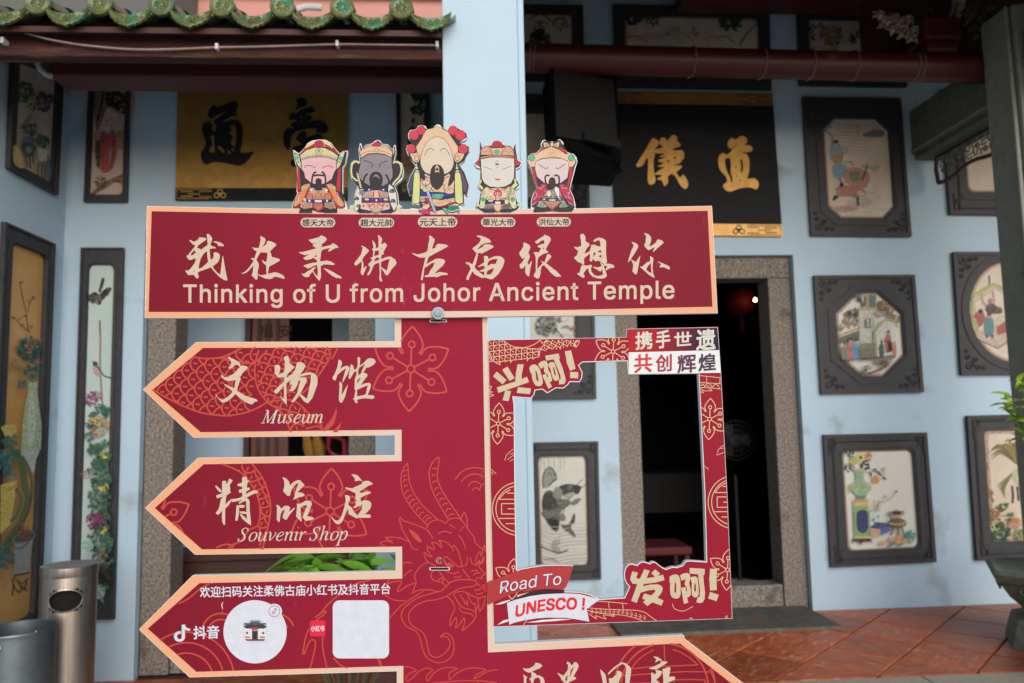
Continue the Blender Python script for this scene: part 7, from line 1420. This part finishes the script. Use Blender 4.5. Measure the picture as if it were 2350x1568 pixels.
out(p, "450,1375 450,1460 570,1540 680,1470 665,1370 650,1350 480,1350", RD, 7); out(p, "485,1365 485,1450 570,1510 645,1450 640,1365", BR, 6); p.poly("510,1365 560,1385 540,1400 515,1395", RD); p.poly("620,1365 570,1385 590,1400 612,1395", RD); arc(p, "560,1400 520,1450", 6); arc(p, "570,1400 610,1450", 6)
out(p, "320,1260 400,1010 410,1015 345,1200 330,1265", lin(230,226,170,.78), 5); out(p, "255,1290 290,1240 330,1300 320,1340 270,1330", SK, 6); out(p, "835,1330 860,1260 870,1330", SK, 5)
p.poly("200,1485 440,1490 448,1552 175,1552", K0); p.poly("690,1485 900,1490 948,1552 675,1552", K0)
p.build('figure_print', M['print'], c)
# 2: grey face
c, p = fig('frowning grey faced figure with a black beard', f1, "1196,1482 1200,1420 1285,1390 1290,1180 1360,1020 1395,1000 1230,880 1205,720 1225,560 1290,510 1395,535 1368,300 1400,165 1425,172 1450,280 1500,205 1640,170 1700,120 1760,100 1800,115 1850,180 1960,190 2050,295 2085,200 2110,200 2125,320 2080,530 2150,520 2240,570 2275,700 2262,840 2210,920 2090,1010 2160,1180 2175,1390 2235,1430 2262,1482", 0)
p.poly("1290,1500 1300,1190 1370,1040 1240,880 1220,720 1240,580 1300,530 1400,560 1400,470 1375,300 1408,185 1445,300 1500,215 1650,180 1760,110 1850,190 1960,205 2050,310 2095,215 2115,320 2070,540 2150,530 2230,580 2262,700 2245,840 2080,1010 2150,1190 2160,1400 2110,1530 2040,1555 1380,1555", K0)
p.poly("1205,1430 1280,1395 1290,1470 1220,1485", LY); p.poly("2140,1400 2230,1440 2170,1500 2130,1490", LY)
p.stroke("1380,570 1320,530 1250,580 1225,700 1240,820 1290,880 1350,925", LY, 34); p.stroke("2060,565 2120,540 2200,580 2228,700 2190,830 2110,920 2050,1000", LY, 34)
out(p, "1480,290 1500,230 1650,185 1760,165 1850,200 1950,215 2010,290 1900,250 1740,225 1600,235", PCH); out(p, "1405,400 1395,330 1480,270 1600,235 1740,225 1900,245 2010,290 2050,350 2035,455 1900,385 1740,365 1560,375 1415,465", PCH)
arc(p, "1405,400 1500,350 1640,325 1740,320 1860,330 1970,370 2040,430", 7); out(p, "1725,272 1765,290 1765,325 1725,342 1688,325 1688,290", PCH, 7, True); out(p, "1640,190 1700,145 1760,140 1815,190 1810,225 1740,235 1650,225", RD, 7)
p.poly("1378,300 1400,225 1410,300 1395,350", PCH); p.poly("2055,330 2085,250 2090,330 2065,400", PCH)
out(p, "1412,480 1560,390 1740,378 1920,400 2035,470 2035,620 2055,720 2050,850 1985,950 1870,1020 1740,1040 1600,1020 1470,950 1380,850 1370,740 1400,620", lin(148,138,144,.78), 7)
arc(p, "1475,508 1640,575 1635,655", 14); arc(p, "1955,515 1800,580 1795,655", 14); p.stroke("1555,775 1500,830 1470,930 1480,1060", K0, 36); p.stroke("1915,790 1960,870 1975,960 1960,1080", K0, 36)
p.blob("1590,850 1640,760 1720,735 1800,760 1850,850 1845,960 1800,1090 1720,1170 1650,1090 1600,990", K0); p.blob("1655,860 1690,800 1730,790 1780,830 1795,890 1760,850 1720,830 1680,840", lin(148,138,144,.78))
out(p, "1290,1510 1285,1380 1310,1160 1370,1060 1440,1180 1430,1380 1340,1525", lin(226,222,214,.78)); out(p, "1980,980 2060,1040 2130,1180 2140,1420 2080,1530 2010,1380 1970,1180 1960,1080", lin(226,222,214,.78))
for cx, cy, r in ((1335,1270,44),(1370,1420,40),(2040,1120,50),(2060,1320,48)): p.blob([(cx+r*cos(a)*(1+.25*sin(3*a)), cy+r*sin(a)*(1+.2*cos(2*a))) for a in [i*.6 for i in range(10)]], K0); p.ring(cx, cy, r*.45, 6, lin(226,222,214,.78), 20, 290)
p.poly("1460,1150 1540,1110 1900,1110 1970,1180 1960,1260 1450,1260", lin(232,196,172,.78)); mesh_scales(p, 1475, 1120, 1660, 1250, 24, K0); mesh_scales(p, 1800, 1120, 1960, 1250, 24, K0)
out(p, "1500,1095 1640,1065 1640,1110 1500,1135", BLU, 6); out(p, "1800,1065 1920,1095 1925,1135 1800,1110", BLU, 6); p.ell(1583, 1095, 17, 17, lin(236,234,236,.78)); p.ell(1868, 1098, 17, 17, lin(236,234,236,.78))
out(p, "1430,1260 1980,1260 1985,1325 1440,1310", BLU, 6); p.stroke("1430,1315 1700,1345 1985,1325", RD, 12); 
for x in (1535, 1915): p.ell(x, 1290, 42, 24, lin(236,234,236,.78)); p.ring(x, 1290, 18, 6, K0)
out(p, "1727,1283 1755,1305 1727,1332 1700,1305", lin(236,234,236,.78), 6, True); p.stroke("1680,1125 1665,1210 1645,1320", RD, 22); p.stroke("1770,1125 1790,1210 1810,1320", RD, 22)
p.poly("1420,1360 1980,1360 2000,1480 1720,1540 1410,1480", lin(232,196,172,.78))
for x in (1470,1945): p.poly([(x-26,1400),(x+26,1400),(x,1460)], RD)
arc(p, "1600,1370 1570,1440 1640,1400 1680,1370", 22, RD); arc(p, "1850,1370 1870,1430 1800,1400 1760,1370", 22, RD); arc(p, "1690,1380 1690,1450", 16, RD); arc(p, "1745,1370 1750,1450", 16, RD)
p.stroke("1530,1360 1620,1500 1720,1560 1830,1500 1900,1350", K0, 26); p.stroke("1530,1360 1620,1500 1720,1560 1830,1500 1900,1350", lin(226,190,180,.78), 14)
for r in (100,70,40): p.ring(1722, 1540, r, 6, K0, 200, 340)
p.stroke("1400,1480 1500,1530 1620,1550", BLU, 26); p.stroke("1850,1530 1950,1510 2010,1480", BLU, 26); p.poly("1390,1520 1620,1558 1380,1560", K0); p.poly("1830,1545 2040,1520 2040,1560 1830,1560", K0)
p.stroke("1335,730 1350,790", lin(226,216,180,.78), 6)
for k in range(7): p.ell(1350+k*11, 790+k*42, 27, 25, K0, 0, 14); p.ell(1350+k*11, 790+k*42, 22, 20, lin(226,216,180,.78), 0, 14)
out(p, "1385,1090 1470,1075 1475,1100 1395,1118", lin(226,216,180,.78), 6); p.ell(1442, 1150, 48, 42, K0); p.ell(1442, 1150, 42, 36, lin(148,138,144,.78)); out(p, "1370,1140 1390,1125 1400,1190 1380,1190", lin(226,222,214,.78), 5)
p.build('figure_print', M['print'], c)
# 3: tall central figure
c, p = fig('largest central figure with red pompoms and a long black beard', f3, "130,1398 100,1370 50,1400 380,1398 430,1380 400,1330 265,1320 268,1180 245,1150 225,1190 188,1030 240,880 330,720 300,690 240,600 235,540 200,540 172,460 190,400 250,375 330,385 350,350 280,330 212,290 205,220 240,160 330,150 360,95 430,80 480,100 510,155 580,140 620,100 655,72 700,75 760,145 830,165 880,105 950,95 1000,140 1060,165 1125,210 1137,265 1110,315 990,360 1030,390 1090,385 1160,420 1170,490 1110,560 1090,640 1010,710 1090,830 1170,1030 1138,1190 1090,1165 1092,1320 1030,1345 1050,1385 1090,1402 1150,1402 1150,1408 100,1408", 0)
p.poly("200,1030 250,880 340,720 240,600 180,450 250,375 215,240 340,150 430,80 510,160 660,90 830,170 910,95 1000,140 1120,210 1130,270 1000,360 1160,420 1160,490 1090,640 1000,700 1090,830 1160,1030 1130,1180 1080,1160 1085,1310 1000,1350 600,1440 420,1380 380,1310 275,1310 275,1170 225,1170", K0)
out(p, "345,500 330,420 420,290 450,210 500,150 590,130 655,95 720,120 760,150 830,180 890,280 990,420 985,520 920,620 390,620", PCH, 6)
for x, y, r in ((408,163,68),(295,237,76),(254,452,70),(910,166,72),(1025,240,80),(1068,456,74)): p.ell(x, y, r+4, r+4, K0); p.ell(x, y, r, r, lin(224,60,84,.78))
out(p, "300,525 340,512 390,560 380,640 340,668 285,640 245,560 235,530", PCH, 5, True); out(p, "1030,525 980,515 930,560 935,640 980,668 1040,630 1085,550 1070,528", PCH, 5, True)
p.ring(340, 605, 34, 5, K0); p.ring(980, 605, 34, 5, K0); arc(p, "270,545 300,570 340,545 375,565 372,620 340,648 300,610", 5); arc(p, "1050,545 1020,570 980,545 945,565 948,620 980,648 1020,610", 5)
out(p, "655,265 540,310 450,440 405,600 402,700 460,810 560,860 660,875 760,860 870,800 918,700 912,600 860,430 770,305", lin(230,212,188,.78), 6, True)
arc(p, "463,562 500,480 560,448 590,460 612,490", 8); arc(p, "710,490 740,452 790,458 830,500 860,565", 8)
out(p, "340,740 250,880 200,1030 228,1150 262,1110 290,900", lin(84,80,110,.78), 6); out(p, "1000,720 1080,880 1140,1030 1110,1150 1070,1110 1030,880", lin(96,80,104,.78), 6)
p.poly("400,930 470,850 550,900 780,900 850,850 925,960 920,1200 400,1230", PCH)
p.stroke("470,850 510,880 545,890", lin(226,216,210,.78), 18); p.stroke("480,880 545,915", lin(196,60,70,.78), 16); p.stroke("850,850 800,885 775,890", lin(226,216,210,.78), 18); p.stroke("845,880 780,915", lin(196,60,70,.78), 16)
p.blob("655,700 720,720 765,800 775,920 740,1030 655,1100 570,1020 548,920 560,790 600,715", K0); p.poly("630,740 655,705 690,740 692,830 660,810 628,830", PCH); p.ell(660, 775, 25, 20, K0); p.stroke("640,742 660,748 682,742", RD, 5)
p.blob("380,800 410,780 475,880 470,950 420,930 385,900", K0); p.blob("870,860 920,760 925,900 900,990 830,1040", K0)
out(p, "300,830 340,815 385,830 392,950 385,1290 330,1318 272,1300 285,1000", LY, 6); out(p, "940,830 980,818 1020,835 1050,1000 1068,1300 1010,1318 945,1280 935,1000", LY, 6)
for x in (346,978): out(p, f"{x-34},820 {x-20},785 {x+20},785 {x+34},820", lin(220,200,190,.78), 5); p.ell(x-6, 755, 20, 16, lin(226,224,224,.78)); p.ell(x-10, 720, 12, 12, lin(226,224,224,.78)); p.ell(x-12, 695, 6, 12, lin(226,224,224,.78))
out(p, "400,1075 460,1120 930,1150 930,1195 700,1215 400,1190", BLU, 6); out(p, "600,1160 740,1160 720,1215 670,1235 620,1215", GRN2, 6); arc(p, "585,1165 610,1220 670,1245 730,1220 755,1165", 8, lin(226,222,190,.78))
out(p, "395,1200 460,1200 480,1290 395,1290", PCH, 5); mesh_scales(p, 405, 1215, 470, 1260, 16, K0); p.stroke("395,1285 440,1290 480,1280", BLU, 18); p.poly("480,1210 560,1270 600,1360 540,1340 470,1230", RD)
out(p, "520,1225 700,1260 930,1220 935,1300 820,1320 700,1360 630,1350", PCH, 5)
for x, y in ((660,1330),(720,1330),(760,1300),(820,1290),(860,1265),(910,1250)):
    for r in (36,24,12): p.ring(x, y, r, 5, lin(236,228,220,.78) if r == 24 else K0, 190, 350, 9)
p.stroke("635,1355 720,1358 820,1330 870,1290 940,1300", RD, 16)
out(p, "410,1300 530,1310 550,1360 500,1410 420,1390 440,1340", PCH, 6); p.stroke("440,1330 520,1310", BLU, 14); out(p, "820,1350 940,1310 1005,1315 1000,1345 900,1365", PCH, 6)
out(p, "375,1410 500,1420 560,1380 610,1385 600,1410 560,1420 545,1470 490,1480 400,1450", lin(226,50,120,.78), 6, True)
out(p, "745,1385 800,1385 815,1420 780,1435", GRN2, 6, True); out(p, "800,1430 840,1440 830,1470 800,1460", GRN2, 5, True); out(p, "980,1410 1015,1430 1010,1455 985,1450", GRN2, 5, True)
out(p, "815,1400 840,1360 910,1345 980,1355 1010,1390 970,1430 900,1452 840,1435", lin(30,140,100,.78), 6, True); arc(p, "825,1420 900,1435 1000,1400", 10, lin(226,240,230,.78)); arc(p, "870,1360 880,1390", 5); arc(p, "930,1355 925,1390", 5)
out(p, "480,1110 525,1100 650,1440 640,1460 610,1450", lin(190,204,222,.78), 6); arc(p, "505,1110 630,1450", 4); out(p, "440,1085 470,1060 520,1055 560,1070 540,1100 490,1125 450,1125", lin(222,216,160,.78), 5, True); p.ell(495, 1080, 16, 15, GRN2)
out(p, "400,940 420,960 430,1000 470,1030 540,1000 540,960 500,940 480,910 460,950 430,950", lin(232,200,184,.78), 6, True); out(p, "470,1010 490,1050 500,1050 480,990", lin(190,180,150,.78), 4)
out(p, "780,1130 800,1080 860,1060 920,1100 910,1150 830,1160", PCH, 6, True); arc(p, "820,1130 850,1080 870,1120", 6)
for x in (560,750): arc(p, f"{x},1010 {x+30},1030 {x+10},1080 {x+50},1110", 7)
for k in range(6): arc(p, f"{618+k*18},1125 {620+k*18},1150", 5)
p.build('figure_print', M['print'], c)
# 4: white face with third eye
c, p = fig('white faced figure with a third eye and a gold crown', f5, "170,1484 105,1430 130,1340 200,1350 230,1110 150,1040 145,990 185,870 215,850 210,670 130,650 80,580 75,545 170,500 195,380 200,290 195,110 240,270 330,200 430,205 440,180 480,125 560,108 640,135 680,200 800,205 870,265 905,125 922,150 920,300 960,500 1040,545 1040,590 990,660 925,680 925,850 960,880 960,960 1000,1010 980,1060 895,1110 960,1340 1045,1380 1010,1450 980,1484", 0)
p.poly("200,320 200,130 245,270 330,212 430,215 560,120 680,210 800,215 870,280 908,150 915,300 955,510 1030,560 980,640 915,660 915,850 985,1010 880,1110 945,1340 1020,1385 980,1450 940,1495 840,1540 280,1545 190,1495 120,1430 180,1350 220,1110 160,1000 205,860 210,650 90,570 170,500", K0)
out(p, "195,370 200,480 180,560 205,600 190,620 130,600 90,560 150,540 175,480", RD, 5); out(p, "890,350 930,450 960,530 1020,560 990,600 910,620 900,560", RD, 5)
out(p, "430,240 440,185 480,130 550,118 620,140 660,200 640,250", RD, 7); arc(p, "540,210 560,200 570,230 530,245 500,220 510,175 560,160 600,190 600,235", 7)
out(p, "215,400 215,320 270,250 340,225 390,240 430,260 650,260 700,235 760,225 830,260 875,330 878,420 700,400 400,400", lin(222,176,146,.78), 6)
arc(p, "215,330 270,250 340,225 390,260 440,400", 26, BR); arc(p, "875,340 820,255 740,228 700,260 620,400", 26, BR); out(p, "430,262 650,262 610,398 470,398", PCH, 6); p.ell(540, 340, 60, 44, K0); p.ell(540, 340, 52, 36, GRN2)
arc(p, "220,350 270,330 310,350 350,320 400,350", 5); arc(p, "680,350 720,320 770,355 820,335 860,360", 5)
out(p, "208,440 400,405 540,400 700,405 880,440 882,468 700,448 540,440 400,445 210,478", BR, 6)
out(p, "212,485 400,452 540,446 700,452 882,475 890,640 880,860 820,970 700,1035 560,1055 400,1035 290,970 235,870 225,660", lin(226,220,210,.78), 7)
arc(p, "540,510 505,560 505,600 540,655 580,600 578,560 540,510", 6); p.ell(541, 586, 22, 22, K0); arc(p, "268,632 445,694", 8); arc(p, "645,692 822,628", 8); p.blob("497,875 550,882 603,872 590,900 550,910 515,900", RD)
out(p, "215,865 240,930 205,990 270,1060 240,1110 160,1000", LY, 6); out(p, "880,870 930,880 930,960 965,1000 860,1090 820,1040 890,960", LY, 6)
out(p, "270,1090 330,1040 390,1060 370,1160 310,1300 290,1450 190,1450 215,1230", LY, 6); out(p, "720,1060 800,1030 890,1110 920,1300 930,1450 840,1460 760,1300", LY, 6)
for x, s in ((265,1),(850,-1)): p.ell(x, 1165, 44, 50, lin(226,150,200,.78)); p.ell(x, 1165, 26, 30, lin(232,180,110,.78)); p.ell(x-s*5, 1290, 44, 46, K0); p.ell(x-s*5, 1290, 38, 40, GRN2); p.ring(x-s*5, 1285, 20, 6, K0); p.ell(x-s*30, 1430, 50, 40, lin(226,230,220,.78)); p.ring(x-s*30, 1440, 30, 6, K0, 180, 360); p.ring(x-s*30, 1450, 16, 5, K0, 180, 360)
out(p, "130,1350 180,1355 190,1450 125,1420", LY, 5); out(p, "960,1350 1020,1385 975,1440 940,1420", LY, 5)
p.poly("380,1070 720,1070 760,1300 330,1300", lin(232,204,180,.78))
for x in (390,420,690,720): arc(p, f"{x},1080 {x},1150", 5)
arc(p, "335,1030 430,1090 555,1110 680,1090 775,1030", 18, RD); p.ell(555, 1100, 24, 22, RD)
for s in (-1, 1): p.stroke([(555,1110,30),(555+s*60,1150,34),(555+s*70,1210,24),(555+s*30,1210,14)], RD); p.stroke([(555+s*10,1130,16),(555+s*40,1220,20),(555+s*46,1300,12)], RD)
out(p, "545,1190 570,1190 580,1310 535,1310", lin(232,196,172,.78), 5); p.ell(423, 1192, 20, 20, lin(236,234,236,.78)); p.ell(690, 1192, 20, 20, lin(236,234,236,.78))
out(p, "420,1220 365,1290 470,1300", lin(226,190,110,.78), 6); out(p, "355,1305 468,1300 440,1350 380,1350", lin(236,224,214,.78), 6)
out(p, "320,1330 460,1340 460,1370 325,1370", BLU, 5); out(p, "660,1320 700,1320 700,1370 655,1370", BLU, 5)
p.poly("300,1390 470,1375 500,1480 290,1480", lin(226,196,180,.78)); p.poly("650,1380 790,1385 830,1480 630,1480", lin(226,196,180,.78)); mesh_scales(p, 310, 1385, 470, 1470, 12, K0); mesh_scales(p, 655, 1385, 810, 1470, 12, K0)
out(p, "500,1330 610,1330 610,1388 500,1388", lin(232,226,226,.78), 6); out(p, "500,1390 610,1390 640,1400 600,1510 555,1530 510,1500 465,1400", PCH, 6); arc(p, "455,1400 500,1500 555,1535 610,1500 655,1400", 14, BR)
arc(p, "625,1290 650,1270 730,1265 790,1290", 20, BR); out(p, "700,1300 740,1285 775,1320 760,1380 710,1390 690,1340", lin(236,220,206,.78), 6, True); out(p, "745,1250 800,1040 815,1045 765,1255", lin(226,216,180,.78), 5); out(p, "775,1250 830,1045 842,1050 795,1260", lin(226,216,180,.78), 5); out(p, "695,1270 790,1260 800,1290 720,1280", lin(226,200,130,.78), 5)
p.stroke("320,1480 460,1500", BLU, 18); p.stroke("640,1495 790,1480", BLU, 18); p.poly("290,1485 500,1510 490,1545 280,1545", K0); p.poly("620,1510 820,1485 838,1540 640,1540", K0)
p.build('figure_print', M['print'], c)
# 5: pale face with crimson cloak
c, p = fig('pale frowning figure in a crimson cloak, rightmost cutout', f5, "1218,1484 1225,1290 1270,1160 1345,1060 1235,740 1215,660 1180,640 1148,520 1165,430 1230,370 1330,362 1440,240 1412,190 1450,110 1500,95 1550,160 1640,128 1730,160 1765,95 1800,88 1865,150 1872,190 1840,230 1970,355 2070,380 2130,450 2148,540 2110,660 2090,740 2000,1085 2070,1230 2110,1400 2112,1484", 0)
p.poly("1235,1450 1240,1290 1290,1150 1360,1050 1245,740 1225,650 1170,620 1160,500 1240,375 1340,375 1450,235 1430,190 1480,110 1640,145 1800,100 1855,190 1950,370 2070,400 2135,540 2090,650 2070,740 1985,1090 2060,1240 2095,1450 2045,1530 1790,1540 1650,1530 1530,1535 1270,1540 1290,1450", K0)
p.poly("1340,370 1480,230 1500,260 1360,380", RD); p.poly("1760,260 1800,235 1960,340 1920,370", RD)
out(p, "1300,640 1200,640 1160,560 1165,470 1230,385 1340,385 1450,300 1620,235 1780,290 1915,385 2020,370 2100,450 2110,560 2050,640 1980,640 1950,520 1800,460 1640,452 1440,470 1320,530", PCH, 7)
for x in (1237,2023): p.ell(x, 462, 62, 66, K0); p.ell(x, 462, 53, 57, GRN2)
out(p, "1465,140 1560,165 1600,230 1490,255 1470,200", PCH, 6); out(p, "1790,135 1700,170 1660,230 1760,255 1785,200", PCH, 6); out(p, "1600,180 1640,140 1680,180 1650,235 1615,235", PCH, 6)
out(p, "1505,180 1550,200 1555,235 1525,230", GRN2, 5); out(p, "1745,180 1700,200 1698,235 1725,230", GRN2, 5); p.ell(1818, 158, 17, 18, RD)
o6 = lin(232,160,110,.78)
p.ring(1622, 298, 26, 9, o6); p.ring(1580, 330, 34, 9, o6, 60, 330); p.ring(1670, 330, 34, 9, o6, -150, 120); p.ring(1600, 365, 20, 8, o6); p.ring(1650, 365, 20, 8, o6); arc(p, "1430,355 1500,300 1550,290", 7, o6); arc(p, "1690,290 1740,300 1820,355", 7, o6); arc(p, "1545,400 1560,430 1620,415 1690,430 1710,395", 12, o6)
p.poly("1225,650 1290,650 1310,820 1360,1020 1345,1040 1270,850", RD); p.poly("1985,645 2050,645 2030,850 1965,1060 1935,1040 1975,850", RD)
out(p, "1310,540 1440,480 1640,462 1830,475 1960,530 1980,660 1950,860 1820,960 1640,1000 1480,960 1340,840 1300,680", lin(230,208,206,.78), 7)
arc(p, "1360,588 1500,670 1535,670 1560,640", 12); arc(p, "1908,578 1770,672 1735,670 1718,645", 12)
p.stroke("1590,825 1550,805 1510,830 1505,900 1530,1000 1545,1090", K0, 34); p.stroke("1690,825 1730,805 1775,840 1785,920 1765,1020", K0, 34)
out(p, "1350,1060 1430,980 1495,970 1540,1000 1545,1080 1450,1230 1330,1370 1240,1445 1245,1300 1290,1150", RD, 7); out(p, "1790,980 1870,980 1960,1060 2050,1230 2080,1445 1980,1370 1860,1220 1790,1120", RD, 7)
LV = lin(206,176,214,.78); PU = lin(150,60,120,.78)
for q in ("1380,1060 1420,1080 1460,1030 1490,1020","1260,1290 1300,1270 1340,1200 1310,1150","1370,1270 1400,1230 1440,1230 1450,1190","1490,1150 1520,1090 1510,1140","1830,1010 1850,1070 1900,1060 1950,1080","1940,1170 1990,1150 1960,1230 2030,1280","1860,1200 1890,1240 1910,1230 1930,1280","1960,1350 1990,1360 2040,1400","1260,1390 1300,1360 1330,1340"): p.stroke(q, PU, 22); p.stroke(q, LV, 13)
for x, y in ((1420,1030),(1450,1000),(1285,1200),(1300,1230),(1860,1030),(1900,1020),(1960,1200),(2000,1210)): p.ring(x, y, 12, 6, lin(206,60,130,.78))
arc(p, "1540,1010 1500,1150 1380,1260 1290,1340 1240,1350", 9); arc(p, "1795,1110 1880,1230 2000,1330 2060,1345", 9)
p.poly("1440,1250 1860,1250 1880,1300 1640,1500 1420,1300", lin(206,150,120,.78)); p.poly("1550,1100 1790,1100 1840,1230 1460,1230", lin(206,150,120,.78))
out(p, "1420,1265 1870,1265 1860,1310 1640,1330 1415,1310", BLU, 6); p.ell(1484, 1288, 26, 16, lin(222,212,150,.78)); out(p, "1590,1282 1700,1282 1712,1305 1690,1325 1600,1325 1580,1305", lin(222,212,150,.78), 6); p.ell(1800, 1290, 20, 13, lin(222,212,150,.78))
for a, b2 in ((1470,1600),(1540,1620),(1600,1640),(1660,1660),(1730,1670),(1800,1690)): arc(p, f"{a},1325 {(a+b2)/2+8},1420 {b2},1480", 9, lin(130,60,70,.78))
p.ell(1650, 1500, 24, 34, RD); out(p, "1380,1320 1440,1320 1540,1440 1350,1430", lin(226,200,180,.78), 5); out(p, "1900,1320 1840,1320 1780,1440 1940,1430", lin(226,200,180,.78), 5); mesh_scales(p, 1385, 1330, 1500, 1430, 17, K0); mesh_scales(p, 1810, 1330, 1920, 1430, 17, K0)
arc(p, "1330,1415 1420,1445 1520,1440", 16, GRN2); arc(p, "1780,1440 1880,1445 1970,1410", 16, GRN2)
p.poly("1290,1455 1520,1455 1520,1535 1270,1540", K0); p.poly("1790,1455 1980,1440 2045,1500 2040,1530 1795,1535", K0)
p.blob("1640,845 1700,880 1712,980 1680,1050 1640,1120 1600,1040 1575,960 1590,880", K0)
out(p, "1530,1160 1580,1110 1620,1150 1620,1210 1580,1240 1540,1220", lin(236,214,206,.78), 6, True); out(p, "1655,1180 1700,1180 1680,1260 1620,1270", GRN2, 6); p.stroke("1615,1130 1690,1075", K0, 26); p.stroke("1615,1130 1690,1075", lin(170,170,176,.78), 16)
out(p, "1690,1050 1730,1030 1780,1070 1790,1160 1785,1240 1805,1285 1770,1270 1720,1190 1690,1100", lin(236,234,240,.78), 6)
p.build('figure_print', M['print'], c)
